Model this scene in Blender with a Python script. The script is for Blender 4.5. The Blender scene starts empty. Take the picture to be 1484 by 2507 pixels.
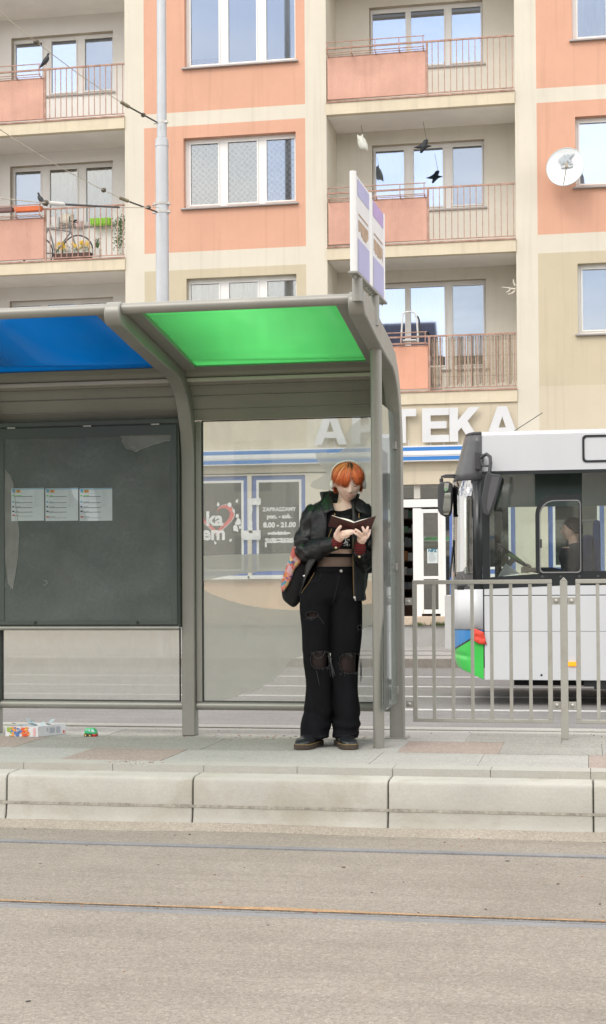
import bpy, bmesh, math, random
from mathutils import Vector, Matrix, Euler, noise
random.seed(7)
PI = math.pi
sc = bpy.context.scene
COL = sc.collection
R = math.radians

# ------------------------------------------------------------------ camera
F_PX, CX, CY, SHY = 3700.0, 742.0, 1253.5, 100.0
CAM_LOC = Vector((0, 0, 1.25))
camd = bpy.data.cameras.new("camera")
cam = bpy.data.objects.new("camera", camd)
COL.objects.link(cam)
camd.sensor_fit = 'HORIZONTAL'
camd.sensor_width = 24.0
camd.lens = F_PX / 1484.0 * 24.0
camd.shift_y = SHY / 1484.0
camd.clip_start = 0.1
camd.clip_end = 2000
MR = Matrix.Rotation(R(10.7), 4, 'Z') @ Matrix.Rotation(R(91.2), 4, 'X') @ Matrix.Rotation(-0.0062, 4, 'Z')
cam.matrix_world = Matrix.Translation(CAM_LOC) @ MR
sc.camera = cam
MR3 = MR.to_3x3()

def ray(px, py):
    return MR3 @ Vector(((px - CX) / F_PX, (CY - py + SHY) / F_PX, -1.0))
def atY(px, py, Y):
    """where the sight line of a measured point of the photograph meets the wall plane at distance Y"""
    d = ray(px, py); t = Y / d.y
    return CAM_LOC + d * t
def atZ(px, py, Z):
    d = ray(px, py); t = (Z - CAM_LOC.z) / d.z
    return CAM_LOC + d * t
def atX(px, py, X):
    d = ray(px, py); t = X / d.x
    return CAM_LOC + d * t

# ------------------------------------------------------------------ objects
def tag(o, label=None, cat=None, group=None, kind=None):
    if label: o["label"] = label
    if cat: o["category"] = cat
    if group: o["group"] = group
    if kind: o["kind"] = kind
    return o
def thing(name, label, cat, loc=(0, 0, 0), rotz=0.0, group=None):
    o = bpy.data.objects.new(name, None); COL.objects.link(o)
    o.empty_display_size = 0.2
    o.location = loc; o.rotation_euler = (0, 0, rotz)
    return tag(o, label, cat, group)
def wmat(o):
    M = Matrix.LocRotScale(o.location, o.rotation_euler, o.scale)
    M = o.matrix_parent_inverse @ M
    return wmat(o.parent) @ M if o.parent else M
def adopt(o, parent, local=False):
    if parent is not None:
        o.parent = parent
        if not local: o.matrix_parent_inverse = wmat(parent).inverted()
    return o

class MB:
    def __init__(s): s.v = []; s.f = []; s.m = []; s.cur = 0
    def add(s, vs, fs, mi=None):
        b = len(s.v); s.v += [tuple(v) for v in vs]
        for f in fs: s.f.append(tuple(b + i for i in f)); s.m.append(s.cur if mi is None else mi)
        return s
    def box(s, x0, x1, y0, y1, z0, z1, mi=None, M=None):
        vs = [Vector(p) for p in ((x0,y0,z0),(x1,y0,z0),(x1,y1,z0),(x0,y1,z0),(x0,y0,z1),(x1,y0,z1),(x1,y1,z1),(x0,y1,z1))]
        if M is not None: vs = [M @ v for v in vs]
        return s.add(vs, [(0,3,2,1),(4,5,6,7),(0,1,5,4),(1,2,6,5),(2,3,7,6),(3,0,4,7)], mi)
    def prism(s, poly, axis, a, b, mi=None, M=None):
        """poly: 2D outline; axis 'y': (x,z) outline pushed from y=a to b; 'x': (y,z); 'z': (x,y)"""
        def P(p, t):
            if axis == 'y': return Vector((p[0], t, p[1]))
            if axis == 'x': return Vector((t, p[0], p[1]))
            return Vector((p[0], p[1], t))
        n = len(poly)
        vs = [P(p, a) for p in poly] + [P(p, b) for p in poly]
        if M is not None: vs = [M @ v for v in vs]
        fs = [tuple(range(n)), tuple(range(2*n-1, n-1, -1))]
        for i in range(n):
            j = (i+1) % n; fs.append((i, i+n, j+n, j))
        return s.add(vs, fs, mi)
    def tube(s, pts, rad, n=10, mi=None, closed=False):
        pts = [Vector(p) for p in pts]; k = len(pts)
        if not hasattr(rad, '__len__'): rad = [rad]*k
        rings = []; up = None
        for i, p in enumerate(pts):
            if closed: t = pts[(i+1) % k] - pts[i-1]
            else: t = pts[min(i+1, k-1)] - pts[max(i-1, 0)]
            if t.length < 1e-9: t = Vector((0,0,1))
            t.normalize()
            if up is None:
                up = Vector((0,0,1)) if abs(t.z) < .9 else Vector((0,1,0))
            u = up - t * up.dot(t)
            if u.length < 1e-6: u = t.orthogonal()
            u.normalize(); w = t.cross(u); up = u
            rr = rad[i]; ra, rb = rr if hasattr(rr, '__len__') else (rr, rr)
            rings.append([p + u*ra*math.cos(2*PI*j/n) + w*rb*math.sin(2*PI*j/n) for j in range(n)])
        return s.rings(rings, closed, mi)
    def rings(s, rings, closed=False, mi=None, cap=True):
        n = len(rings[0]); k = len(rings); vs = [v for r in rings for v in r]; fs = []
        for i in range(k if closed else k-1):
            a = i*n; b = ((i+1) % k)*n
            for j in range(n):
                q = (j+1) % n; fs.append((a+j, a+q, b+q, b+j))
        if not closed and cap:
            fs.append(tuple(range(n-1, -1, -1))); fs.append(tuple((k-1)*n+j for j in range(n)))
        return s.add(vs, fs, mi)
    def sheet(s, grid, mi=None):
        k = len(grid); n = len(grid[0]); vs = [v for r in grid for v in r]
        fs = [(i*n+j, i*n+j+1, (i+1)*n+j+1, (i+1)*n+j) for i in range(k-1) for j in range(n-1)]
        return s.add(vs, fs, mi)
    def ball(s, c, r, n=12, m=8, mi=None, M=None):
        c = Vector(c)
        rx, ry, rz = r if hasattr(r, '__len__') else (r, r, r)
        vs = []; fs = []
        for i in range(m+1):
            th = PI*i/m
            for j in range(n):
                ph = 2*PI*j/n
                v = Vector((rx*math.sin(th)*math.cos(ph), ry*math.sin(th)*math.sin(ph), rz*math.cos(th)))
                if M is not None: v = M @ v
                vs.append(c + v)
        for i in range(m):
            for j in range(n):
                q = (j+1) % n; fs.append((i*n+j, (i+1)*n+j, (i+1)*n+q, i*n+q))
        return s.add(vs, fs, mi)
    def disc(s, c, r, axis='y', n=16, mi=None, th=.01):
        poly = [(c[0] + r*math.cos(2*PI*i/n), c[1] + r*math.sin(2*PI*i/n)) for i in range(n)]
        return s.prism(poly, axis, c[2], c[2]+th, mi)
    def build(s, name, mats, parent=None, smooth=False, bevel=0, solid=0, local=False, fix=True, sub=0):
        me = bpy.data.meshes.new(name)
        me.from_pydata(s.v, [], s.f)
        if not isinstance(mats, (list, tuple)): mats = [mats]
        for m in mats: me.materials.append(m)
        for i, p in enumerate(me.polygons): p.material_index = s.m[i]
        if fix:
            bm = bmesh.new(); bm.from_mesh(me)
            bmesh.ops.remove_doubles(bm, verts=bm.verts, dist=1e-5)
            bmesh.ops.recalc_face_normals(bm, faces=bm.faces)
            bm.to_mesh(me); bm.free()
        if smooth:
            for p in me.polygons: p.use_smooth = True
        o = bpy.data.objects.new(name, me); COL.objects.link(o)
        if smooth and smooth != 'all':
            try: me.set_sharp_from_angle(angle=R(42))
            except Exception: pass
        if solid:
            md = o.modifiers.new("solid", 'SOLIDIFY'); md.thickness = abs(solid); md.offset = 1 if solid > 0 else -1
        if bevel:
            md = o.modifiers.new("bevel", 'BEVEL'); md.width = bevel; md.segments = 2; md.limit_method = 'ANGLE'; md.angle_limit = R(40)
            md.harden_normals = False
        if sub:
            md = o.modifiers.new("sub", 'SUBSURF'); md.levels = sub; md.render_levels = sub
        return adopt(o, parent, local)

def struct(mb, name, mats, **k):
    o = mb.build(name, mats, **k); o["kind"] = "structure"; return o

def text(mb, body, x, y, z, size, mi=0, bold=0.0, align='CENTER', ext=.002, M=None, shear=0.0):
    """letters standing in the x-z plane facing -y; z is the baseline"""
    cu = bpy.data.curves.new("t", 'FONT'); cu.body = body; cu.size = size; cu.align_x = align
    cu.offset = bold; cu.extrude = ext; cu.resolution_u = 3; cu.shear = shear
    o = bpy.data.objects.new("t", cu)
    me = bpy.data.meshes.new_from_object(o)
    vs = [Vector((v.co.x, -v.co.z, v.co.y)) for v in me.vertices]
    if M is not None: vs = [M @ v for v in vs]
    vs = [Vector((v.x + x, v.y + y, v.z + z)) for v in vs]
    mb.add(vs, [tuple(p.vertices) for p in me.polygons], mi)
    bpy.data.objects.remove(o); bpy.data.meshes.remove(me); bpy.data.curves.remove(cu)

# ------------------------------------------------------------------ materials
def srgb(r, g, b):
    f = lambda c: (c/255/12.92 if c/255 <= .04045 else ((c/255+.055)/1.055)**2.4)
    return (f(r), f(g), f(b), 1)
class NT:
    def __init__(s, name):
        s.mat = bpy.data.materials.new(name); s.mat.use_nodes = True
        s.nt = s.mat.node_tree; s.nt.nodes.clear()
        s.out = s.nt.nodes.new('ShaderNodeOutputMaterial')
    def n(s, t, **k):
        nd = s.nt.nodes.new('ShaderNode'+t)
        for a, b in k.items():
            if a in nd.inputs.keys(): nd.inputs[a].default_value = b
            else: setattr(nd, a, b)
        return nd
    def l(s, a, b): s.nt.links.new(a, b)
    def ramp(s, fac, stops, interp='LINEAR'):
        r = s.n('ValToRGB'); e = r.color_ramp.elements; r.color_ramp.interpolation = interp
        while len(e) < len(stops): e.new(0.5)
        for i, (p, c) in enumerate(stops):
            e[i].position = p; e[i].color = c if hasattr(c, '__len__') else (c, c, c, 1)
        s.l(fac, r.inputs['Fac']); return r
    def mixc(s, fac, a, b, mode='MIX'):
        m = s.n('Mix', data_type='RGBA', blend_type=mode)
        for sock, v in ((m.inputs[0], fac), (m.inputs[6], a), (m.inputs[7], b)):
            if hasattr(v, 'is_linked'): s.l(v, sock)
            else: sock.default_value = v
        return m.outputs[2]
    def math(s, op, a, b=0.0, c=0.0):
        m = s.n('Math', operation=op)
        for i, v in enumerate((a, b, c)):
            if hasattr(v, 'is_linked'): s.l(v, m.inputs[i])
            else: m.inputs[i].default_value = v
        return m.outputs[0]
    def coord(s, kind='Object', scale=(1,1,1), rot=(0,0,0)):
        t = s.n('TexCoord'); mp = s.n('Mapping'); mp.inputs['Scale'].default_value = scale; mp.inputs['Rotation'].default_value = rot
        s.l(t.outputs[kind], mp.inputs['Vector']); return mp.outputs['Vector']
    def noise(s, vec, scale, detail=4, rough=.55, dist=0):
        n = s.n('TexNoise', Scale=scale, Detail=detail, Roughness=rough, Distortion=dist); s.l(vec, n.inputs['Vector']); return n.outputs['Fac']

def pm(name, col, rough=.6, var=.12, vs=3.0, fine=.0, fs=120.0, bump=0.0, bs=60.0, metal=0.0, stain=None, sa=.5, ss=1.2,
       streak=0.0, spec=.5, coat=0.0, stretch=(1,1,1), sheen=0.0, trans=0.0):
    """painted / cast / woven surface: base colour with broad mottling, fine grain, optional stains, drip streaks and bump"""
    t = NT(name); c = t.coord(scale=stretch)
    b = t.n('BsdfPrincipled', Roughness=rough, Metallic=metal)
    b.inputs['Specular IOR Level'].default_value = spec
    if coat: b.inputs['Coat Weight'].default_value = coat; b.inputs['Coat Roughness'].default_value = .12
    if sheen: b.inputs['Sheen Weight'].default_value = sheen
    lo = tuple(x*(1-var) for x in col[:3])+(1,); hi = tuple(min(1, x*(1+var)) for x in col[:3])+(1,)
    n1 = t.noise(c, vs, 5, .6)
    colo = t.ramp(n1, [(.3, lo), (.7, hi)]).outputs[0]
    if fine:
        n2 = t.noise(c, fs, 2, .6)
        g = t.ramp(n2, [(.3, 1-fine), (.7, 1+fine if 1+fine <= 1 else 1.0)]).outputs[0]
        g2 = t.ramp(n2, [(.35, 1-fine), (.65, 1.0)]).outputs[0]
        colo = t.mixc(1.0, colo, g2, 'MULTIPLY')
    if stain:
        n3 = t.noise(c, ss, 6, .65, .4)
        m = t.ramp(n3, [(.5, 0), (.72, sa)]).outputs[0]
        colo = t.mixc(m, colo, stain)
    if streak:
        c2 = t.coord(scale=(9, 9, .35)); n4 = t.noise(c2, 1.0, 4, .6)
        m = t.ramp(n4, [(.52, 0), (.75, streak)]).outputs[0]
        colo = t.mixc(m, colo, tuple(x*.45 for x in col[:3])+(1,))
    t.l(colo, b.inputs['Base Color'])
    nr = t.noise(c, vs*2.3, 3); rr = t.n('MapRange'); t.l(nr, rr.inputs[0]); rr.inputs[3].default_value = max(0, rough-.08); rr.inputs[4].default_value = min(1, rough+.1)
    t.l(rr.outputs[0], b.inputs['Roughness'])
    if bump:
        nb = t.noise(c, bs, 4, .6); bp = t.n('Bump', Strength=min(1, bump)); bp.inputs['Distance'].default_value = .01*max(1, bump)
        t.l(nb, bp.inputs['Height']); t.l(bp.outputs[0], b.inputs['Normal'])
    if trans: b.inputs['Transmission Weight'].default_value = trans
    t.l(b.outputs[0], t.out.inputs[0]); return t.mat

def emis_free_flat(name, col, rough=.7):
    return pm(name, col, rough, var=.03)

def glassm(name, refl=.3, tint=(.9,.93,.93,1), rough=.02, veil=0.0, veilcol=(.8,.82,.8,1), dirt=0.0, bump=0.0, gcol=(1,1,1,1), tl_share=.6, frost=0):
    """window glass: sees through, mirrors the sky, optional dirt film (diffuse veil)"""
    t = NT(name)
    tr = t.n('BsdfTransparent', Color=tint); gl = t.n('BsdfGlossy', Color=gcol, Roughness=rough)
    lw = t.n('LayerWeight', Blend=.35)
    fac = t.math('MULTIPLY_ADD', lw.outputs['Fresnel'], 1-refl, refl)
    if bump:
        c = t.coord(); nb = t.noise(c, 1.3, 2); bp = t.n('Bump', Strength=bump); bp.inputs['Distance'].default_value = .02
        t.l(nb, bp.inputs['Height']); t.l(bp.outputs[0], gl.inputs['Normal'])
    mx = t.n('MixShader'); t.l(fac, mx.inputs[0]); t.l(tr.outputs[0], mx.inputs[1]); t.l(gl.outputs[0], mx.inputs[2])
    cur = mx.outputs[0]
    if veil or dirt:
        df = t.n('BsdfDiffuse', Color=veilcol)
        tl = t.n('BsdfTranslucent', Color=veilcol) if not frost else t.n('BsdfRefraction', Color=(.97,1,.98,1), Roughness=frost, IOR=1.25)
        md = t.n('MixShader'); md.inputs[0].default_value = tl_share; t.l(df.outputs[0], md.inputs[1]); t.l(tl.outputs[0], md.inputs[2])
        c = t.coord(scale=(1,1,.6)); n = t.noise(c, 2.6, 6, .65, .6)
        v = t.ramp(n, [(.35, veil), (.75, min(1, veil+dirt))]).outputs[0]
        m2 = t.n('MixShader'); t.l(v, m2.inputs[0]); t.l(cur, m2.inputs[1]); t.l(md.outputs[0], m2.inputs[2]); cur = m2.outputs[0]
    t.l(cur, t.out.inputs[0]); return t.mat

# ------------------------------------------------------------------ world and light
SUN_EL, SUN_ROT = R(46), R(202)
w = bpy.data.worlds.new("World"); sc.world = w; w.use_nodes = True
nt = w.node_tree; nt.nodes.clear()
wo = nt.nodes.new('ShaderNodeOutputWorld'); bg = nt.nodes.new('ShaderNodeBackground')
sky = nt.nodes.new('ShaderNodeTexSky'); sky.sky_type = 'NISHITA'; sky.sun_disc = False
sky.sun_elevation = SUN_EL; sky.sun_rotation = SUN_ROT; sky.air_density = 1.0; sky.dust_density = 1.5; sky.ozone_density = 1.0
tc = nt.nodes.new('ShaderNodeTexCoord'); mp = nt.nodes.new('ShaderNodeMapping'); mp.inputs['Scale'].default_value = (1, 1, 2.2)
nt.links.new(tc.outputs['Generated'], mp.inputs['Vector'])
cn = nt.nodes.new('ShaderNodeTexNoise'); cn.inputs['Scale'].default_value = 2.6; cn.inputs['Detail'].default_value = 7; cn.inputs['Roughness'].default_value = .56; cn.inputs['Distortion'].default_value = .3
nt.links.new(mp.outputs[0], cn.inputs['Vector'])
cr = nt.nodes.new('ShaderNodeValToRGB'); cr.color_ramp.elements[0].position = .33; cr.color_ramp.elements[1].position = .54
nt.links.new(cn.outputs['Fac'], cr.inputs['Fac'])
cm = nt.nodes.new('ShaderNodeMix'); cm.data_type = 'RGBA'
cm.inputs[7].default_value = (11.6, 11.2, 10.8, 1)
nt.links.new(cr.outputs[0], cm.inputs[0]); nt.links.new(sky.outputs[0], cm.inputs[6])
nt.links.new(cm.outputs[2], bg.inputs['Color']); bg.inputs['Strength'].default_value = .15
nt.links.new(bg.outputs[0], wo.inputs['Surface'])
sd = bpy.data.lights.new("sun", 'SUN'); sd.energy = .85; sd.angle = R(24); sd.color = (1, .94, .85)
so = bpy.data.objects.new("sun", sd); COL.objects.link(so)
# direction towards the sun for the given elevation/rotation of the sky texture
sdir = Vector((math.sin(SUN_ROT)*math.cos(SUN_EL), math.cos(SUN_ROT)*math.cos(SUN_EL), math.sin(SUN_EL)))
so.rotation_euler = sdir.to_track_quat('Z', 'Y').to_euler(); so.location = (0, 0, 30)
sc.view_settings.view_transform = 'Standard'; sc.view_settings.look = 'None'; sc.view_settings.gamma = 1
sc.view_settings.exposure = 0.44
sc.cycles.max_bounces = 10; sc.cycles.transparent_max_bounces = 24; sc.cycles.diffuse_bounces = 4; sc.cycles.glossy_bounces = 4
sc.cycles.use_denoising = True
sc.cycles.caustics_reflective = False; sc.cycles.caustics_refractive = False
# ================================================================== ground, track, platform, road
def ground_mat(name, base, alt, speck, rough=.85, spots=None, bump=.5, bandy=0.0, crack=False):
    t = NT(name); c = t.coord(); b = t.n('BsdfPrincipled', Roughness=rough)
    n1 = t.noise(c, .9, 6, .62, .3); col = t.ramp(n1, [(.3, base), (.68, alt)]).outputs[0]
    n4 = t.noise(c, 5.5, 5, .7); col = t.mixc(t.ramp(n4, [(.45, 0), (.8, .35)]).outputs[0], col, tuple(x*.72 for x in base[:3])+(1,))
    if bandy:
        cb = t.coord(scale=(.22, 5.5, 1)); nb = t.noise(cb, 1, 5, .6)
        col = t.mixc(t.ramp(nb, [(.45, 0), (.7, bandy)]).outputs[0], col, tuple(x*.62 for x in base[:3])+(1,))
        cb2 = t.coord(scale=(.12, 3.1, 1)); nb2 = t.noise(cb2, 1.7, 3, .6)
        col = t.mixc(t.ramp(nb2, [(.5, 0), (.75, bandy*.8)]).outputs[0], col, tuple(min(1, x*1.35) for x in alt[:3])+(1,))
    v = t.n('TexVoronoi', Scale=150.0); t.l(c, v.inputs['Vector'])
    vs = t.n('SeparateColor'); t.l(v.outputs['Color'], vs.inputs[0])
    sp = t.ramp(vs.outputs[0], [(.0, 1-speck), (.5, 1.0), (.86, 1.0), (.97, 1.0+speck*1.0)])
    col = t.mixc(1.0, col, sp.outputs[0], 'MULTIPLY')
    lgt = t.ramp(vs.outputs[1], [(.9, 0), (.93, speck*.9)]).outputs[0]
    col = t.mixc(lgt, col, tuple(min(1, x*1.5) for x in alt[:3])+(1,))
    n5 = t.noise(c, 46, 3, .7); col = t.mixc(1.0, col, t.ramp(n5, [(.3, 1-speck*.7), (.6, 1)]).outputs[0], 'MULTIPLY')
    if spots:
        n3 = t.noise(c, 2.1, 7, .72, .8); col = t.mixc(t.ramp(n3, [(.6, 0), (.7, .55)]).outputs[0], col, spots)
    t.l(col, b.inputs['Base Color'])
    bp = t.n('Bump', Strength=bump); bp.inputs['Distance'].default_value = .006
    h = t.math('ADD', v.outputs['Distance'], n5); t.l(h, bp.inputs['Height']); t.l(bp.outputs[0], b.inputs['Normal'])
    t.l(b.outputs[0], t.out.inputs[0]); return t.mat
M = {}
M['earth'] = ground_mat("far ground", (.20,.19,.17,1), (.26,.25,.22,1), .2)
M['track'] = ground_mat("track paving", (.288,.255,.213,1), (.35,.312,.265,1), .26, spots=(.25,.205,.155,1), bump=.7, bandy=.24)
M['asphalt'] = ground_mat("road asphalt", (.215,.208,.203,1), (.265,.258,.25,1), .3, bandy=.2)
M['walk'] = ground_mat("far pavement", (.36,.355,.34,1), (.42,.41,.39,1), .18, bandy=.3)
M['slab_g'] = ground_mat("grey paving slab", (.345,.34,.31,1), (.40,.395,.36,1), .26, bandy=.25)
M['slab_g2'] = ground_mat("pale paving slab", (.405,.40,.375,1), (.45,.445,.415,1), .2, bandy=.2)
M['slab_p'] = ground_mat("pink paving slab", (.375,.31,.27,1), (.42,.35,.305,1), .26, bandy=.2)
M['edge_strip'] = ground_mat("pale edging", (.46,.45,.41,1), (.52,.51,.47,1), .10, bandy=.15)
M['kerb'] = pm("concrete kerb block", (.455,.447,.40,1), .8, .10, 2.2, .08, 160, .25, 50, stain=(.32,.29,.225,1), sa=.75, ss=2.6)
M['joint'] = pm("dirty joint", (.10,.095,.08,1), .9)
M['kerb_dirt'] = pm("moss line", (.385,.365,.31,1), .95, .3, 9, .3, 90)
M['steel_rail'] = pm("worn rail steel", (.24,.24,.245,1), .6, .15, 4, .2, 80)
M['rail_side'] = pm("rail groove", (.16,.14,.12,1), .8, .3, 10)
M['rust'] = pm("rust dust", (.46,.29,.16,1), .95, .3, 12, .4, 90)
M['paint'] = pm("road paint", (.62,.62,.60,1), .7, .12, 5, .25, 60)
M['sand'] = ground_mat("sandy drift", (.335,.295,.24,1), (.41,.365,.305,1), .2)

g = MB(); g.add([(-400,-200,-.30),(400,-200,-.30),(400,400,-.30),(-400,400,-.30)], [(0,1,2,3)]); struct(g, "ground", M['earth'])
# track bed: strips between the rails so the rails lie in real grooves
YR1, YR2 = 7.05, 5.645
tb = MB()
for y0, y1 in ((-30, YR2-.052), (YR2+.052, YR1-.052), (YR1+.052, 7.60)):
    tb.box(-60, 60, y0, y1, -.2, 0)
struct(tb, "tram_track_paving", M['track'])
for Y in (YR1, YR2):
    r = MB()
    head = [(Y+.052,-.2),(Y+.052,-.004),(Y+.046,.001),(Y+.0,.002),(Y-.004,-.002),(Y-.008,-.03),(Y-.034,-.03),(Y-.038,-.004),(Y-.051,-.003),(Y-.051,-.2)]
    if Y == YR2: head = [(2*Y-a, b) for a, b in head][::-1]
    r.prism(head, 'x', -60, 60)
    o = r.build("tram_rail", M['steel_rail']); 
    tag(o, "worn grey tram rail running along the foot of the platform kerb" if Y == YR1 else "rust-edged tram rail farther out in the paving, nearest the viewer", "tram rail", "tram rails in the paving")
    dirt = MB()
    sgn = 1
    for k in range(2):
        pass
rd = MB()
rng = random.Random(3)
x = -6.0
gr = [[], []]
while x < 6:
    wv = .018 + .05*max(0, noise.noise(Vector((x*1.3, 3, 0)))+.25)
    gr[0].append(Vector((x, YR2+.053, .0022))); gr[1].append(Vector((x, YR2+.053+wv, .0016))); x += .05
rd.sheet([gr[0], gr[1]])
tag(rd.build("rust_dust", M['rust'], fix=False), "line of orange rust dust lying along the nearer tram rail", "dust", kind="stuff")
sdm = MB(); top = []; bot = []
x = -8.0
while x < 8:
    wv = .03 + .12*max(0, noise.noise(Vector((x*.9, 7, 0)))+.42)
    hh = .015+.02*max(0, noise.noise(Vector((x*1.4, 1, 0)))+.3)
    bot.append([Vector((x, 7.54, .018+hh*.6)), Vector((x, 7.52-wv*.4, .004+hh*.5)), Vector((x, 7.52-wv, -.002))]); x += .06
sdm.sheet(bot)
tag(sdm.build("sand_drift", M['sand'], smooth='all', fix=False), "low drift of pale sand gathered along the foot of the platform kerb", "sand", kind="stuff")

# kerb blocks, one metre each, curved face
kp = [(7.62,.232),(7.77,.232),(7.80,.228)]
prof = [(7.93,.0),(7.93,.268),(7.605,.262),(7.578,.255),(7.567,.238),(7.5628,.110),(7.555,.06),(7.546,.032),(7.532,.013),(7.515,.0),(7.515,-.1),(7.93,-.1)]
kroot = thing("platform_kerb", None, None, (0, 7.7, 0)); kroot["kind"] = "structure"
for i in range(-9, 10):
    x0 = -1.002 + i*1.0135; kb = MB(); kb.prism([(a, b) for a, b in prof][::-1], 'x', x0+.004, x0+1.0095)
    kb.build("kerb_block", M['kerb'], kroot, smooth=True, bevel=.006)
jn = MB(); jn.prism([(a+.012, b-.012) for a, b in prof][::-1], 'x', -9.9, 9.2); jn.build("kerb_joint", M['joint'], kroot)
dl = MB(); g1 = []
x = -9.0
while x < 9:
    j = .004*noise.noise(Vector((x*6, 0, 4))); g1.append([Vector((x, 7.5612, .1200+j)), Vector((x, 7.5606, .1130+j)), Vector((x, 7.5598, .1060-j))]); x += .05
dl.sheet(g1); dl.build("dirt_line", M['kerb_dirt'], kroot, fix=False)

# platform paving: edging stones (raised lip), slabs, rear edging
pl = MB(); 
YS = [7.99, 8.245, 8.76, 9.28, 9.62]
pl.cur = 3
pl.box(-20, 20, 7.74, 9.98, -.28, .285, mi=4)
x = -12.0
while x < 12:      # front lip stones
    pl.box(x+.0015, x+.4985, 7.735, 7.90, .1, .302, mi=5); x += .5
pats = {}
def slabcol(r, k):
    return {0: 1, 1: 0, 2: 0, 3: 1}[r]
rows = [(7.9012, 8.49, .57, -2.86), (8.49, 9.10, .57, -1.075), (9.10, 9.66, .57, -2.45)]
rg = random.Random(5)
for ri, (y0, y1, wd, off) in enumerate(rows):
    for k in range(-22, 24):
        x0 = k*wd + off; cx = x0 + wd/2
        mi = 1 if ri == 0 else (0 if (ri + k) % 4 else 1)
        if ri == 0 and (-2.86 < cx < -2.29 or -.01 < cx < .56 or -6.3 < cx < -5.7): mi = 2
        if ri == 1 and (-1.075 < cx < -.505 or -3.925 < cx < -3.355 or 1.2 < cx < 1.77): mi = 2
        dz = rg.uniform(-.0012, .0012)
        pl.box(x0+.0012, x0+wd-.0012, y0, y1-.0012, .1, .3+dz, mi=mi)
pl.box(-20, 20, 9.663, 9.80, .1, .298, mi=3)
pl.box(-20, 20, 9.803, 9.98, .1, .305, mi=3)
struct(pl, "platform_paving", [M['slab_g'], M['slab_g2'], M['slab_p'], M['edge_strip'], M['joint'], pm("smooth edging stone", (.43,.425,.385,1), .85, .06, 3, .1, 120, .2, 60, stain=(.36,.33,.27,1), sa=.4, ss=3)])

rdm = MB(); rdm.box(-80, 80, 9.98, 22.54, -.28, -.004); struct(rdm, "road", M['asphalt'])
ln = MB()
for Y, wd in ((20.29, .12), (18.36, .12), (16.76, .12), (15.02, .13), (10.35, .10)):
    if Y == 10.35: continue
    gx = -50.0
    ln.box(-60, 60, Y-wd/2, Y+wd/2, -.005, .0)
struct(ln, "road_markings", M['paint'])
fw = MB(); fw.box(-80, 80, 22.70, 28.3, -.28, .12); struct(fw, "far_pavement", M['walk'])
fk = MB(); 
for k in range(-30, 31): fk.box(k+.004, k+.996, 22.54, 22.70, -.28, .125)
struct(fk, "far_kerb", pm("grey granite kerb", (.27,.245,.21,1), .85, .2, 4, .3, 50))
fs = MB()
fs.box(-60, 60, 23.6, 23.9, .1, .1245); fs.box(-60, 60, 25.2, 25.5, .1, .1245)
struct(fs, "pavement_band", pm("dark paving band", (.22,.215,.205,1), .85, .2, 4, .3, 50))
# litter, grit and leaves on the track and platform
lt = MB(); rg = random.Random(11)
def leaf(mb, x, y, z, s, mi):
    a = rg.uniform(0, PI); n = 5; pts = []
    for i in range(n): 
        t = 2*PI*i/n; rr = s*rg.uniform(.5, 1.1)
        px = math.cos(t)*rr; py = math.sin(t)*rr*.5
        pts.append((x+px*math.cos(a)-py*math.sin(a), y+px*math.sin(a)+py*math.cos(a)))
    mb.prism(pts, 'z', z, z+s*rg.uniform(.1, .35), mi)
for i in range(150):
    yy = rg.choice([rg.uniform(4.2, 7.5), rg.uniform(5.4, 6.9), YR2+rg.gauss(.08, .04), rg.uniform(7.3, 7.5)])
    leaf(lt, rg.uniform(-4.5, 2.5), yy, 0, rg.uniform(.004, .013), rg.choice([0, 0, 1, 2]))
for i in range(60):
    leaf(lt, -2.35+rg.gauss(.45, .35), 9.24+rg.gauss(0, .07), .3, rg.uniform(.004, .014), rg.choice([0, 1, 1, 3]))
for i in range(70):
    leaf(lt, rg.uniform(-4.5, 1.0), 9.60+rg.gauss(0, .06), .3, rg.uniform(.003, .009), rg.choice([0, 1, 2]))
for i in range(45):
    leaf(lt, -2.42+rg.gauss(0, .08), 7.83+rg.gauss(0, .04), .302, rg.uniform(.003, .009), rg.choice([0, 1]))
tag(lt.build("litter", [pm("dead leaf", (.13,.075,.04,1), .9), pm("red leaf", (.34,.15,.09,1), .9), pm("grit", (.08,.075,.07,1), .9), pm("paper scrap", (.6,.57,.5,1), .9)], fix=False),
    "scattered dead leaves, grit and red crumbs on the track and platform", "litter", kind="stuff")

# ================================================================== apartment block
YF, YB = 28.0, 29.2
def FX(px, py=400, Y=YF): return atY(px, py, Y).x
def FZ(px, py, Y=YF): return atY(px, py, Y).z
render = lambda n, c, **k: pm(n, c, .9, .05, .9, .10, 90, .35, 45, **k)
B_OR = render("orange render", (.68,.385,.27,1), streak=.22)
B_CR = render("cream render", (.69,.645,.54,1), streak=.22)
B_OL = render("beige render", (.58,.51,.37,1), streak=.22)
B_BE = render("pale beige render", (.63,.56,.43,1), streak=.22)
B_GR = render("grey loggia render", (.74,.71,.63,1), streak=.1)
B_WH = render("whitewashed loggia render", (.84,.83,.80,1))
B_SO = pm("soffit paint", (.88,.86,.82,1), .9, .05, 2)
B_ST = pm("tan reveal", (.50,.445,.36,1), .9, .1, 3)  # window reveals in the loggias, browner and darker than the walls
PVC = pm("white window plastic", (.80,.80,.78,1), .35, .02)
PVCs = pm("grey window plastic", (.55,.53,.48,1), .45, .04)
PINK = pm("faded salmon parapet", (.64,.37,.285,1), .85, .10, 1.6, .10, 80, .2, 40, stain=(.36,.20,.15,1), sa=.35, ss=1.1, streak=.2)
PINK2 = pm("brighter salmon parapet", (.74,.38,.26,1), .85, .06, 1.6, .08, 80, streak=.2)
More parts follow.
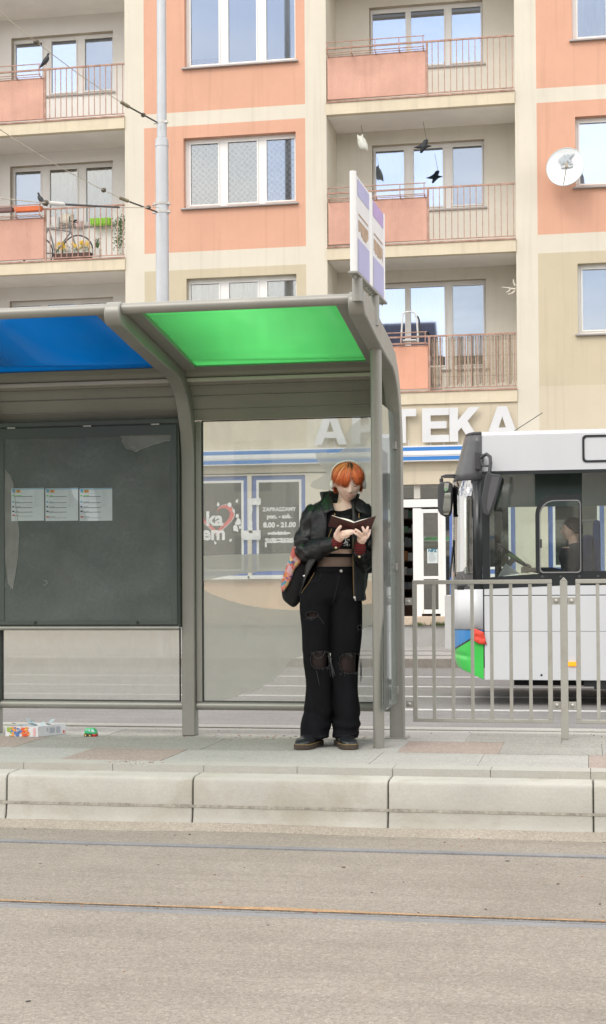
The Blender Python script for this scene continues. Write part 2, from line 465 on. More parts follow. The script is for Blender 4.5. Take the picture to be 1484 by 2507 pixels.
RAILM = pm("rusty pink railing", (.43,.27,.21,1), .7, .25, 8, stain=(.25,.11,.06,1), sa=.8, ss=6)
SILLM = pm("grey tin sill", (.36,.34,.33,1), .5, .1, 4, metal=.2)
G_MIR = glassm("sky mirroring glass", .50, (.75,.8,.85,1), gcol=(.66,.76,.95,1))
G_MID = glassm("half mirroring glass", .18, (.85,.88,.9,1), gcol=(.78,.86,1,1))
G_CLR = glassm("clear glass", .14, (.85,.88,.86,1))
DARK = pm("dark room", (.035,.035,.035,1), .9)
def blind_mat(name, c, rows=0):
    t = NT(name); co = t.coord(scale=(1,1,1)); b = t.n('BsdfPrincipled', Roughness=.8)
    wv = t.n('TexWave', Scale=rows or 12.0, Distortion=0.0); wv.bands_direction = 'Z'; t.l(co, wv.inputs['Vector'])
    col = t.mixc(t.ramp(wv.outputs['Fac'], [(.2, 0), (.8, .3)]).outputs[0], c, tuple(x*.8 for x in c[:3])+(1,))
    t.l(col, b.inputs['Base Color']); t.l(b.outputs[0], t.out.inputs[0]); return t.mat
BLUEBL = blind_mat("pale blue blind", (.70,.78,.80,1), 18)
MINTBL = blind_mat("pale mint blind", (.60,.76,.74,1), 1.5)
CREAMBL = blind_mat("cream roller blind", (.50,.50,.40,1), .1)
DARKBL = blind_mat("dark slatted blind", (.16,.10,.10,1), 22)
OLIVEBL = blind_mat("olive blind", (.26,.21,.10,1), .1)
def curtain_mat(name, a, b_, scale=16, lace=False):
    t = NT(name); b = t.n('BsdfPrincipled', Roughness=.9)
    co = t.coord(scale=(scale, 1, .8)); n = t.noise(co, 1.0, 4, .6, .4)
    col = t.ramp(n, [(.35, a), (.65, b_)]).outputs[0]
    if lace:
        c2 = t.coord(scale=(1,1,1), rot=(0, R(45), 0)); v = t.n('TexVoronoi', Scale=12.0); v.feature = 'DISTANCE_TO_EDGE'; v.inputs['Randomness'].default_value = .12
        t.l(c2, v.inputs['Vector']); m = t.ramp(v.outputs['Distance'], [(.06, .75), (.13, .0)]).outputs[0]
        col = t.mixc(m, col, (.86,.86,.84,1))
        v2 = t.n('TexVoronoi', Scale=30.0); t.l(c2, v2.inputs['Vector'])
        col = t.mixc(t.ramp(v2.outputs['Distance'], [(.18, .45), (.3, 0)]).outputs[0], col, (.8,.8,.78,1))
    t.l(col, b.inputs['Base Color']); t.l(b.outputs[0], t.out.inputs[0]); return t.mat
LACE = curtain_mat("lace curtain", (.19,.185,.15,1), (.36,.35,.31,1), 14, True)
SHEER = curtain_mat("sheer curtain", (.34,.34,.33,1), (.74,.74,.75,1), 22)
SHEERB = curtain_mat("bluish sheer curtain", (.50,.55,.62,1), (.78,.80,.84,1), 18)
SHEERG = curtain_mat("grey sheer curtain", (.16,.17,.17,1), (.30,.31,.31,1), 14)

bld = thing("apartment_building", "orange and cream apartment block with loggias above a pharmacy shopfront", "apartment building", (-4, 28.6, .12))

XL0, XL1 = -12.45, FX(306); XP1 = FX(353); XA1 = FX(748); XM0 = FX(800); XM1 = FX(1262); XR0 = FX(1315)
ZR = [FZ(1031,957), FZ(1031,594), FZ(1031,235)]
ZR.append(ZR[2]+2.76); ZR.append(ZR[3]+2.76)
OR_B = FZ(573,611)
def zone_front(x, z):
    """which paint covers the flush front wall"""
    inpil = (XL1 <= x <= XP1) or (XA1 <= x <= XM0) or (XM1 <= x <= XR0) or x < XL0 or (2.35 < x < 2.75)
    if inpil: return 1 if z > 5.0 or not (x > XM1) else 1
    if z > OR_B:
        for k in range(3):
            if 10.095+2.76*k < z < 10.362+2.76*k: return 1
        return 0
    if z > 7.31: return 1
    if z > 4.86: return 2
    return 3
def wall(x0, x1, z0, z1, Y, holes, zone, mats, name, parent, reveal=.16, xc=(), zc=(), rmi=None):
    mb = MB(); xs = sorted(set([x0, x1]+[v for h in holes for v in h[:2]]+[v for v in xc if x0 < v < x1]))
    zs = sorted(set([z0, z1]+[v for h in holes for v in h[2:4]]+[v for v in zc if z0 < v < z1]))
    for i in range(len(xs)-1):
        for j in range(len(zs)-1):
            a, b, c, d = xs[i], xs[i+1], zs[j], zs[j+1]; mx, mz = (a+b)/2, (c+d)/2
            if any(h[0] < mx < h[1] and h[2] < mz < h[3] for h in holes): continue
            mb.add([(a,Y,c),(b,Y,c),(b,Y,d),(a,Y,d)], [(0,1,2,3)], zone(mx, mz))
    for h in holes:
        a, b, c, d = h[:4]; y2 = Y+reveal; q = rmi if rmi is not None else zone((a+b)/2, c-.02)
        mb.add([(a,Y,c),(b,Y,c),(b,Y,d),(a,Y,d),(a,y2,c),(b,y2,c),(b,y2,d),(a,y2,d)], [(0,1,5,4),(1,2,6,5),(2,3,7,6),(3,0,4,7)], q)
    return mb.build(name, mats, parent, fix=False)

def window(x0, x1, z0, z1, Y, panes, kinds, parent=bld, frame=PVC, sill=True, label=None, zp=None, ledge=.05, ztops=None):
    """panes: (xa, xb) openings in the frame; kinds: (glass, backing, blind drop) for each"""
    f = MB(); t = .07; y0 = Y
    xs = [x0]
    zb, zt = zp if zp else (z0+.09, z1-.09)
    f.box(x0, x1, y0, y0+t, z0, zb); f.box(x0, x1, y0, y0+t, zt, z1)
    edges = [x0] + [v for p in panes for v in p] + [x1]
    for i in range(0, len(edges), 2): f.box(edges[i], edges[i+1], y0, y0+t, zb, zt)
    for xa, xb in panes:       # raised sash ring with its shadow gap
        s = .028
        f.box(xa-s, xb+s, y0-.018, y0-.0005, zb-s, zb); f.box(xa-s, xb+s, y0-.018, y0-.0005, zt, zt+s)
        f.box(xa-s, xa, y0-.018, y0-.0005, zb, zt); f.box(xb, xb+s, y0-.018, y0-.0005, zb, zt)
    fo = f.build("window", frame, parent, bevel=.004)
    for (xa, xb), (gm, bm_, drop) in zip(panes, kinds):
        p = MB(); p.box(xa, xb, y0+.02, y0+.026, zb, zt); p.build("pane", gm, fo)
        if bm_ is not DARK:
            q = MB(); 
            g = []
            for i in range(25):
                xx = xa-.05+(xb-xa+.1)*i/24; yy = y0+.055+(.012*math.sin(i*1.9+xa*7) if bm_ in (LACE, SHEER, SHEERB, SHEERG) else 0)
                g.append([Vector((xx, yy, zt+.06-(zt-zb)*drop-.04)), Vector((xx, yy, zt+.06))])
            q.sheet(g); q.build("curtain" if bm_ in (LACE, SHEER, SHEERB, SHEERG) else "blind", bm_, fo, smooth='all', fix=False, solid=.002)
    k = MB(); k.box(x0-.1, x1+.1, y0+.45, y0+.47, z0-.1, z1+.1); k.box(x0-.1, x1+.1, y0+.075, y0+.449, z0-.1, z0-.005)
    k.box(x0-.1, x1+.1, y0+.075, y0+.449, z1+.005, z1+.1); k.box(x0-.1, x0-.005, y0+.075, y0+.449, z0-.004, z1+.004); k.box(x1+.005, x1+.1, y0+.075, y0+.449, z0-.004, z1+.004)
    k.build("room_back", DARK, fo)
    if sill:
        s = MB(); s.box(x0-.05, x1+.05, Y-.16-ledge, Y-.019, z0-.035, z0-.004); s.build("sill", SILLM, fo, bevel=.004)
    return fo

# ---- flush front walls and their windows
Wi = Y0 = None
YW = YF+.14
fholes = []; wins = []
def addwin(px0, px1, pt, pb, panes, kinds, xm=None, **k):
    xm = xm or (px0+px1)/2
    x0, x1 = FX(px0, pb), FX(px1, pb); z0, z1 = FZ(xm, pb), FZ(xm, pt)
    fholes.append((x0, x1, z0, z1)); wins.append((x0, x1, z0, z1, [(FX(a, pb, YW), FX(b, pb, YW)) for a, b in panes], kinds, k))
b1 = (G_MID, BLUEBL, 1.0)
addwin(452, 724, -62, 157, [(468, 536), (560, 628), (653, 722)], [(G_MID, BLUEBL, .93), b1, b1])
addwin(450, 725, 330, 503, [(468, 535), (559, 630), (654, 722)], [(G_CLR, LACE, 1), (G_CLR, LACE, 1), (G_MID, LACE, 1)])
addwin(457, 727, 676, 858, [(468, 537), (562, 632), (656, 726)], [(G_CLR, SHEER, 1), (G_CLR, SHEER, 1), (G_CLR, SHEER, 1)])
addwin(1401, 1678, -110, 97, [(1415, 1484), (1508, 1576), (1600, 1668)], [(G_MID, SHEERB, 1)]*3, xm=1420)
addwin(1410, 1685, 285, 458, [(1421, 1490), (1514, 1582), (1606, 1674)], [(G_MIR, BLUEBL, 1)]*3, xm=1420)
addwin(1416, 1692, 645, 818, [(1428, 1497), (1520, 1590), (1612, 1682)], [(G_MID, BLUEBL, 1)]*3, xm=1420)
for w_ in list(wins):
    pass
# the same windows one storey higher keep the block regular above the frame
wall_mats = [B_OR, B_CR, B_OL, B_BE, B_ST]
zc = [OR_B, 7.31, 4.86, 10.095, 10.362, 12.855, 13.122, 15.615, 15.882]
ZG = 3.35
segs = [(XL1, XM0), (XM1, 2.75), (-20, XL0), (6.4, 12)]
for a, b in segs:
    wall(a, b, ZG, 17, YF, [h for h in fholes if a < h[0] < b], zone_front, wall_mats, "wall", bld, xc=(XP1, XA1, XR0, 2.35, 2.36), zc=zc)
for x0, x1, z0, z1, ps, kd, k in wins: window(x0, x1, z0, z1, YW, ps, kd, **k)

# ---- loggias: side cheeks, back wall, soffit slabs, balcony fronts
loggias = [("left", XL0, XL1), ("mid", XM0, XM1), ("far", 2.75, 6.4)]
fascia = pm("cream slab fascia", (.68,.60,.45,1), .9, .06, 2, .08, 80, streak=.2)
def balcony(x0, x1, zr, xsplit, panel_mat, boxrail=True, bars=True, reed=False):
    s = MB(); s.box(x0+.002, x1-.002, YF-.035, YF+.10, zr-.25, zr-.03, mi=0); s.box(x0+.002, x1-.002, YF+.1005, YB-.002, zr-.248, zr-.03, mi=2)
    s.box(x0+.002, x1-.002, YF-.055, YF+.06, zr-.029, zr-.002, mi=1)
    s.box(x0+.003, x1-.003, YF+.062, YB-.003, zr-.0295, zr-.012, mi=2)
    so_ = s.build("balcony", [fascia, RAILM, B_SO], bld)
    p = MB(); p.box(x0+.03, xsplit, YF-.03, YF+.01, zr+.035, zr+.83); p.build("parapet_panel", panel_mat, so_, bevel=.006)
    r = MB(); r.box(x0+.01, x1-.01, YF-.02, YF+.012, zr+1.0, zr+1.03)
    r.box(xsplit+.004, xsplit+.044, YF-.022, YF+.016, zr+.0, zr+.999)
    r.box(xsplit+.046, x1-.01, YF-.012, YF+.006, zr+.035, zr+.052)
    r.box(x0+.03, xsplit+.002, YF-.034, YF+.014, zr+.832, zr+.850)
    nb = 14; 
    for i in range(nb):
        xx = xsplit+.12 + (x1-.04-xsplit-.12)*i/(nb-1) if bars else None
        if xx is not None: r.box(xx-.0075, xx+.0075, YF-.010, YF+.004, zr+.053, zr+.999)
    if boxrail:                      # flower-box brackets standing out in front of the panel
        for zz in (.87, 1.07): r.tube([(x0+.03, YF-.18, zr+zz), (xsplit, YF-.18, zr+zz)], .010, 6)
        r.tube([(x0+.03, YF-.04, zr+.875), (xsplit, YF-.04, zr+.875)], .008, 6)
        for i in range(5):
            xx = x0+.06 + (xsplit-x0-.09)*i/4
            r.tube([(xx, YF-.035, zr+.84), (xx, YF-.185, zr+.86), (xx, YF-.185, zr+1.07)], .010, 6)
    r.build("railing", RAILM, so_, fix=False)
    return so_
for nm, x0, x1 in loggias:
    zlist = ZR
    wmats = [B_WH if nm == "left" else B_GR, B_ST]
    holes = []; lw = []
    def lwin(px0, px1, pt, pb, panes, kinds, zp=None, frame=PVC):
        Yb = YB+.12; xm = (px0+px1)/2
        X0, X1 = atY(px0, pb, YB).x, atY(px1, pb, YB).x; z0, z1 = atY(xm, pb, YB).z, atY(xm, pt, YB).z
        holes.append((X0, X1, z0, z1)); lw.append((X0, X1, z0, z1, [(atY(a, pb, Yb).x, atY(b, pb, Yb).x) for a, b in panes], kinds, zp, frame))
    if nm == "mid":
        dk = (G_MIR, DARKBL, .28)
        lwin(905, 1183, 8, 164, [(913, 994), (1007, 1088), (1107, 1178)], [(G_MIR, DARKBL, .3)]*3)
        lwin(912, 1187, 348, 513, [(921, 990), (1014, 1085), (1110, 1181)], [(G_MIR, SHEERB, 1), (G_MIR, SHEERB, 1), (G_MID, BLUEBL, 1)])
        lwin(905, 1192, 688, 905, [(915, 993), (1007, 1090), (1110, 1185)], [(G_MIR, SHEERG, 1), (G_MIR, SHEERG, 1), (G_MID, MINTBL, 1)])
    elif nm == "left":
        lwin(28, 277, 84, 232, [(39, 104), (127, 187), (209, 276)], [(G_MIR, DARKBL, .2), (G_MIR, DARKBL, .2), (G_MID, BLUEBL, 1)])
        lwin(25, 277, 400, 555, [(38, 100), (123, 189), (212, 275)], [(G_MID, CREAMBL, 1), (G_CLR, SHEERG, 1), (G_CLR, SHEERG, 1)])
        lwin(24, 277, 732, 900, [(38, 98), (119, 184), (204, 275)], [(G_CLR, OLIVEBL, 1), (G_MID, DARK, 0), (G_CLR, DARK, 0)])
    wall(x0, x1, ZG, 17, YB, holes, lambda x, z: 0, wmats, "wall", bld, reveal=.13, rmi=1)
    for a in lw: window(a[0], a[1], a[2], a[3], YB+.12, a[4], a[5], zp=a[6], frame=a[7], ledge=0.0)
    ck = MB()
    ck.add([(x0,YF,ZG),(x0,YB,ZG),(x0,YB,17),(x0,YF,17)], [(0,1,2,3)], 0); ck.add([(x1,YF,ZG),(x1,YB,ZG),(x1,YB,17),(x1,YF,17)], [(0,3,2,1)], 0)
    ck.build("loggia_cheek", [B_CR if nm != "mid" else B_CR], bld, fix=False)
    xs = x0 + (x1-x0)*.535 if nm != "left" else FX(108, 400)
    for k, zr in enumerate(zlist):
        balcony(x0, x1, zr, xs, PINK2 if (nm == "mid" and k == 0) else PINK, boxrail=True)
bz = MB(); bz.box(-20, 12, YB+1.0, YB+9, .0, 17.0); bz.box(-20, -19.99, YF+.02, YB+.99, 0, 17); bz.box(11.99, 12, YF+.02, YB+.99, 0, 17); bz.build("rear_volume", B_BE, bld)
rf = MB(); rf.box(-20.3, 12.3, YF-.3, YB+9.2, 17.001, 17.35); rf.build("roof", pm("roof felt", (.12,.12,.12,1)), bld)

# ---- ground floor: lintel wall, pharmacy windows and door
def gx(cx): return 489.6+cx*.1856
def gy(cy): return 1132+cy*.1856
zS = FZ(1060, 1130); zT = FZ(1060, 1092)
gh = []
def ghole(px0, px1, pt, pb):
    xm = (px0+px1)/2; h = (FX(px0, (pt+pb)/2), FX(px1, (pt+pb)/2), FZ(xm, pb), FZ(xm, pt)); gh.append(h); return h
w1 = ghole(440, 606, 1166, 1410); w2 = ghole(616, 748, 1163, 1408)
dr = ghole(938, 1118, 1150, 1509)
w3 = ghole(1142, 1262, 1150, 1405); w4 = ghole(1342, 1480, 1150, 1400); w5 = ghole(1520, 1640, 1150, 1400); w0 = ghole(150, 400, 1166, 1410)
SW = pm("pale shopfront render", (.70,.64,.53,1), .85, .05, 1, .08, 80, streak=.12)
SB = pm("stone base render", (.62,.47,.33,1), .85, .07, 2, .12, 80)
zb_ = w2[2]-.12
wall(-20, 12, .12, ZG, YF, gh, lambda x, z: 2 if z < zb_ else (0 if z > zT else 1), [B_BE, SW, SB], "shopfront_wall", bld, xc=(), zc=(zT, zb_), reveal=.12, rmi=1)
for a, b in ((XL0, XL1), (XM0, XM1)):
    fillL = MB(); fillL.box(a, b, YF+.001, YB, ZG-.25, ZG-.001); fillL.build("lintel_slab", B_BE, bld)
# beige front between the lowest balcony and the shopfront
for a, b in ((XL0, XL1), (XM0, XM1), (2.75, 6.4)):
    lw2 = MB(); lw2.box(a+.002, b-.002, YF+.002, YF+.15, ZG+.001, ZR[0]-.252); lw2.build("apron_wall", B_BE, bld)
BLUEF = pm("blue shop frame film", (.10,.17,.44,1), .5, .08, 6)
BLUEB = pm("blue fascia stripe", (.035,.20,.55,1), .5, .05)
WHITEB = pm("white fascia panel", (.74,.75,.76,1), .5, .04)
GSHOP = glassm("shop window glass", .16, (.55,.58,.52,1), dirt=.0)
shopin = pm("dim shop interior", (.24,.24,.19,1), .9, .3, 1.5)
def shopwin(h, split=None):
    x0, x1, z0, z1 = h; f = MB(); y = YF+.06; b = .085; w_ = .045
    f.box(x0, x0+b, y, y+.05, z0, z1, 0); f.box(x1-b, x1, y, y+.05, z0, z1, 0); f.box(x0+b, x1-b, y, y+.05, z1-b, z1, 0); f.box(x0+b, x1-b, y, y+.05, z0, z0+b, 0)
    f.box(x0+b, x0+b+w_, y-.01, y+.04, z0+b, z1-b, 1); f.box(x1-b-w_, x1-b, y-.01, y+.04, z0+b, z1-b, 1)
    f.box(x0+b+w_, x1-b-w_, y-.01, y+.04, z1-b-w_, z1-b, 1); f.box(x0+b+w_, x1-b-w_, y-.01, y+.04, z0+b, z0+b+w_, 1)
    fo = f.build("shop_window", [BLUEF, PVC], bld)
    p = MB(); p.box(x0+b+w_, x1-b-w_, y+.015, y+.02, z0+b+w_, z1-b-w_); p.build("pane", GSHOP, fo)
    k = MB(); k.box(x0, x1, y+.6, y+.62, z0, z1); k.build("display_back", shopin, fo)
    s = MB(); s.box(x0-.06, x1+.06, YF-.1, y-.012, z0-.07, z0-.004); s.build("sill", PVC, fo, bevel=.004)
    return fo
sw = [shopwin(h) for h in (w0, w1, w2, w3, w4, w5)]
# lettering stuck on the windows
YL = YF+.016
tx = MB()
def tpos(cx, cy): p = atY(gx(cx), gy(cy), YL); return p.x, p.z
u = .1856/130.0  # metres per crop pixel on this wall
for body, cx, cy, h, bold in (("ZAPRASZAMY", 1038, 640, 52, .008), ("pon. - sob.", 1038, 735, 56, .012), ("8.00 - 21.00", 1042, 853, 66, .014), ("niedziela", 1036, 950, 46, .010), ("9.00 - 15.00", 1040, 1060, 56, .012)):
    X, Z = tpos(cx, cy); text(tx, body, X, YL+.055, Z, h*u/.72*1.0, 0, bold*.5)
for cy, cxa, cxb, hh in ((938, 888, 1188, 22), (1012, 850, 1270, 18), (1046, 880, 1265, 24)):
    X0_, Z0_ = tpos(cxa, cy); X1_, Z1_ = tpos(cxb, cy); n = 14
    top_ = [(X0_+(X1_-X0_)*i/n, Z0_+hh*u*(.5+.25*math.sin(i*2.1))) for i in range(n+1)]; bot_ = [(a, Z0_-hh*u*(.5+.2*math.sin(i*1.7+1))) for i, (a, b) in enumerate(top_)]
    tx.prism(top_[::-1]+bot_, 'y', YL+.048, YL+.0505, 0)
X, Z = tpos(863, 1118); tx.prism([(X-.02,Z),(X+.018,Z),(X+.02,Z+.1),(X-.02,Z+.1)], 'y', YL+.048, YL+.0505, 0)
tx.build("lettering", [pm("white vinyl", (.72,.73,.72,1), .6)], sw[2], fix=False)
tx = MB(); redv = pm("red vinyl", (.62,.10,.09,1), .6, .15, 9)
X, Z = tpos(183, 828); text(tx, "ka", X, YL+.052, Z, 190*u/.72, 0, .012)
X, Z = tpos(170, 1018); text(tx, "em", X, YL+.052, Z, 190*u/.72, 0, .012)
def heart(cx, cy, rr, th, mi, a0=0, a1=2*PI, yo=.056):
    n = 60; o_ = []; i_ = []
    for i in range(n+1):
        t = a0+(a1-a0)*i/n; hx = 16*math.sin(t)**3; hz = 13*math.cos(t)-5*math.cos(2*t)-2*math.cos(3*t)-math.cos(4*t)
        X, Z = tpos(cx, cy); k = rr*u/16; kk = (rr-th*(0.35+.65*abs(math.sin(t*.5+.3))))*u/16
        o_.append((X+hx*k, Z+hz*k)); i_.append((X+hx*kk, Z+hz*kk))
    for i in range(n): tx.add([(o_[i][0], YL+yo, o_[i][1]), (o_[i+1][0], YL+yo, o_[i+1][1]), (i_[i+1][0], YL+yo, i_[i+1][1]), (i_[i][0], YL+yo, i_[i][1])], [(0,1,2,3)], mi)
heart(215, 735, 235, 62, 1, .12, 4.6); heart(215, 735, 247, 10, 0, .12, 4.6, .0565)
rg = random.Random(4)
for cx, cy, s_ in ((390,560,42),(480,510,30),(235,550,26),(480,700,40),(500,790,60),(470,870,50),(395,1030,26),(190,1060,30),(440,640,30),(520,840,40)):
    X, Z = tpos(cx, cy); n = 7; pts = [(X+s_*u*rg.uniform(.3,1)*math.cos(2*PI*i/n), Z+s_*1.5*u*rg.uniform(.3,1)*math.sin(2*PI*i/n)) for i in range(n)]
    tx.prism(pts, 'y', YL+.0515, YL+.0535, 0)
tx.build("lettering", [pm("white vinyl", (.72,.73,.72,1), .6), redv], sw[1], fix=False)
# torn white tape between the two windows
tp = MB(); 
def tq(cx0, cx1, cy0, cy1, y=YF-.004):
    a = atY(gx(cx0), gy(cy0), y); b = atY(gx(cx1), gy(cy1), y); n = 8
    L_ = [(a.x+rg.uniform(-.01,.01), a.z+(b.z-a.z)*i/n) for i in range(n+1)]; R_ = [(b.x+rg.uniform(-.01,.01), a.z+(b.z-a.z)*i/n) for i in range(n+1)]
    tp.prism(L_+R_[::-1], 'y', y-.002, y, 0)
tq(635, 800, 475, 560); tq(640, 690, 560, 930); tq(545, 800, 900, 1020); 
tag(tp.build("torn_poster", pm("torn white paper", (.70,.71,.70,1), .8, .1, 12), fix=False), "torn white paper strips pasted between two shop windows", "poster")

# fascia band above the shopfront
fb = MB(); H_ = zT-zS; xa, xb = -16, 8
for f0, f1, mi, dy in ((0, .06, 1, .0), (.06, .30, 0, .003), (.30, .38, 1, .0), (.38, .62, 1, .012), (.62, .67, 1, .0), (.67, .90, 0, .003), (.90, 1, 1, .0)):
    fb.box(xa, xb, YF-.16-dy, YF-.001, zS+H_*f0+.0005, zS+H_*f1-.0005, mi)
fb.build("shop_fascia", [BLUEB, WHITEB], bld)
# APTEKA: heavy letters on small stand-offs
LT = {
 'A': [[(0,0),(.26,0),(.34,.2),(.70,.2),(.78,0),(1.04,0),(.66,1),(.38,1)], [(.41,.38),(.52,.70),(.63,.38)]],
 'P': [[(0,0),(.26,0),(.26,.34),(.5,.34),(.72,.42),(.84,.66),(.72,.9),(.5,1),(0,1)], [(.26,.54),(.26,.80),(.46,.80),(.56,.67),(.46,.54)]],
 'T': [[(.32,0),(.58,0),(.58,.78),(.9,.78),(.9,1),(0,1),(0,.78),(.32,.78)]],
 'E': [[(0,0),(.82,0),(.82,.21),(.26,.21),(.26,.40),(.75,.40),(.75,.61),(.26,.61),(.26,.79),(.82,.79),(.82,1),(0,1)]],
 'K': [[(0,0),(.26,0),(.26,.30),(.36,.41),(.62,0),(.93,0),(.55,.60),(.92,1),(.60,1),(.26,.63),(.26,1),(0,1)]]}
letm = pm("pale grey letter sheet", (.66,.67,.68,1), .45, .04)
hb_, ht_ = FZ(1060, 1084), FZ(1060, 1001)
Yl = YF-.12
for ch, px in (('A', 768), ('P', 862), ('T', 948), ('E', 1034), ('K', 1101), ('A', 1188)):
    mb = MB(); X = atY(px, 1080, Yl).x; H_ = ht_-hb_; sx = H_*.96
    polys = LT[ch]; outer = [(X+a*sx, hb_+b*H_) for a, b in polys[0]]
    if len(polys) == 1: mb.prism(outer, 'y', Yl, Yl+.03)
    else:
        bm = bmesh.new(); 
        def loop(pts, y): return [bm.verts.new((p[0], y, p[1])) for p in pts]
        inner = [(X+a*sx, hb_+b*H_) for a, b in polys[1]]
        for y in (Yl, Yl+.03):
            o_ = loop(outer, y); i_ = loop(inner, y); ed = []
            for L_ in (o_, i_):
                for q in range(len(L_)): ed.append(bm.edges.new((L_[q], L_[(q+1) % len(L_)])))
            bmesh.ops.triangle_fill(bm, use_beauty=True, edges=ed)
        bm.verts.index_update(); bm.faces.index_update()
        vs = [v.co.copy() for v in bm.verts]; fs_ = [tuple(v.index for v in f_.verts) for f_ in bm.faces]
        no, ni = len(outer), len(inner); tot = no+ni
        for q in range(no): fs_.append((q, (q+1) % no, tot+(q+1) % no, tot+q))
        for q in range(ni): fs_.append((no+q, tot+no+q, tot+no+(q+1) % ni, no+(q+1) % ni))
        mb.add(vs, fs_); bm.free()
    for dx in (.25, .65): mb.tube([(X+dx*sx, Yl+.031, hb_+.05), (X+dx*sx*1.02, YF-.02, hb_-.14)], .008, 6)
    tag(mb.build("sign_letter", letm, fix=False), {768: "pale grey letter A that starts the pharmacy sign, seen through the shelter glass", 862: "pale grey letter P of the pharmacy sign, behind the leaf sticker", 948: "pale grey letter T of the pharmacy sign, beside the shelter's rear post", 1034: "pale grey letter E of the pharmacy sign", 1101: "pale grey letter K of the pharmacy sign", 1188: "pale grey last letter A of the pharmacy sign, above the bus front"}[px], "sign letter", "letters of the pharmacy sign")

# door and side light
def dX(cx): return 918+cx*.3815
def dY(cy): return 979.2+cy*.3815
dg = MB(); YD = YF+.08
def DB(mb, cx0, cx1, cy0, cy1, y0, y1, mi=0):
    a = atY(dX(cx0), dY(cy1), YD); b = atY(dX(cx1), dY(cy0), YD); mb.box(a.x, b.x, y0, y1, a.z, b.z, mi)
BEI = PVCs
DB(dg, 60, 520, 442, 478, YD, YD+.08, 1); DB(dg, 60, 520, 634, 692, YD-.02, YD+.08, 0)
DB(dg, 408, 424, 480, 633, YD, YD+.08, 1); DB(dg, 250, 290, 480, 633, YD+.01, YD+.06, 1)
DB(dg, 248, 296, 694, 1388, YD, YD+.08, 0); DB(dg, 422, 452, 694, 1388, YD, YD+.08, 0); DB(dg, 440, 466, 480, 633, YD, YD+.08, 1)
DB(dg, 483, 498, 480, 633, YD-.01, YD+.07, 2); DB(dg, 483, 498, 694, 1388, YD-.01, YD+.07, 2); DB(dg, 499, 524, 480, 1388, YD, YD+.05, 0)
DB(dg, 60, 180, 694, 1388, YD+.01, YD+.06, 0)
dfo = dg.build("door_frame", [PVC, BEI, BLUEF], bld, bevel=.004)
dl_ = MB()
for a in ((298, 310, 700, 1372), (410, 420, 700, 1372), (311, 409, 700, 726), (311, 409, 1130, 1150), (311, 409, 1345, 1372)): DB(dl_, *a, YD-.012, YD+.05)
dlo = dl_.build("door", PVC, bld, bevel=.003)
GD = glassm("door glass", .30, (.45,.52,.48,1))
p = MB(); DB(p, 311, 409, 727, 1129, YD+.01, YD+.016); DB(p, 311, 409, 1151, 1344, YD+.01, YD+.016); p.build("pane", GD, dlo)
p = MB(); DB(p, 180, 249, 480, 633, YD+.03, YD+.036); DB(p, 291, 407, 480, 633, YD+.03, YD+.036); DB(p, 453, 482, 694, 1388, YD+.03, YD+.036); p.build("pane", GD, dfo)
nz = MB(); DB(nz, 337, 403, 955, 1048, YD+.001, YD+.004, 0)
a = atY(dX(370), dY(976), YD); text(nz, "NFZ", a.x, YD-.001, a.z, .085, 1, .004)
for i in range(7):
    DB(nz, 345, 345+rg.uniform(35, 52), 984+i*8, 987+i*8, YD-.0012, YD-.0002, 2)
nz.build("notice", [pm("notice paper", (.62,.68,.68,1), .7), pm("teal ink", (.02,.16,.24,1), .7), pm("grey ink", (.35,.40,.42,1), .7)], dlo, fix=False)
# shop shelves seen through the gap beside the door
sh = MB(); sh.cur = 0
x0_, x1_ = atY(dX(120), 1300, YF+.9).x, atY(dX(252), 1300, YF+.9).x
mats_sh = [pm("shelf back", (.10,.05,.03,1), .8), pm("green pack", (.12,.26,.16,1), .6), pm("white pack", (.5,.5,.47,1), .6), pm("orange pack", (.45,.18,.06,1), .6), pm("grey pack", (.2,.22,.23,1), .6)]
sh.box(x0_-1, x1_+1.4, YF+1.1, YF+1.12, .6, 3.1, 0)
zz = 1.15
while zz < 2.7:
    sh.box(x0_-.6, x1_+.9, YF+.7, YF+1.09, zz-.02, zz, 0); xx = x0_-.5
    while xx < x1_+.8:
        w__ = rg.uniform(.05, .12); h__ = rg.uniform(.08, .2); sh.box(xx, xx+w__-.008, YF+.75, YF+.9, zz+.001, zz+h__, rg.choice([1, 2, 2, 3, 4, 4, 4])); xx += w__
    zz += .27
sh.box(x0_-.6, x1_+.9, YF+.6, YF+1.09, .6, 1.0, 0)
tag(sh.build("shop_shelf", mats_sh, fix=False), "brown shop shelves full of small packs seen beside the pharmacy door", "shelf")
# terrace in front of the shop: beige ledge on grey base
zt_ = FZ(1040, 1509)
tr = MB(); tr.box(-19, 11, 27.35, YF-.002, .10, zt_-.14, 1); tr.box(-19, 11, 27.30, YF-.002, zt_-.139, zt_-.004, 0)
struct(tr, "shop_terrace", [pm("beige ledge tiles", (.60,.49,.38,1), .8, .1, 6, .1, 60), pm("grey terrace base", (.45,.445,.43,1), .85, .07, 2, .15, 60)])
fl = MB(); a = atY(1094, 1480, 26.4); b = atY(1113, 1480, 26.4); fl.box(a.x, b.x, 26.0, 27.29, .119, 1.05)
tag(fl.build("stair_flank_wall", pm("grey concrete flank", (.50,.50,.49,1), .8, .06, 3, .1, 60), bevel=.01), "low pale concrete flank wall beside the pharmacy steps, left of the bus", "low wall")
wd = MB(); rg = random.Random(8)
for px in (1092-27, 1093-20, 1085+6, 1022, 1027, 1070, 1090):
    for k in range(26):
        a = atY(px, 1511, 27.29); x = a.x+rg.gauss(0, .05); z = zt_-.15; L = rg.uniform(.03, .09); dx = rg.gauss(0, .03)
        wd.add([(x-.006,27.285,z),(x+.006,27.285,z),(x+dx,27.25,z+L)], [(0,1,2)])
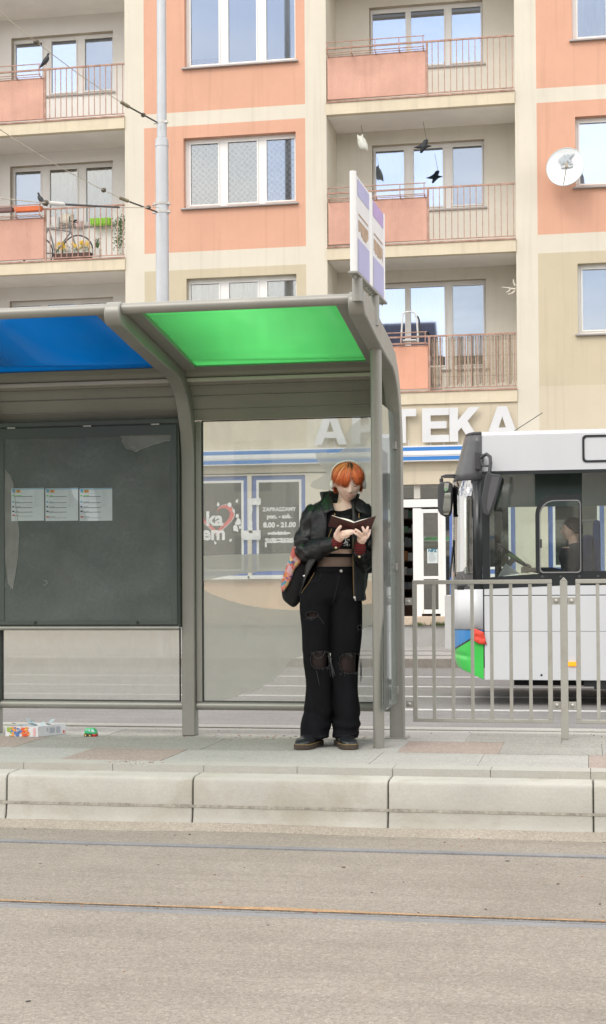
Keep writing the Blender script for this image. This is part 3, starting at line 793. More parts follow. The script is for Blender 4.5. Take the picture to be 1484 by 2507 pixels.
tag(wd.build("weeds", pm("weed green", (.10,.16,.04,1), .8), fix=False), "small green weeds growing out of the ledge below the pharmacy door", "weeds", kind="stuff")

# ---- the houses across the street behind the viewer: they close the low sky and show in the lower windows
ob = thing("opposite_building", "grey tenement across the tracks with a dark gabled roof, mirrored in the windows", "building", (-4, -30, 0))
q = MB(); q.box(-45, 35, -38, -28, -.3, 12.2); q.build("wall", pm("grey tenement render", (.42,.40,.36,1), .9, .15, .3), ob)
q = MB(); q.prism([(-38.5,12.201),(-27.6,12.201),(-33,17.2)], 'x', -45.3, -9); q.prism([(-38.5,12.201),(-27.6,12.201),(-33,15.0)], 'x', -8.9, 35.3); q.build("roof", pm("dark roof tiles", (.06,.055,.07,1), .8), ob)
q = MB(); rg = random.Random(15)
for k in range(26):
    for z in (1.2, 4.2, 7.2, 10.0): x = -44+k*3.0; q.box(x, x+1.2, -28.0, -27.96, z, z+1.6)
q.build("window_row", pm("dull dark window", (.05,.06,.07,1), .2), ob)
# ================================================================== bus shelter
SM = pm("grey-green shelter paint", (.312,.309,.278,1), .42, .06, 3, .10, 220, .06, 120, metal=.25, spec=.5)
SM_LIT = pm("pale gutter paint", (.50,.49,.43,1), .45, .05, 3)  # paler copy of the shelter paint, standing for light off a tilted face
SM_SHADE = pm("shaded shelter sheet", (.25,.25,.21,1), .45, .10, 2, .10, 220, metal=.2)  # post paint darkened to put shade into the back panel's colour
SMD = pm("dark shelter paint", (.09,.105,.095,1), .5, .08, 3, .1, 200)
BOLT = pm("zinc bolt", (.5,.49,.46,1), .4, .1, 6, metal=.6)
YG = 9.285
def panelmat(name, col, mixt=.25):
    t = NT(name); c = t.coord(scale=(1,1,1)); n = t.noise(c, 1.4, 4); cc = t.ramp(n, [(.3, tuple(x*.92 for x in col[:3])+(1,)), (.7, col)]).outputs[0]
    a = t.n('BsdfTranslucent'); d = t.n('BsdfDiffuse'); tr = t.n('BsdfTransparent'); gl = t.n('BsdfGlossy', Roughness=.12); gl.inputs['Color'].default_value = (1,1,1,1)
    t.l(cc, a.inputs['Color']); t.l(cc, d.inputs['Color']); t.l(cc, tr.inputs['Color'])
    m1 = t.n('MixShader'); m1.inputs[0].default_value = .25; t.l(a.outputs[0], m1.inputs[1]); t.l(d.outputs[0], m1.inputs[2])
    m2 = t.n('MixShader'); m2.inputs[0].default_value = mixt; t.l(m1.outputs[0], m2.inputs[1]); t.l(tr.outputs[0], m2.inputs[2])
    lw = t.n('LayerWeight', Blend=.25); f = t.math('MULTIPLY', lw.outputs['Fresnel'], .5)
    m3 = t.n('MixShader'); t.l(f, m3.inputs[0]); t.l(m2.outputs[0], m3.inputs[1]); t.l(gl.outputs[0], m3.inputs[2])
    t.l(m3.outputs[0], t.out.inputs[0]); return t.mat
GREENP = panelmat("green translucent roof sheet", (.37,.95,.47,1), .35)
BLUEP = panelmat("blue translucent roof sheet", (.022,.36,.68,1), .30)
sh_ = thing("bus_shelter", "grey metal bus shelter with blue and green roof panels, a poster case and glass walls", "bus shelter", (-2.5, 9.0, .3))
RIBS = [-3.800, -2.487, -1.168]
outer = [(7.99,2.768),(8.35,2.722),(8.82,2.672),(8.99,2.635),(9.12,2.555),(9.21,2.45),(9.27,2.33),(9.31,2.2),(9.33,2.05),(9.33,.3)]
inner = [(9.24,.3),(9.24,2.05),(9.215,2.2),(9.165,2.33),(9.09,2.425),(8.98,2.495),(8.86,2.532),(8.57,2.552),(8.18,2.592),(7.87,2.632)]
tipc = (7.765, 2.708); tip = [(tipc[0]+.066*math.cos(a), tipc[1]+.066*math.sin(a)) for a in [R(v) for v in range(285, 90, -20)]]
for X in RIBS:
    mb = MB(); mb.prism(outer+inner+tip, 'x', X-.043, X+.043); mb.build("post", SM, sh_, smooth=True, bevel=.007)
mb = MB(); mb.prism([(9.20,.3),(9.37,.3),(9.37,.308),(9.20,.308)], 'x', -1.24, -1.10); mb.build("base_plate", SM, sh_)
cm_ = MB(); cm_.tube([(-1.205, 8.712, .3), (-1.166, 8.42, 2.575)], .0325, 24); cm_.build("front_column", SM, sh_, smooth=True)
cp_ = MB(); cp_.tube([(-1.206, 8.7135, .3003), (-1.2055, 8.7128, .306)], .036, 24); cp_.build("column_collar", SM, sh_)
for x0, x1 in ((-5.2, -3.844), (-3.756, -2.531), (-2.443, -1.212)):
    mb = MB(); mb.tube([(x0, 7.76, 2.735), (x1, 7.76, 2.735)], .030, 20); mb.build("front_tube", SM, sh_, smooth=True)
    mb = MB(); mb.tube([(x0, YG, .487), (x1, YG, .487)], .0255, 18); mb.build("bottom_rail", SM, sh_, smooth=True)
    # cross beam and curved metal back panel
    mb = MB(); prof_ = [(8.955,2.588),(9.0,2.583),(9.03,2.565),(9.035,2.545),(9.06,2.537),(9.085,2.553),(9.105,2.54),(9.115,2.50),(9.125,2.497),(9.15,2.475),(9.2,2.41),(9.235,2.345),(9.252,2.31),(9.256,2.292),(9.27,2.292)]
    back = [(a+.016, b+.016) for a, b in prof_][::-1]
    mb.prism(prof_+back, 'x', x0+.001, x1-.001); mb.build("back_panel", SM_SHADE, sh_, smooth=True)
    gt = MB(); gt.box(x0+.002, x1-.002, 9.052, 9.10, 2.512, 2.5345); gt.build('lit_stripe', SM_LIT, sh_, bevel=.004)  # bar added for the light stripe, its brightness held in the colour
    for yy, zz in ((9.128,2.492),(9.176,2.434),(9.226,2.356)):
        gt = MB(); gt.tube([(x0+.002, yy, zz), (x1-.002, yy, zz)], .0035, 6); gt.build('panel_rib', SM, sh_)
    # side framing strips and roof sheet
    for sx in (x0, x1-.085 if x1 > -1.3 else x1-.085):
        fr = MB(); fr.prism([(7.80,2.722),(8.99,2.578),(8.99,2.608),(7.80,2.752)], 'x', sx+.001, sx+.084); fr.build("roof_frame", SM, sh_, bevel=.003)
    g = []
    for i in range(9):
        y = 7.793+(8.99-7.793)*i/8; z = 2.742-(2.742-2.592)*i/8 + .012*math.sin(PI*i/8)
        g.append([Vector((x0+.083, y, z)), Vector((x1-.083, y, z))])
    rp = MB(); rp.sheet(g); rp.build("roof_panel", GREENP if x1 > -1.3 else (BLUEP if x1 > -3 else GREENP), sh_, smooth='all', fix=False, solid=.006)
# lower seal line
# ---- right bay glass with printed film
GLS = glassm("shelter glass", .07, (.93,.95,.94,1), veil=.14, dirt=.12, veilcol=(.90,.92,.88,1))
GLW = glassm("frosted shelter glass", .04, (.93,.95,.94,1), veil=.40, dirt=.2, veilcol=(.95,.95,.92,1), tl_share=.85, frost=.45)
FILM = glassm("frosted print film", .12, (.95,.96,.95,1), veil=.50, dirt=.06, veilcol=(.95,.98,.96,1), tl_share=.88, frost=.8)
EDGE = pm("black rubber seal", (.03,.035,.03,1), .7)
def pane_(name, x0, x1, z0, z1, m, edge=True):
    mb = MB(); mb.box(x0, x1, YG-.004, YG+.004, z0, z1); o = mb.build(name, m, sh_)
    if edge:
        e = MB(); t = .006
        e.box(x0-t, x0, YG-.01, YG+.01, z0-t, z1+t); e.box(x1, x1+t, YG-.01, YG+.01, z0-t, z1+t); e.box(x0, x1, YG-.01, YG+.01, z1, z1+t); e.box(x0, x1, YG-.01, YG+.01, z0-t, z0); e.build("seal", EDGE, o)
    return o
g1_ = pane_("glass_pane", -2.396, -1.213, .520, 2.286, GLS)
g2_ = pane_("glass_pane", -3.738, -2.555, .520, .972, GLW)
for x0, x1 in ((-2.443, -2.403), (-3.756, -3.745)):
    st = MB(); st.box(x0+.0005, x1-.0005, YG-.016, YG+.02, .513, 2.29 if x0 > -3 else .983); st.build("glazing_bar", SMD if x0 < -3 else SM, sh_, bevel=.003)
def gp(cx, cy): p = atY(428.4+cx*.371, 1009.8+cy*.371, YG); return (p.x, p.z)
FILM2 = glassm('light print film', .06, (.95,.96,.95,1), veil=.30, dirt=.05, veilcol=(.95,.98,.96,1), tl_share=.97, frost=.35)
def film(pts, m=None):
    mb = MB(); q = [gp(*p) for p in pts]; q = [(min(max(a, -2.395), -1.2135), min(max(b, .522), 2.285)) for a, b in q]
    mb.prism(q, 'y', YG-.0065, YG-.0050); return mb.build("print_film", m or FILM, g1_)
film([(1300,25),(1215,48),(1165,88),(1125,150),(1150,205),(1120,238),(1085,262),(1040,275),(985,262),(930,272),(935,312),(965,352),(998,398),(962,430),(905,458),(896,488),(928,505),(1000,512),(1070,520),(1150,540),(1225,565),(1240,610),(1300,640)], FILM2)
film([(165,948),(330,940),(500,936),(700,932),(900,926),(1300,900),(1300,1060),(1150,1050),(900,1042),(700,1044),(560,1052),(440,1066),(300,1086),(165,1112)])
low = [(165,1168),(240,1198),(330,1232),(450,1268),(600,1292),(720,1302),(860,1306),(1000,1300),(1150,1285),(1300,1260)]
def g2x(cx, cy): return ((cx*.5-428.4)/.371, (1530+cy*.5-1009.8)/.371)
arc = [g2x(*p) for p in [(1700,60),(1560,120),(1484,150),(1425,170),(1388,220),(1330,275),(1250,320),(1150,352),(1090,368)]]
film(low+[(1300,1400)]+arc[2:]+[(165,1980)])
# end wall glass between front column and rear post
eg = MB(); eg.box(-1.170, -1.162, 8.60, 9.235, .520, 2.288); ego = eg.build("end_glass", glassm("end glass", .10, (.80,.88,.85,1), veil=.14, dirt=.10, veilcol=(.66,.73,.70,1)), sh_)
ef = MB(); ef.box(-1.1605, -1.159, 8.61, 8.86, .53, 2.02); ef.build("print_film", FILM, ego)
cl = MB()
for z in (.60, 1.355, 2.10): cl.box(-1.181, -1.151, 9.18, 9.2395, z-.024, z+.024)
cl.build("glass_clamp", SM, ego, bevel=.004)
wl = MB(); wl.box(-1.1725, -1.1705, 8.62, 9.17, 1.375, 1.392); wl.box(-1.1725, -1.1705, 8.62, 9.17, 1.322, 1.338); wl.build("white_strip", pm("white safety strip", (.72,.75,.74,1), .5), ego)
for yy in (9.275,):
    pass

# ---- poster case
cs = MB(); X0, X1, Z0, Z1 = -3.754, -2.533, .985, 2.30; YC = 9.19
cs.box(X0, X1, YC+.012, YG+.03, Z0, Z1)
cso = cs.build("poster_case", SMD, sh_, bevel=.004)
fr = MB(); a0, a1, b0, b1 = -3.740, -2.543, 1.002, 2.265; i0, i1, j0, j1 = -3.692, -2.582, 1.030, 2.200
fr.box(a0, a1, YC-.004, YC+.0115, b0, j0); fr.box(a0, a1, YC-.004, YC+.0115, j1, b1); fr.box(a0, i0, YC-.004, YC+.0115, j0, j1); fr.box(i1, a1, YC-.004, YC+.0115, j0, j1)
SMF = pm("dark green-grey frame paint", (.085,.10,.095,1), .42, .07, 3, .1, 200, metal=.2)
fro = fr.build("case_door", SMF, cso, bevel=.003)
lip = MB(); lip.tube([(X0, YC+.01, Z0-.004), (X1, YC+.01, Z0-.004)], .014, 10); lip.build("case_lip", SM, cso, smooth=True); lip = MB(); lip.box(X0, X1, YC-.002, YC+.011, b1+.0085, Z1-.001); lip.build("case_cap", SMD, cso)
for hx in (-3.64, -3.13, -2.68):
    h = MB(); h.box(hx-.026, hx+.026, YC-.010, YC-.0045, b1-.001, b1+.006); h.build("hinge", pm("bare hinge", (.62,.60,.55,1), .4), fro)
for lx in (-3.48, -2.80):
    h = MB(); h.disc((lx, b0+.0135, YC-.007), .0095, n=14, th=.003); h.build("lock", pm("black lock", (.012,.014,.014,1), .4), fro)
# crinkled clear cover: a really wavy sheet over a grey back board
bb = MB(); bb.box(i0-.002, i1+.002, YC+.004, YC+.0118, j0-.002, j1+.002); bb.build("back_board", pm("faded dark poster backing", (.095,.113,.108,1), .85, .25, 1.8, .15, 60, stain=(.13,.12,.105,1), sa=.7, ss=1.5), cso)
cvm = NT("crinkled clear plastic"); b_ = cvm.n('BsdfGlossy', Roughness=.16, Color=(.9,.95,.93,1)); tr_ = cvm.n('BsdfTransparent', Color=(.93,.95,.94,1)); lw_ = cvm.n('LayerWeight', Blend=.4)
df_ = cvm.n('BsdfDiffuse', Color=(.75,.78,.75,1)); c_ = cvm.coord(scale=(1,1,1)); nz_ = cvm.noise(c_, 2.2, 5, .6, 1.6); vv = cvm.ramp(nz_, [(.35, .02), (.65, .06)]).outputs[0]
cb_ = cvm.coord(scale=(3,1,2), rot=(0,.5,0)); nb_ = cvm.noise(cb_, 1.6, 5, .5, 2.2); bp_ = cvm.n('Bump', Strength=.34); bp_.inputs['Distance'].default_value = .05; cvm.l(nb_, bp_.inputs['Height']); cvm.l(bp_.outputs[0], b_.inputs['Normal'])
m_ = cvm.n('MixShader'); f_ = cvm.math('MULTIPLY_ADD', lw_.outputs['Fresnel'], .25, .02); cvm.l(f_, m_.inputs[0]); cvm.l(tr_.outputs[0], m_.inputs[1]); cvm.l(b_.outputs[0], m_.inputs[2])
m2_ = cvm.n('MixShader'); cvm.l(vv, m2_.inputs[0]); cvm.l(m_.outputs[0], m2_.inputs[1]); cvm.l(df_.outputs[0], m2_.inputs[2]); cvm.l(m2_.outputs[0], cvm.out.inputs[0])
g = []
for i in range(61):
    r_ = []
    for j in range(56):
        x = i0+(i1-i0)*j/55; z = j0+(j1-j0)*i/60; e = min(i, 60-i, j, 55-j)/6; e = min(1, e)
        y = YC-.0005 + e*.0040*noise.noise(Vector((x*5, z*3.5, 2)))+.0008*e*noise.noise(Vector((x*13+z*7, z*4, 5)))
        r_.append(Vector((x, y, z)))
    g.append(r_)
cv = MB(); cv.sheet(g); cv.build("clear_cover", cvm.mat, cso, smooth='all', fix=False)
# torn remains of tape behind the cover
tpm = pm("torn greyish sticker", (.22,.215,.20,1), .7, .2, 8); tpw = pm("torn white edge", (.34,.34,.32,1), .7, .2, 20)
def kp_(cx, cy): p = atY(cx*.33, 1009.8+cy*.33, YC+.003); return (p.x, p.z)
tt = MB()
A = [kp_(*p) for p in [(892,168),(905,205),(935,262),(950,270),(985,275),(1008,293),(1040,272),(1085,258),(1130,238),(1180,228),(1215,212),(1262,208),(1270,165)]]
tt.prism(A, 'y', YC+.0020, YC+.0026, 0)
B2 = [kp_(*p) for p in [(36,420),(70,460),(95,520),(105,600),(128,760),(140,900),(130,1080),(112,1200),(92,1310),(60,1270),(40,1100),(34,700)]]
tt.prism(B2, 'y', YC+.0020, YC+.0026, 0)
def strip(pts, wd):
    for (a, b), (c, d) in zip(pts[:-1], pts[1:]):
        tt.tube([(a, YC+.0016, b), (c, YC+.0016, d)], wd, 4, 1)
strip(A[1:12], .0022); strip([(a+.012, b+.012) for a, b in A[1:6]], .0012); strip(B2[1:9], .0022); strip([(a-.012, b) for a, b in B2[4:9]], .0012)
for q in ([(330,1245),(348,1252),(350,1270),(330,1282),(318,1280)], [(45,1262),(38,1278),(40,1292),(48,1296)]): strip([kp_(*p) for p in q], .0016)
tt.build("torn_sticker", [tpm, tpw], cso, fix=False)
tcol = {'paper': pm("timetable paper", (.62,.67,.69,1), .6, .03), 'cy': pm("cyan ink", (.06,.32,.50,1), .6), 'or': pm("orange ink", (.72,.36,.07,1), .6), 'bk': pm("black ink", (.02,.03,.05,1), .6),
        'gn': pm("green ink", (.20,.50,.12,1), .6), 'nv': pm("navy ink", (.03,.06,.20,1), .6), 'gr': pm("grey ink", (.33,.38,.40,1), .6), 'rd': pm("red ink", (.5,.08,.07,1), .6), 'lg': pm("light grey ink", (.47,.52,.54,1), .6)}
keys = list(tcol); rg = random.Random(2)
for num, px in (("2", 85), ("5", 338), ("11", 591)):
    a = kp_(px, 806); b = kp_(px+242, 560); W = b[0]-a[0]; H = b[1]-a[1]; y = YC+.0012
    mb = MB(); mb.box(a[0], b[0], y, y+.0006, a[1], b[1], 0)
    def rc(u0, u1, v0, v1, k, d=.0003): mb.box(a[0]+W*u0, a[0]+W*u1, y-d, y-d+.0002, b[1]-H*v1, b[1]-H*v0, keys.index(k))
    rc(0, 1, .012, .035, 'cy'); rc(.03, .12, .04, .13, 'cy'); rc(.13, .29, .045, .13, 'or'); rc(.03, .12, .10, .115, 'lg', .0006)
    text(mb, num, a[0]+W*.21, y-.001, b[1]-H*.125, H*.105, keys.index('bk'), .0006, ext=.0003)
    for v, k, u in ((.20, 'gn', .06), (.39, 'cy', .06), (.54, 'nv', .06), (.68, 'bk', .07), (.85 if num != "2" else .80, 'rd', .08)):
        rc(.03, .03+u, v, v+.045, k); rc(.11, .65, v+.045, v+.06, 'bk' if k != 'rd' else 'gr'); rc(.12, .12+rg.uniform(.1, .2), v+.01, v+.035, 'gn' if k == 'gn' else 'gr')
        for q in range(3 if k in ('gn', 'cy') else 1):
            for t_ in range(12): 
                if rg.random() < .8: rc(.07+t_*.047, .07+t_*.047+rg.uniform(.015, .034), v+.075+q*.03, v+.088+q*.03, 'lg')
    for q in range(14): rc(.70, .70+rg.uniform(.06, .22), .07+q*.028, .078+q*.028, 'lg')
    for q in range(5): rc(.66, .66+rg.uniform(.12, .28), .48+q*.022, .487+q*.022, 'lg')
    rc(.30, .30+rg.uniform(.2, .3), .07, .08, 'lg'); rc(.30, .30+rg.uniform(.2, .3), .105, .113, 'lg'); rc(.1, .5, .15, .162, 'lg')
    tag(mb.build("timetable", [tcol[k] for k in keys], cso, fix=False), "white timetable sheet headed %s" % num)

# ---- stop sign boards standing on the shelter roof
sx, sy = -1.16, 7.56
sn = thing("stop_sign", "pair of white stop sign boards seen nearly edge on, standing on the shelter roof end", "sign", (sx, sy, 2.77))
WSG = pm("white sign edge", (.80,.80,.79,1), .4, .03); LAV = pm("faded lavender print", (.40,.40,.62,1), .5, .08, 3); PUR = pm("faded purple print", (.42,.30,.56,1), .5, .06, 3); BRN = pm("brown dirt smear", (.42,.30,.21,1), .8, .2, 12); SPL = pm("white sign face", (.72,.72,.73,1), .45, .03)
dxy = .034/.86
def SP(t, z, off=0.0): return Vector((sx + t*dxy + off, sy + t, z))
def board(t0, t1, z0, z1, name):
    mb = MB(); w2 = .011
    vs = []
    for t in (t0, t1):
        for z in (z0, z1):
            for o_ in (-w2, w2): vs.append(SP(t, z, o_))
    mb.add(vs, [(0,1,3,2),(4,6,7,5),(0,4,5,1),(2,3,7,6),(0,2,6,4),(1,5,7,3)]); return mb.build(name, SPL, sn, bevel=.004)
ZB, ZTT = 2.845, 3.345
bd = [board(.0, .425, ZB, ZTT, "sign_board"), board(.440, .865, ZB, ZTT-.012, "sign_board")]
for k, (t0, t1) in enumerate(((.0, .425), (.44, .865))):
    em = MB()
    em.tube([SP(t0+.012, ZB-.004), SP(t0+.012, ZTT+.008)], .0175, 10); em.build("edge_profile", WSG, bd[k], smooth=True); em = MB(); em.tube([SP(t1-.01, ZB), SP(t1-.01, ZTT-.01)], .0165, 8)
    em.build("edge_profile", WSG, bd[k], smooth=True)
    for f0, f1, m, h0, h1 in ((.17, .93, PUR if k else LAV, .80, .97), (.17, .93, LAV, .02, .36), (.22, .86, BRN, .44, .56), (.22, .86, BRN, .605, .625)):
        q = MB(); zs = ZB+(ZTT-ZB)*h0; ze = ZB+(ZTT-ZB)*h1; a = t0+(t1-t0)*f0; b = t0+(t1-t0)*f1
        if m is BRN:
            n = 10; rgx = random.Random(int(h0*100)+k); lo = [SP(a+(b-a)*i/n, zs+rgx.uniform(-.02, .02)*(1 if h1-h0 > .05 else .1), .0125) for i in range(n+1)]; hi = [SP(a+(b-a)*i/n, ze, .0125) for i in range(n+1)]
            q.sheet([lo, hi])
        else: q.sheet([[SP(a, zs, .0125), SP(b, zs, .0125)], [SP(a, ze, .0125), SP(b, ze, .0125)]])
        q.build("print", m, bd[k], fix=False)
ch = MB(); ch.add([SP(-.01, ZB-.005, -.025), SP(-.01, ZB-.005, .025), SP(.88, ZB-.005, .025), SP(.88, ZB-.005, -.025), SP(-.01, ZB-.018, -.025), SP(-.01, ZB-.018, .025), SP(.88, ZB-.018, .025), SP(.88, ZB-.018, -.025)], [(0,1,2,3),(7,6,5,4),(0,4,5,1),(1,5,6,2),(2,6,7,3),(3,7,4,0)])
ch.build("carrier_rail", SM, sn, bevel=.003)
for t in (.11, .60):
    p_ = MB(); p_.tube([SP(t, 2.715-t*.09), SP(t, ZB-.02)], .027, 14); p_.build("support_post", SM, sn, smooth=True)
bt = MB()
for t in (.04, .07, .36, .42, .48, .54, .74, .85): bt.ball(SP(t, ZB-.022, -.0), .007, 8, 5)
bt.build("bolt", BOLT, sn)

# ---- railing fence beside the shelter
FM = pm("grey fence paint", (.40,.395,.35,1), .5, .07, 4, .12, 160, .1, 90, stain=(.28,.25,.2,1), sa=.4, ss=5)
fen = thing("pedestrian_railing", "grey metal pedestrian railing between the shelter and the road", "railing", (-.15, 9.36, .3))
def fpanel(x0, x1, z0, z1, y=9.36):
    r = MB(); b = .0125; q = .040
    r.box(x0, x1, y-b, y+b, z1-.026, z1); r.box(x0, x1, y-b, y+b, z0, z0+.022); r.box(x0, x0+.028, y-b, y+b, z0+.0225, z1-.0265); r.box(x1-.028, x1, y-b, y+b, z0+.0225, z1-.0265)
    o = r.build("railing_panel", FM, fen, bevel=.003)
    n = 7
    for i in range(n-1):
        xx = x0+.014 + (x1-x0-.028)*(i+1)/n
        s_ = MB(); s_.box(xx-.0105, xx+.0105, y-.008, y+.008, z0+.0225, z1-.0265); s_.build("bar", FM, o, bevel=.002)
for x0, x1 in ((-1.078, -.222), (-.080, .776), (.918, 1.774)):
    fpanel(x0, x1, .395, 1.272)
for x in (-.151, .847):
    p_ = MB(); p_.box(x-.0225, x+.0225, 9.3375, 9.3825, .3, 1.262); p_.prism([(x-.0225,1.2625),(x+.0225,1.2625),(x,1.285)], 'y', 9.338, 9.382); p_.build("railing_post", FM, fen, bevel=.003)
for x0, x1 in ((-1.122, -1.079), (-.221, -.174), (-.128, -.081), (.777, .824)):
    for z in (1.14, .505):
        b_ = MB(); b_.box(x0, x1, 9.348, 9.356, z-.022, z+.022); bo = b_.build("bracket", FM, fen, bevel=.002)
        c_ = MB(); c_.ball(((x0+x1)/2, 9.345, z), (.0125, .008, .0125), 12, 8); c_.build("bolt", BOLT, bo, smooth=True)
# ================================================================== city bus
YBUS = 15.56
def BX(cx, cy=800): return atY(918+cx*.3815, 979.2+cy*.3815, YBUS).x
def BZ(cy, cx=1000): return atY(918+cx*.3815, 979.2+cy*.3815, YBUS).z
BW = pm("white bus paint", (.60,.62,.635,1), .38, .025, 1.2, .04, 200, coat=.2, streak=.05)
BK = pm("black bus trim", (.018,.022,.024,1), .3, .1, 3, coat=.2)
BKM = pm("black moulded plastic", (.045,.047,.05,1), .55, .1, 6, .1, 160)
GRN = pm("green bumper paint", (.05,.52,.08,1), .35, .06, 3, coat=.3)
BLU = pm("blue bumper paint", (.03,.20,.48,1), .35, .08, 5, coat=.3)
RED = pm("red torn tape", (.72,.07,.04,1), .45, .1, 8)
BGL = glassm("bus side glass", .07, (.90,.94,.92,1)); BGF = glassm("bus windscreen", .30, (.62,.70,.66,1), bump=.6)
BGO = glassm("driver window glass", .03, (.94,.96,.95,1))
busgrp = thing("city_bus", "white city bus with a green and blue bumper corner waiting behind the railing", "bus", (4.5, 16.8, 0))
XS = BX(690); z_top, z_r = BZ(196, 800), BZ(458, 900); z_sill = BZ(1190); z_skirt = 1.25-(1665-1427)/atY(1250,1400,YBUS).y*3700/3700*0+.0
z_skirt = atY(1250, 1665, YBUS).z; z_bl = atY(1300, 1434, YBUS).z; z_seam = atY(1300, 1458, YBUS).z; z_mid = atY(1300, 1546, YBUS).z
XE = XS+11.9; Y2 = YBUS+2.55; YM = (YBUS+Y2)/2
ZB0 = atY(1150, 1443, YBUS).z; ZBF = atY(1150, 1542, YBUS).z; ZFB = atY(1150, 1650, YBUS).z
# plan of the front: near corner, nose, far corner
XF = BX(512)
nose = [(XS, YBUS), (XS-.10, YBUS+.012), (XS-.19, YBUS+.05), (XS-.265, YBUS+.13), (XS-.32, YBUS+.26), (XS-.355, YBUS+.5), (XS-.38, YBUS+.9), (XS-.385, YM)]
def lerp0(a, b, t): return a+(b-a)*t
def G0(v, s_): return math.exp(-(v/s_)**2)
nose_full = nose + [(x, 2*YM-y) for x, y in nose[:-1][::-1]]
def shell(mb, z0, z1, plan, mi=0, inset0=0.0, inset1=0.0, th=.03, n=2):
    """curved wall following the plan line between two heights"""
    def off(ins, d):
        res = []
        for i, (x, y) in enumerate(plan):
            a = plan[max(0, i-1)]; b = plan[min(len(plan)-1, i+1)]; tx_, ty_ = b[0]-a[0], b[1]-a[1]; L = math.hypot(tx_, ty_) or 1
            nx, ny = -ty_/L, tx_/L
            if nx*(YM*0+1) + 0 < 0 and False: pass
            res.append((x-nx*(-1)*(d)*(1), y-ny*(-1)*(d)) if False else (x + ins*1.0*(1 if x < XS-.01 else 0)*((XS-x)/.385), y))
        return res
    rows = []
    for k in range(n+1):
        f = k/n; z = z0+(z1-z0)*f; ins = inset0+(inset1-inset0)*f
        rows.append([Vector((x, y, z)) for x, y in off(ins, 0)])
    mb.sheet(rows, mi)
def part(name, mat, z0, z1, plan, i0=0, i1=0, n=2, parent=busgrp, solid=-.02):
    mb = MB(); shell(mb, z0, z1, plan, 0, i0, i1, n=n); o = mb.build(name, mat, parent, smooth='all', fix=False, solid=0)
    md = o.modifiers.new("solid", 'SOLIDIFY'); md.thickness = .02; md.offset = 0
    return o
# lower front: white corner, coloured bumper
part("front_panel", BW, ZBF+.003, ZB0, nose_full)
fine = []
for i in range(len(nose_full)-1):
    for k in range(12): f_ = k/12; fine.append((lerp0(nose_full[i][0], nose_full[i+1][0], f_), lerp0(nose_full[i][1], nose_full[i+1][1], f_)))
fine.append(nose_full[-1])
bmb = MB(); g = []; NZ = 70
for k in range(NZ+1):
    t_ = k/NZ; z = z_skirt+.004+(ZBF-z_skirt-.004)*t_; g.append([Vector((x+(.045*(1-t_)**3 + .012*G0(t_-.42, .07))*min(1, (XS-x)/.2), y, z+.075*((1-t_)**2)*min(1, max(0, (XS-x)/.33))*1.5)) for x, y in fine])
bmb.sheet(g)
def pix(p):
    d = MR3.transposed() @ (p-CAM_LOC); return CX+F_PX*d.x/-d.z, CY+SHY-F_PX*d.y/-d.z
bmb.m = []
for f_ in bmb.f:
    c = sum((Vector(bmb.v[i]) for i in f_), Vector())/4; px_, py_ = pix(c); lim = 1589-(px_-1113)*.60
    bmb.m.append(0 if (c.y > YBUS+.45 or py_ > lim+2.5) else (2 if py_ > lim-2.5 else 1))
bmp = bmb.build("bumper", [GRN, BLU, BK], busgrp, smooth='all', fix=False, solid=.01)

rt = MB(); rgr = random.Random(9)
for u in range(1):
    g = []
    for i in range(9):
        r_ = []
        for j in range(9):
            px = 1160+i*3.1+(j*.9 if i > 5 else 0); py = 1538+j*4.2+(i*1.2)+(-abs(i-4)*.8 if j > 6 else 0)
            p = atY(px, py, YBUS-.02-.018*noise.noise(Vector((i*.7, j*.6, 1)))); r_.append(p)
        g.append(r_)
    rt.sheet(g)
rt.build("torn_red_tape", RED, bmp, smooth='all', fix=False, solid=.003)
# side: lower panels with seams
def sp(x0, x1, z0, z1, m=BW, y=YBUS, t=.03, name="side_panel", bevel=.004, parent=busgrp):
    mb = MB(); mb.box(x0, x1, y, y+t, z0, z1); return mb.build(name, m, parent, bevel=bevel)
XC1 = atY(1466, 1500, YBUS).x
arch = (1.45, 2.65)
for x0, x1 in ((XS+.012, XC1), (XC1+.008, 1.40), (2.70, 6.4), (7.7, XE)):
    sp(x0, x1, z_skirt, z_mid-.0018); sp(x0, x1, z_mid+.0018, z_seam-.004)
    sp(x0, x1, z_seam+.004, z_bl+.0)
    sp(x0, x1, z_skirt, z_skirt+.0, BK) if False else None
sp(1.401, 2.699, .95, z_bl); sp(6.401, 7.699, .95, z_bl)
ft = MB(); ft.prism([(XS+.012, ZB0-.01),(XS+.012,z_bl-.05),(XS+1.0,z_bl-.002),(XS+.012, z_bl-.002)], 'y', YBUS-.004, YBUS-.001)
bkv = MB(); bkv.box(XS, XE, YBUS+.06, YBUS+.08, .42, z_bl-.01); bkv.build("inner_skirt", BK, busgrp)
# window band: black lower belt with sloping edge
zg0 = BZ(1100); zg1 = z_r-.03
belt = MB(); belt.prism([(XS-.0,ZB0+.002),(XS+.9,z_bl+.004),(XE,z_bl+.004),(XE,zg0),(XS+.95,zg0),(XS+.1,BZ(1135)),(XS-.0,BZ(1140))], 'y', YBUS-.002, YBUS+.03); belt.build("belt_panel", BK, busgrp)
hd = MB(); hd.box(XS, XE, YBUS-.001, YBUS+.03, zg1, z_r); hd.build("window_header", BK, busgrp)
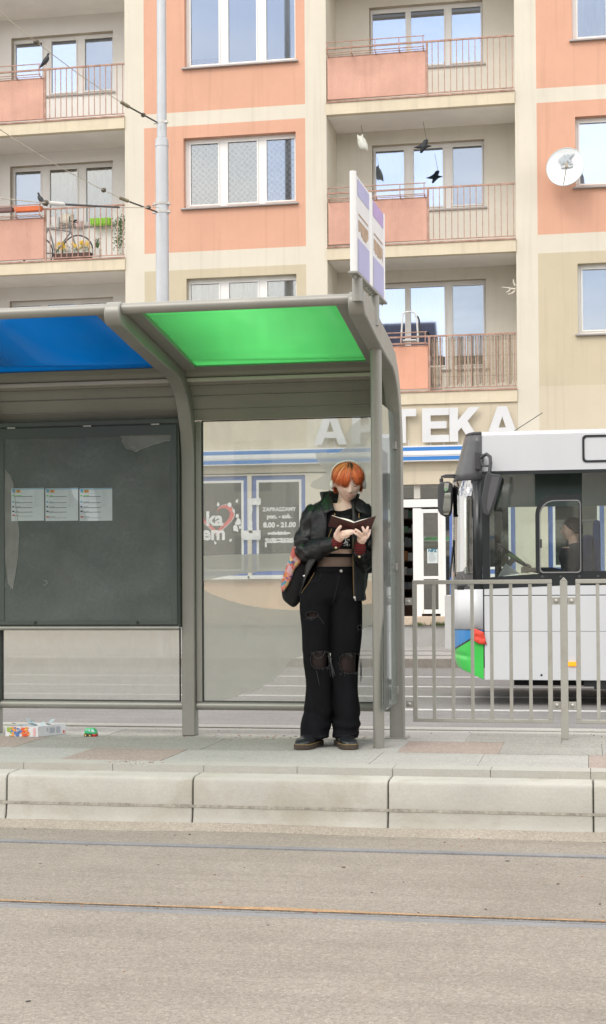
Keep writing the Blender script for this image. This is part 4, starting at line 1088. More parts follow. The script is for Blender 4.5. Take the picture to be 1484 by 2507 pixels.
# windows
p735, p1025 = BX(737), BX(1028)
pil = MB(); pil.box(XS-.0, p735, YBUS-.003, YBUS+.04, BZ(1140), zg1-.001); pil.build("front_pillar", BK, busgrp, bevel=.004)
def sidewin(x0, x1, name="side_window", z0=zg0, g=BGL):
    mb = MB(); mb.box(x0, x1, YBUS+.008, YBUS+.014, z0-.05, zg1+.02); return mb.build(name, g, busgrp)
sidewin(p735, BX(1030), "driver_side_window", BZ(1128))
# sliding driver window with rounded frame
fx0, fx1, fz0, fz1 = BX(1030), BX(1328), BZ(1113), BZ(612)
def rrect(x0, x1, z0, z1, r, n=6, rs=None):
    rs = rs or (r, r, r, r); pts = []
    for (cx, cz, a0, rr) in ((x1-rs[0], z0+rs[0], -90, rs[0]), (x1-rs[1], z1-rs[1], 0, rs[1]), (x0+rs[2], z1-rs[2], 90, rs[2]), (x0+rs[3], z0+rs[3], 180, rs[3])):
        for i in range(n+1): a = R(a0+90*i/n); pts.append((cx+rr*math.cos(a), cz+rr*math.sin(a)))
    return pts
def ringp(mb, o_, i_, y0, y1, mi=0):
    n = len(o_); vs = [(a, y0, b) for a, b in o_]+[(a, y0, b) for a, b in i_]+[(a, y1, b) for a, b in o_]+[(a, y1, b) for a, b in i_]
    fs_ = []
    for k in range(n):
        j = (k+1) % n; fs_ += [(k, j, n+j, n+k), (2*n+k, 3*n+k, 3*n+j, 2*n+j), (k, 2*n+k, 2*n+j, j), (n+k, n+j, 3*n+j, 3*n+k)]
    mb.add(vs, fs_, mi)
fw_ = MB(); ringp(fw_, rrect(fx0, fx1, fz0, fz1, .03, rs=(.02,.02,.2,.04)), rrect(fx0+.05, fx1-.03, fz0+.02, fz1-.055, .03, rs=(.03,.03,.16,.04)), YBUS-.012, YBUS+.03)
fwo = fw_.build("sliding_window_frame", BK, busgrp)
q = MB(); ringp(q, rrect(BX(1056), BX(1322), BZ(1112), BZ(645), .04, rs=(.04,.04,.15,.04)), rrect(BX(1062), BX(1316), BZ(1104), BZ(652), .035, rs=(.035,.035,.145,.035)), YBUS-.015, YBUS-.0125); q.build("rubber_bead", pm("grey rubber", (.2,.2,.2,1), .6), fwo)
q = MB(); q.box(fx0+.05, fx1-.03, YBUS+.012, YBUS+.016, fz0+.02, fz1-.05); q.build("sliding_pane", BGO, fwo)
q = MB(); q.box(BX(1058), BX(1072), YBUS-.022, YBUS-.0155, BZ(950), BZ(895)); q.build("latch", BKM, fwo)
xx = BX(1332); k = 0
while xx < XE-.3:
    x1 = min(xx+1.35, XE-.15); sidewin(xx+.0, x1-.05); m = MB(); m.box(x1-.05, x1, YBUS-.001, YBUS+.03, zg0+.001, zg1-.001); m.build("window_pillar", BK, busgrp); xx = x1
# roof fascia, top and rear, far side
sp(XS+.0, XE, z_r+.004, z_top-.05, BW, name="roof_fascia"); 
rfp = MB(); rfp.prism([(YBUS,z_top-.049),(YBUS+.02,z_top-.015),(YBUS+.08,z_top),(Y2-.08,z_top),(Y2-.02,z_top-.015),(Y2,z_top-.049),(Y2-.03,z_top-.049),(Y2-.1,z_top-.03),(YBUS+.1,z_top-.03),(YBUS+.03,z_top-.049)], 'x', XS, XE); rfp.build("roof", BW, busgrp, smooth=True)
q = MB(); ringp(q, rrect(BX(1336), BX(1336)+1.6, BZ(400,1400), BZ(224,1400), .04), rrect(BX(1336)+.022, BX(1336)+1.578, BZ(400,1400)+.022, BZ(224,1400)-.022, .03), YBUS-.008, YBUS-.0005); q.build("roof_hatch_frame", BK, busgrp)
# black front cap
cap_ = part("front_cap", pm("dark grey front cap", (.085,.088,.092,1), .4, .12, 4, .1, 120, coat=.2), BZ(512,640), z_top-.04, nose_full, .02, .16, n=6)
capt = MB(); capt.prism([(x+.16*((XS-x)/.385), y) for x, y in nose_full], 'z', z_top-.042, z_top-.004); capt.build("cap_top", BKM, busgrp, bevel=.015)
# windscreen glass curved
wsg = part("windscreen", BGF, ZB0+.0, BZ(512,640)-.004, nose_full[1:-1], .0, .02, n=6)
wsf = MB()
for seg in (nose[1:3],): 
    g = [[Vector((x-.004, y-.006, z)) for x, y in [nose[0], nose[1]]] for z in (ZB0, BZ(505,640))]
    wsf.sheet(g)
wsf.build("windscreen_edge", BK, busgrp, smooth='all', fix=False, solid=.006)
wb = MB(); g = [[Vector((x-.006, y-.008, z)) for x, y in nose_full[1:-1]] for z in (ZB0-.005, ZB0+.09)]; wb.sheet(g); wb.build("windscreen_base", BK, busgrp, smooth='all', fix=False, solid=.006)
cur = MB(); g = []
for i in range(2):
    g.append([Vector((XS-.30+.025*j+.012*math.sin(j*2.2), YBUS+.28+.02*math.sin(j*1.7), (ZB0+.1, BZ(640))[i])) for j in range(11)])
cur.sheet(g); cur.build("front_curtain", pm("grey-green cab curtain", (.42,.44,.40,1), .9, .1, 9), busgrp, smooth='all', fix=False, solid=.004)
# interior: floor, far wall with windows, ceiling, cab
IN = pm("dark bus interior", (.07,.09,.085,1), .7, .2, 2); INL = pm("bus ceiling lining", (.10,.14,.13,1), .7, .1, 2)
inn = MB(); inn.box(XS-.2, XE-.1, YBUS+.1, Y2-.03, .38, .44); inn.build("floor", IN, busgrp)
inn = MB(); inn.box(XS-.1, XE-.1, YBUS+.06, Y2-.06, z_r+.08, z_r+.1); inn.box(XS-.05, XE-.1, YBUS+.3, YBUS+.32, zg1-.32, z_r+.08); inn.build("ceiling", INL, busgrp)
fs_ = MB(); fs_.box(XS, XE, Y2-.03, Y2, z_skirt, 1.02, 0); fs_.box(XS, XE, Y2-.03, Y2, 2.35, z_top-.05, 0)
xx = XS
for a in range(9): fs_.box(xx-.03, xx+.05, Y2-.03, Y2-.001, 1.02, 2.35, 1); xx += 1.45
fs_.build("far_side", [BW, BK], busgrp)
fgl = MB(); fgl.box(XS+.05, XE-.1, Y2-.018, Y2-.012, 1.02, 2.35); fgl.build("far_glass", glassm("far side glass", .06, (.90,.94,.92,1)), busgrp)
rr_ = MB(); rr_.box(XE, XE+.05, YBUS, Y2, z_skirt, z_top-.05); rr_.build("rear_panel", BW, busgrp, bevel=.02)
cab = MB(); cab.box(XS-.2, XS+.55, YBUS+.1, Y2-.3, .9, 1.18, 0); cab.box(XS+.95, XS+1.0, YBUS+.12, YBUS+.95, .45, 1.32, 0); cab.build("dashboard", IN, busgrp, bevel=.03)
# steering wheel, seat, sheets of paper on the dashboard
st_ = MB(); cxw, cyw, czw = BX(880), YBUS+.55, BZ(1000)
ringpts = []
ax = Vector((.62, 0, .78)).normalized(); u_ = Vector((0,1,0)); v_ = ax.cross(u_)
for i in range(28): a = 2*PI*i/28; ringpts.append(Vector((cxw, cyw, czw))+u_*.22*math.cos(a)+v_*.22*math.sin(a))
st_.tube(ringpts, .014, 8, closed=True); 
for a in (0, 2.1, 4.2): st_.tube([Vector((cxw, cyw, czw))-ax*.03, Vector((cxw, cyw, czw))+u_*.215*math.cos(a)+v_*.215*math.sin(a)], .012, 6)
st_.tube([Vector((cxw, cyw, czw))-ax*.03, Vector((cxw, cyw, czw))-ax*.45], .03, 8); st_.build("steering_wheel", BK, busgrp, smooth=True)
se = MB(); se.box(BX(1330), BX(1400), YBUS+.35, YBUS+.8, .9, BZ(860)); se.box(BX(1180), BX(1330), YBUS+.35, YBUS+.8, .82, .95); se.build("driver_seat", pm("blue seat cloth", (.02,.045,.16,1), .9, .2, 12), busgrp, bevel=.04)
se = MB(); se.box(BX(1400), BX(1450), YBUS+.5, YBUS+.95, .9, BZ(760)); se.build("passenger_seat", pm("blue seat cover", (.02,.07,.28,1), .9, .2, 12), busgrp, bevel=.04)
pp = MB(); pp.prism([(BX(785),BZ(1133)),(BX(925),BZ(1113)),(BX(838),BZ(1046))], 'y', YBUS+.018, YBUS+.022); tag(pp.build("paper_sheet", pm("white paper", (.70,.73,.78,1), .6), fix=False), "white triangular sheet of paper leaning on the bus dashboard", "paper")
pp = MB(); pp.prism([(BX(843),BZ(990)),(BX(852),BZ(976)),(BX(935),BZ(1022)),(BX(945),BZ(1042))], 'y', YBUS+.12, YBUS+.13); tag(pp.build("green_folder", pm("green folder", (.10,.30,.06,1), .6), fix=False), "green folder edge lying on the dashboard above the driver's hand", "folder")
# small fittings
am = MB(); a = atY(1391, 1631, YBUS); b = atY(1411, 1620, YBUS); am.box(a.x, b.x, YBUS-.02, YBUS-.0005, a.z, b.z); 
aml = NT("amber lamp"); be = aml.n('BsdfPrincipled', Roughness=.2); be.inputs['Base Color'].default_value = (.95,.28,.01,1); be.inputs['Emission Color'].default_value = (1,.35,.03,1); be.inputs['Emission Strength'].default_value = .6; aml.l(be.outputs[0], aml.out.inputs[0])
am.build("marker_lamp", aml.mat, busgrp, bevel=.004)
rv = MB()
for cx in (1073, 1190, 1310, 1430): rv.ball((BX(cx), YBUS-.004, BZ(1137)), (.016, .006, .016), 10, 6)
rv.ball((BX(0)+.0, YBUS, 1), .001); rv.build("rivet", BKM, busgrp, smooth=True)
rv = MB(); a = atY(1326, 1653, YBUS); rv.disc((a.x, a.z, YBUS-.002), .012, n=10, th=.003); rv.build("plug", BK, busgrp)
# mirrors
mr = thing("near_mirror", None, None) if False else None
def mir(name, pts, th, mat=BKM, y=YBUS-.1): 
    mb = MB(); mb.prism([(BX(a), BZ(b, a)) for a, b in pts], 'y', y-th, y); o = mb.build(name, mat, busgrp, bevel=.02); return o
m1 = mir("wing_mirror", [(702,700),(697,640),(712,560),(722,500),(738,470),(752,468),(760,484),(822,492),(822,520),(800,600),(775,680),(748,745),(728,750),(708,735)], .16)
q = MB(); q.prism([(BX(a), BZ(b)) for a, b in [(765,496),(812,502),(790,590),(765,670),(742,728),(730,700),(740,600)]], 'y', YBUS-.265, YBUS-.2605); q.build("mirror_face", pm("grey mirror back", (.085,.087,.09,1), .5, .1, 5), m1)
q = MB(); q.box(BX(648), BX(686), YBUS-.05, YBUS-.004, BZ(448,660), BZ(338,660)); q.tube([Vector((BX(686), YBUS-.06, BZ(372,700))), Vector((BX(725), YBUS-.09, BZ(352,700))), Vector((BX(748), YBUS-.12, BZ(372,700))), Vector((BX(752), YBUS-.15, BZ(410,700))), Vector((BX(746), YBUS-.17, BZ(470,700)))], .018, 10)
q.tube([Vector((BX(686), YBUS-.06, BZ(385,700))), Vector((BX(700), YBUS-.08, BZ(425,700))), Vector((BX(742), YBUS-.15, BZ(432,700)))], .012, 8); q.box(BX(686), BX(704), YBUS-.07, YBUS-.02, BZ(430,700), BZ(350,700)); q.build("mirror_arm", BKM, m1, bevel=.006)
YFM = YBUS+.25
def B2(cx, cy, y=YFM): return atY(918+cx*.3815, 979.2+cy*.3815, y)
q = MB(); q.prism([(B2(a, b).x, B2(a, b).z) for a, b in [(404,580),(408,545),(425,528),(470,524),(492,530),(499,560),(499,640),(490,720),(478,750),(450,750),(420,735),(406,700)]], 'y', YFM-.06, YFM+.1)
m2 = q.build("front_mirror", BKM, busgrp, bevel=.02)
MIR = NT("mirror silver"); g_ = MIR.n('BsdfGlossy', Roughness=.03, Color=(.75,.76,.76,1)); MIR.l(g_.outputs[0], MIR.out.inputs[0])
q = MB(); q.prism([(B2(a, b).x, B2(a, b).z) for a, b in [(452,600),(490,598),(490,700),(478,738),(446,738),(440,700)]], 'y', YFM-.069, YFM-.0605); q.prism([(B2(a, b).x, B2(a, b).z) for a, b in [(450,536),(480,536),(474,580),(456,592),(447,580)]], 'y', YFM-.069, YFM-.0605)
q.build("mirror_glass", MIR.mat, m2)
q = MB(); q.tube([B2(427,520), B2(430,492), B2(455,484), B2(556,482, YFM+.02)], .012, 8); q.tube([B2(440,494), B2(500,494), B2(553,508, YFM+.02)], .011, 8); q.tube([B2(427,505), B2(427,528)], .02, 8); q.build("mirror_arm", BKM, m2, smooth=True)
wp = MB(); wp.tube([B2(512,905), B2(500,960), B2(490,1060), B2(482,1140)], .012, 6); wp.box(B2(500,900).x, B2(516,950).x, YFM-.02, YFM+.03, B2(500,950).z, B2(500,900).z); wp.build("wiper", BK, busgrp, smooth=True)
ant = MB(); ant.tube([Vector((BX(830), YBUS+.6, z_top)), Vector((BX(1072), YBUS+.6, BZ(40,1072)))], .004, 6); ant.build("antenna", BKM, busgrp)
q = MB(); q.box(BX(962), BX(1008), YBUS+.4, YBUS+.5, z_top-.001, z_top+.03); q.build("roof_bracket", BKM, busgrp)
# wheels and underside
for X in (2.05, 7.05):
    for y in (YBUS+.03, Y2-.33):
        q = MB(); pr = [(y, .10), (y, .34), (y+.03, .45), (y+.27, .45), (y+.30, .34), (y+.30, .10)]
        rings = []
        for i in range(32):
            a = 2*PI*i/32; rings.append([Vector((X+r_*math.cos(a), yy, .47+r_*math.sin(a))) for yy, r_ in pr])
        q.rings(rings, closed=True); wo_ = q.build("wheel", pm("tyre", (.03,.03,.03,1), .8), busgrp, smooth=True)
        q = MB(); q.disc((X, .47, y+.04 if y < YM else y+.2), .30, n=24, th=.03); q.build("rim", pm("grey rim", (.35,.35,.34,1), .5, metal=.5), wo_)
us = MB(); us.box(XS+.3, XE-.3, YBUS+.15, Y2-.15, .20, .37); us.box(XS+1.4, XS+4, YBUS+.10, YBUS+.14, .24, .37); us.build("chassis", pm("black chassis", (.01,.01,.01,1), .9), busgrp)
us = MB()
for x0, x1, z in ((atY(1430,1690,YBUS).x, atY(1475,1690,YBUS).x, .20), (atY(1440,1690,YBUS).x+.06, atY(1474,1690,YBUS).x+.5, .17), (atY(1408,1680,YBUS).x, atY(1425,1680,YBUS).x, .24)): us.box(x0, x1, YBUS+.02+z*.1, YBUS+.12, z, .30)
us.build("hanging_bracket", BK, busgrp)
# ================================================================== person leaning on the column
TH = R(9.4)
PROOT = atZ(812, 1827.5, .3)
INV = (Matrix.Translation(PROOT) @ Matrix.Rotation(TH, 4, 'Z')).inverted(); INV3 = INV.to_3x3()
def LP(px, py, w):
    o = INV @ CAM_LOC; d = INV3 @ ray(px, py); t = (w - o.y)/d.y; return o + d*t
def c3(cx, cy, w=0.0): return LP(703.8+cx*.165, 1101.6+cy*.165, w)
def c4(cx, cy, w=0.0): return LP(673.2+cx*.2062, 1377+cy*.2062, w)
per = thing("person", "person with orange hair, black leather jacket and ripped jeans reading against the shelter column", "person", PROOT, TH)
SKIN = NT("pale skin"); b_ = SKIN.n('BsdfPrincipled', Roughness=.5); c_ = SKIN.coord(); n_ = SKIN.noise(c_, 28, 4)
SKIN.l(SKIN.ramp(n_, [(.35, (.78,.55,.44,1)), (.65, (.86,.65,.54,1))]).outputs[0], b_.inputs['Base Color'])
b_.inputs['Subsurface Weight'].default_value = .12; b_.inputs['Subsurface Radius'].default_value = (.012,.005,.003); SKIN.l(b_.outputs[0], SKIN.out.inputs[0]); SKIN = SKIN.mat
def crv(pts, n):
    """smooth curve through points (tuples of equal length)"""
    pts = [tuple(p) for p in pts]; out = []; k = len(pts)
    for i in range(k-1):
        p0, p1, p2, p3 = pts[max(0, i-1)], pts[i], pts[i+1], pts[min(k-1, i+2)]
        for j in range(n):
            t = j/n; out.append(tuple(.5*((2*b)+(-a+c)*t+(2*a-5*b+4*c-d)*t*t+(-a+3*b-3*c+d)*t**3) for a, b, c, d in zip(p0, p1, p2, p3)))
    out.append(pts[-1]); return out
def limb(mb, pts, n=18, seg=6, mi=0, fold=None):
    """pts: (x, y, z, ra, rb) along a limb"""
    q = crv(pts, seg); P = [Vector(p[:3]) for p in q]; rad = [(p[3], p[4]) for p in q]
    return mb.tube(P, rad, n, mi)
def remeshed(mb, voxel, smooth=2, name="t", fac=.5):
    me = bpy.data.meshes.new(name); me.from_pydata(mb.v, [], mb.f)
    bm = bmesh.new(); bm.from_mesh(me); bmesh.ops.recalc_face_normals(bm, faces=bm.faces); bm.to_mesh(me); bm.free()
    o = bpy.data.objects.new(name, me); COL.objects.link(o)
    md = o.modifiers.new("r", 'REMESH'); md.mode = 'VOXEL'; md.voxel_size = voxel; md.adaptivity = 0
    s_ = o.modifiers.new("s", 'SMOOTH'); s_.factor = fac; s_.iterations = smooth
    bpy.context.view_layer.update(); dg_ = bpy.context.evaluated_depsgraph_get()
    m2 = bpy.data.meshes.new_from_object(o.evaluated_get(dg_)); bpy.data.objects.remove(o); bpy.data.meshes.remove(me)
    return m2
def mesh_obj(me, name, mats, parent, smooth=True):
    me.name = name; me.materials.clear()
    for m in (mats if isinstance(mats, (list, tuple)) else [mats]): me.materials.append(m)
    for p in me.polygons: p.use_smooth = True
    o = bpy.data.objects.new(name, me); COL.objects.link(o); return adopt(o, parent, True)
def G(v, s): return math.exp(-(v/s)**2)

# ---- head, in its own frame, then nodded forward
HC = c3(902, 478, -.055)
HM = Matrix.Translation(HC) @ Matrix.Rotation(R(7), 4, 'Z') @ Matrix.Rotation(R(-3), 4, 'Y') @ Matrix.Rotation(R(24), 4, 'X')
def headpt(th, ph):
    x = .073*math.sin(th)*math.cos(ph); y = .093*math.sin(th)*math.sin(ph); z = .114*math.cos(th)
    fr = max(0, -math.sin(ph)*math.sin(th))
    if z < 0:
        t = -z/.114; x *= 1-.30*t**1.5; 
        if y > 0: y *= 1-.55*t
        else: y *= 1-.10*t
    if y < 0:
        y = -.093*math.sin(th)*(abs(math.sin(ph))**.85)*(1 if z > 0 else 1-.08*(-z/.114))
        f = fr**1.2
        y -= f*(.021*G(x, .0105)*G(z+.020, .017) + .010*G(x, .009)*G(z-.008, .022) - .011*G(abs(x)-.031, .015)*G(z-.016, .013)
                + .004*G(z-.038, .010)*G(abs(x)-.028, .03) + .0075*G(x, .017)*G(z+.0475, .0055) + .0075*G(x, .015)*G(z+.0585, .006) - .004*G(x, .02)*G(z+.053, .0022)
                + .007*G(x, .02)*G(z+.088, .016) + .004*G(abs(x)-.040, .018)*G(z+.018, .02) + .004*G(abs(x)-.0135,.006)*G(z+.026,.008))
        y -= f*.0065*G(abs(x)-.031, .012)*G(z-.013, .008)      # lidded eyeballs
    return Vector((x, y, z))
body = MB(); rr = []
NA, NB = 88, 72
vs = [HM @ headpt(PI*(i+.5)/NB, 2*PI*j/NA) for i in range(NB) for j in range(NA)]
rings_ = [vs[i*NA:(i+1)*NA] for i in range(NB)]
body.rings(rings_)
for sx in (-1, 1):   # ears
    body.ball(HM @ Vector((sx*.074, .012, -.004)), (.009, .017, .03), 12, 8, M=HM.to_3x3())
neck0 = c3(842, 930, .005); neck1 = HM @ Vector((0, .022, -.075))
limb(body, [tuple(neck0)+(.062,.058), tuple((neck0+neck1)/2)+(.050,.050), tuple(neck1)+(.050,.052)], 24)
# torso
def tor(z, xc, rx, ry, yc=0.0, n=32, e=2.3):
    r_ = []
    for j in range(n):
        a = 2*PI*j/n; ca, sa = math.cos(a), math.sin(a)
        r_.append(Vector((xc+rx*math.copysign(abs(ca)**(2/e), ca), yc+ry*math.copysign(abs(sa)**(2/e), sa), z)))
    return r_
def loft(mb, table, n=32, seg=4, e=2.3, cap=True, mi=0):
    q = crv(table, seg); mb.rings([tor(*p[:5], n=n, e=e) for p in q], cap=cap, mi=mi); return mb
loft(body, [(.84,.0,.15,.10,.02),(.95,.01,.155,.105,.02),(1.05,.035,.122,.092,.01),(1.14,.05,.115,.088,.0),(1.25,.055,.135,.098,.0),(1.34,.06,.155,.095,.005),(1.39,.062,.15,.075,.01),(1.425,.06,.09,.06,.01)])
# arms under the sleeves
ELL = Vector((-.142, .015, 1.165)); ELR = Vector((.222, .01, 1.10))
WL = c3(765, 1330, -.255); WR = c3(1088, 1375, -.255)
limb(body, [(-.105,.01,1.36,.05,.05),(-.13,.015,1.27,.045,.045),tuple(ELL)+(.040,.040),(-.055,-.12,1.168,.033,.033),tuple(WL)+(.027,.022)])
limb(body, [(.21,.01,1.36,.05,.05),(.225,.015,1.25,.045,.045),tuple(ELR)+(.040,.040),(.208,-.05,1.088,.034,.034),(.184,-.125,1.11,.032,.032),tuple(WR)+(.027,.022)])
# legs and feet
for sx, k in ((-1, -.088), (1, .082)):
    limb(body, [(k*.95,.01,.92,.085,.085),(k,.0,.72,.078,.078),(k,-.012,.52,.056,.056),(k,.01,.38,.055,.055),(k*.6 if sx > 0 else k,.04,.15,.036,.038),(k*.65 if sx > 0 else k,.05,.05,.026,.026)])
    hx_, tx__ = (-.088, -.150) if sx < 0 else (.055, .095)
    limb(body, [(hx_,.055,.06,.022,.022),(hx_*.6+tx__*.4,-.03,.055,.024,.018),(tx__,-.11,.045,.022,.014)])
# hands: palm, four fingers and a thumb each
def finger(pts, r0, r1): 
    P = [c3(*p) for p in pts]; n = len(P)
    limb(body, [tuple(p)+((r0+(r1-r0)*i/(n-1)),)*2 for i, p in enumerate(P)], 12, 4)
    body.ball(P[-1], r1*1.0, 10, 8)
def palm(pts): limb(body, [tuple(c3(*p[:3]))+(p[3], p[4]) for p in pts], 16, 4)
palm([(765,1335,-.255,.024,.018),(768,1300,-.268,.026,.030),(778,1260,-.282,.020,.036),(800,1228,-.292,.014,.030)])
finger([(742,1270,-.285),(738,1215,-.305),(762,1170,-.322),(790,1137,-.330)], .0125, .0085)      # thumb against the cover
finger([(795,1222,-.300),(850,1212,-.322),(915,1200,-.330),(972,1196,-.325)], .0098, .0072)
finger([(800,1245,-.300),(860,1238,-.325),(925,1222,-.334),(985,1212,-.328)], .0100, .0074)
finger([(800,1270,-.298),(855,1268,-.322),(910,1250,-.332),(958,1238,-.328)], .0096, .0070)
finger([(795,1296,-.290),(840,1298,-.310),(880,1288,-.320),(915,1272,-.320)], .0086, .0062)
palm([(1085,1372,-.255,.024,.018),(1100,1335,-.268,.026,.028),(1120,1295,-.282,.030,.024),(1130,1258,-.290,.028,.018)])
finger([(1160,1275,-.295),(1172,1225,-.318),(1184,1180,-.328),(1194,1145,-.330)], .0098, .0070)
finger([(1138,1270,-.298),(1142,1220,-.322),(1130,1180,-.332),(1114,1148,-.334)], .0102, .0074)
finger([(1112,1275,-.298),(1085,1240,-.322),(1050,1205,-.334),(1014,1182,-.334)], .0100, .0072)
finger([(1098,1300,-.292),(1060,1275,-.315),(1020,1245,-.328),(985,1222,-.328)], .0090, .0066)
finger([(1168,1300,-.285),(1195,1262,-.288),(1212,1222,-.280),(1222,1190,-.268)], .0125, .0088)   # thumb behind the book
bo_ = mesh_obj(remeshed(body, .0031, 2), "body", SKIN, per)

# face details
def face_patch(pts, d=.0012):
    return [HM @ Vector((x, y-d, z)) for x, y, z in pts]
def surf_y(x, z):
    """depth of the face surface at x, z (search the sculpted head)"""
    best = None
    th = math.acos(max(-1, min(1, z/.114))); 
    lo, hi = PI, 2*PI
    for k in range(181):
        ph = PI + PI*k/180; p = headpt(th, ph)
        e = abs(p.x-x)
        if p.y < 0 and (best is None or e < best[0]): best = (e, p.y)
    return best[1]
def stroke(mb, pts, r, mi=0, n=6):
    q = crv(pts, 5); P = []; rad = []
    for i, (x, z) in enumerate(q):
        P.append(HM @ Vector((x, surf_y(x, z)-.0004, z))); t = i/(len(q)-1); rad.append((r*(.35+.65*math.sin(PI*min(1, max(0, t)))), r*.7))
    mb.tube(P, rad, n, mi)
LIPM = pm("lip", (.66,.33,.28,1), .45, .08, 30); BROW = pm("brown eyebrow", (.20,.09,.05,1), .8); LASH = pm("dark lashes", (.07,.035,.03,1), .8); SHAD = pm("painted face shade", (.48,.25,.19,1), .6)  # SHAD is skin darkened to paint the shadow around the eyes
m_ = MB(); stroke(m_, [(-.024,-.0525),(-.012,-.0485),(0,-.050),(.012,-.0485),(.022,-.0525)], .0025); stroke(m_, [(-.022,-.0545),(0,-.0585),(.020,-.0545)], .0034); m_.build("lips", LIPM, bo_, smooth=True, local=True)
for sx in (-1, 1):
    m_ = MB(); stroke(m_, [(sx*.044,.006),(sx*.032,.0015),(sx*.018,.006)], .0024, 1); stroke(m_, [(sx*.044,.011),(sx*.032,.017),(sx*.019,.012)], .0022, 0); m_.build("eyelid", [SHAD, LASH], bo_, smooth=True, local=True)
    m_ = MB(); stroke(m_, [(sx*.052,.030),(sx*.036,.037),(sx*.016,.032)], .0030); m_.build("eyebrow", BROW, bo_, smooth=True, local=True)
m_ = MB()
for sx in (-1, 1): m_.ball(HM @ Vector((sx*.007, surf_y(sx*.007, -.036)-.0006, -.036)), (.0032, .0018, .0022), 8, 6)
m_.build("nostril", SHAD, bo_, local=True)

# ---- hair: scalp cap and a few hundred tapered locks
HR = [pm("orange hair", (.72,.165,.045,1), .38, .15, 20), pm("bright copper hair", (.86,.27,.09,1), .36, .12, 20), pm("deep orange hair", (.46,.085,.03,1), .42, .15, 20), pm("dark hair roots", (.07,.03,.02,1), .5), pm("pale orange strand", (.95,.44,.24,1), .36)]
hcx, hcy, hrx, hry = 896, 405, 240, 232
def hw(cx, cy, off=0.0):
    d = 1-((cx-hcx)/hrx)**2-((cy-hcy)/hry)**2
    return HC.y+.012 - .108*math.sqrt(max(0.0, d)) - off
def hp(cx, cy, off=0.0): return c3(cx, cy, hw(cx, cy, off))
cap = MB(); capc = c3(hcx, hcy, HC.y+.015); 
for i in range(1, 26):
    pass
g = []
for i in range(33):
    th = PI*.60*i/32; g.append([capc + Vector((.0915*math.sin(th)*math.cos(2*PI*j/40), .106*math.sin(th)*math.sin(2*PI*j/40), .0895*math.cos(th))) for j in range(41)])
bmc = MB(); bmc.sheet(g)
keep = []
for f in bmc.f:
    c = sum((Vector(bmc.v[i]) for i in f), Vector())/4
    if c.y < HC.y-.02 and c.z < HC.z+.012 - .0*c.x and c.x > HC.x-.01: continue
    if c.z < HC.z-.03 and c.y < HC.y+.01: continue
    keep.append(f)
bmc.f = keep; bmc.m = [0]*len(keep)
ho = bmc.build("hair", [HR[2]], per, smooth='all', local=True)
lk = MB(); rg = random.Random(21)
def lock(S, C, E, r, mi, off0=.004, off1=.012, n=9, wig=6):
    pts = []; rad = []; ph = rg.uniform(0, 6)
    for i in range(n+1):
        t = i/n; x = (1-t)**2*S[0]+2*t*(1-t)*C[0]+t*t*E[0] + wig*math.sin(t*5+ph)*t; y = (1-t)**2*S[1]+2*t*(1-t)*C[1]+t*t*E[1]
        pts.append(hp(x, y, off0+(off1-off0)*t)); k = (.55+.9*math.sin(PI*min(1, t*1.15)))*(1 if t < .8 else max(.12, (1-t)/.2)); rad.append((r*k, r*k*.55))
    lk.tube(pts, rad, 5, mi)
def lerp(a, b, t): return a+(b-a)*t
Lends = [(652,400),(668,470),(690,515),(735,545),(790,575),(850,602),(888,592),(912,545),(925,470)]
def along(P, t):
    f = t*(len(P)-1); i = min(int(f), len(P)-2); f -= i; return (lerp(P[i][0], P[i+1][0], f), lerp(P[i][1], P[i+1][1], f))
for k in range(330):
    t = (k+.5)/330; lay = rg.random(); E = along(Lends, t); E = (E[0]+rg.gauss(0, 11), E[1]+rg.gauss(-4, 20)-lay*24)
    S = (928-30*rg.random()*(1-t), 188+30*rg.random()+45*t*rg.random()); C = (lerp(700, 918, t**.8)+rg.gauss(0, 8), lerp(185, 330, t)+rg.gauss(0, 12))
    lock(S, C, E, rg.uniform(.0016, .0034), rg.choices([0, 1, 2, 4], [5, 4, 2.2, .7])[0], .002+.008*lay, .006+.016*lay)
Rends = [(1142,400),(1138,455),(1118,515),(1092,565),(1066,603),(1050,585),(1036,548),(985,470),(948,430)]
for k in range(250):
    t = (k+.5)/250; lay = rg.random(); E = along(Rends, t); E = (E[0]+rg.gauss(0, 8), E[1]+rg.gauss(-4, 19)-lay*18)
    S = (940+25*rg.random()*(1-t), 190+25*rg.random()+50*t*rg.random()); C = (lerp(1100, 948, t**.7)+rg.gauss(0, 8), lerp(205, 350, t)+rg.gauss(0, 12))
    lock(S, C, E, rg.uniform(.0015, .0032), rg.choices([0, 1, 2, 4], [5, 4, 2.2, .7])[0], .002+.008*lay, .005+.015*lay)
for k in range(60):        # dark roots along the parting
    S = (930+rg.gauss(0, 4), 186+rg.random()*70); d = rg.choice([-1, 1]); E = (S[0]+d*rg.uniform(18, 50), S[1]+rg.uniform(15, 70)); lock(S, ((S[0]+E[0])/2+d*8, S[1]+5), E, .0016, 3, .008, .019, 5, 1)
for S, C, E in (((925,250),(850,300),(842,420)), ((925,260),(860,350),(880,440)), ((935,270),(950,380),(1000,450)), ((930,240),(900,330),(862,455)), ((928,300),(920,400),(965,452))): lock(S, C, E, .0011, 4, .02, .026, 10, 5)
for k in range(120):       # back and sides under the headband
    a = rg.uniform(-.1, PI+.1); x0 = hcx+.93*hrx*math.cos(a); 
    P0 = capc + Vector((.085*math.cos(a), .085*math.sin(a), .035)); P1 = capc + Vector((.095*math.cos(a), .10*math.sin(a), -.03)); P2 = capc + Vector((.080*math.cos(a), .088*math.sin(a), -.085+rg.uniform(-.01, .01)))
    lk.tube([P0, P1, P2], [.003, .004, .0008], 5, rg.choice([0, 1, 2]))
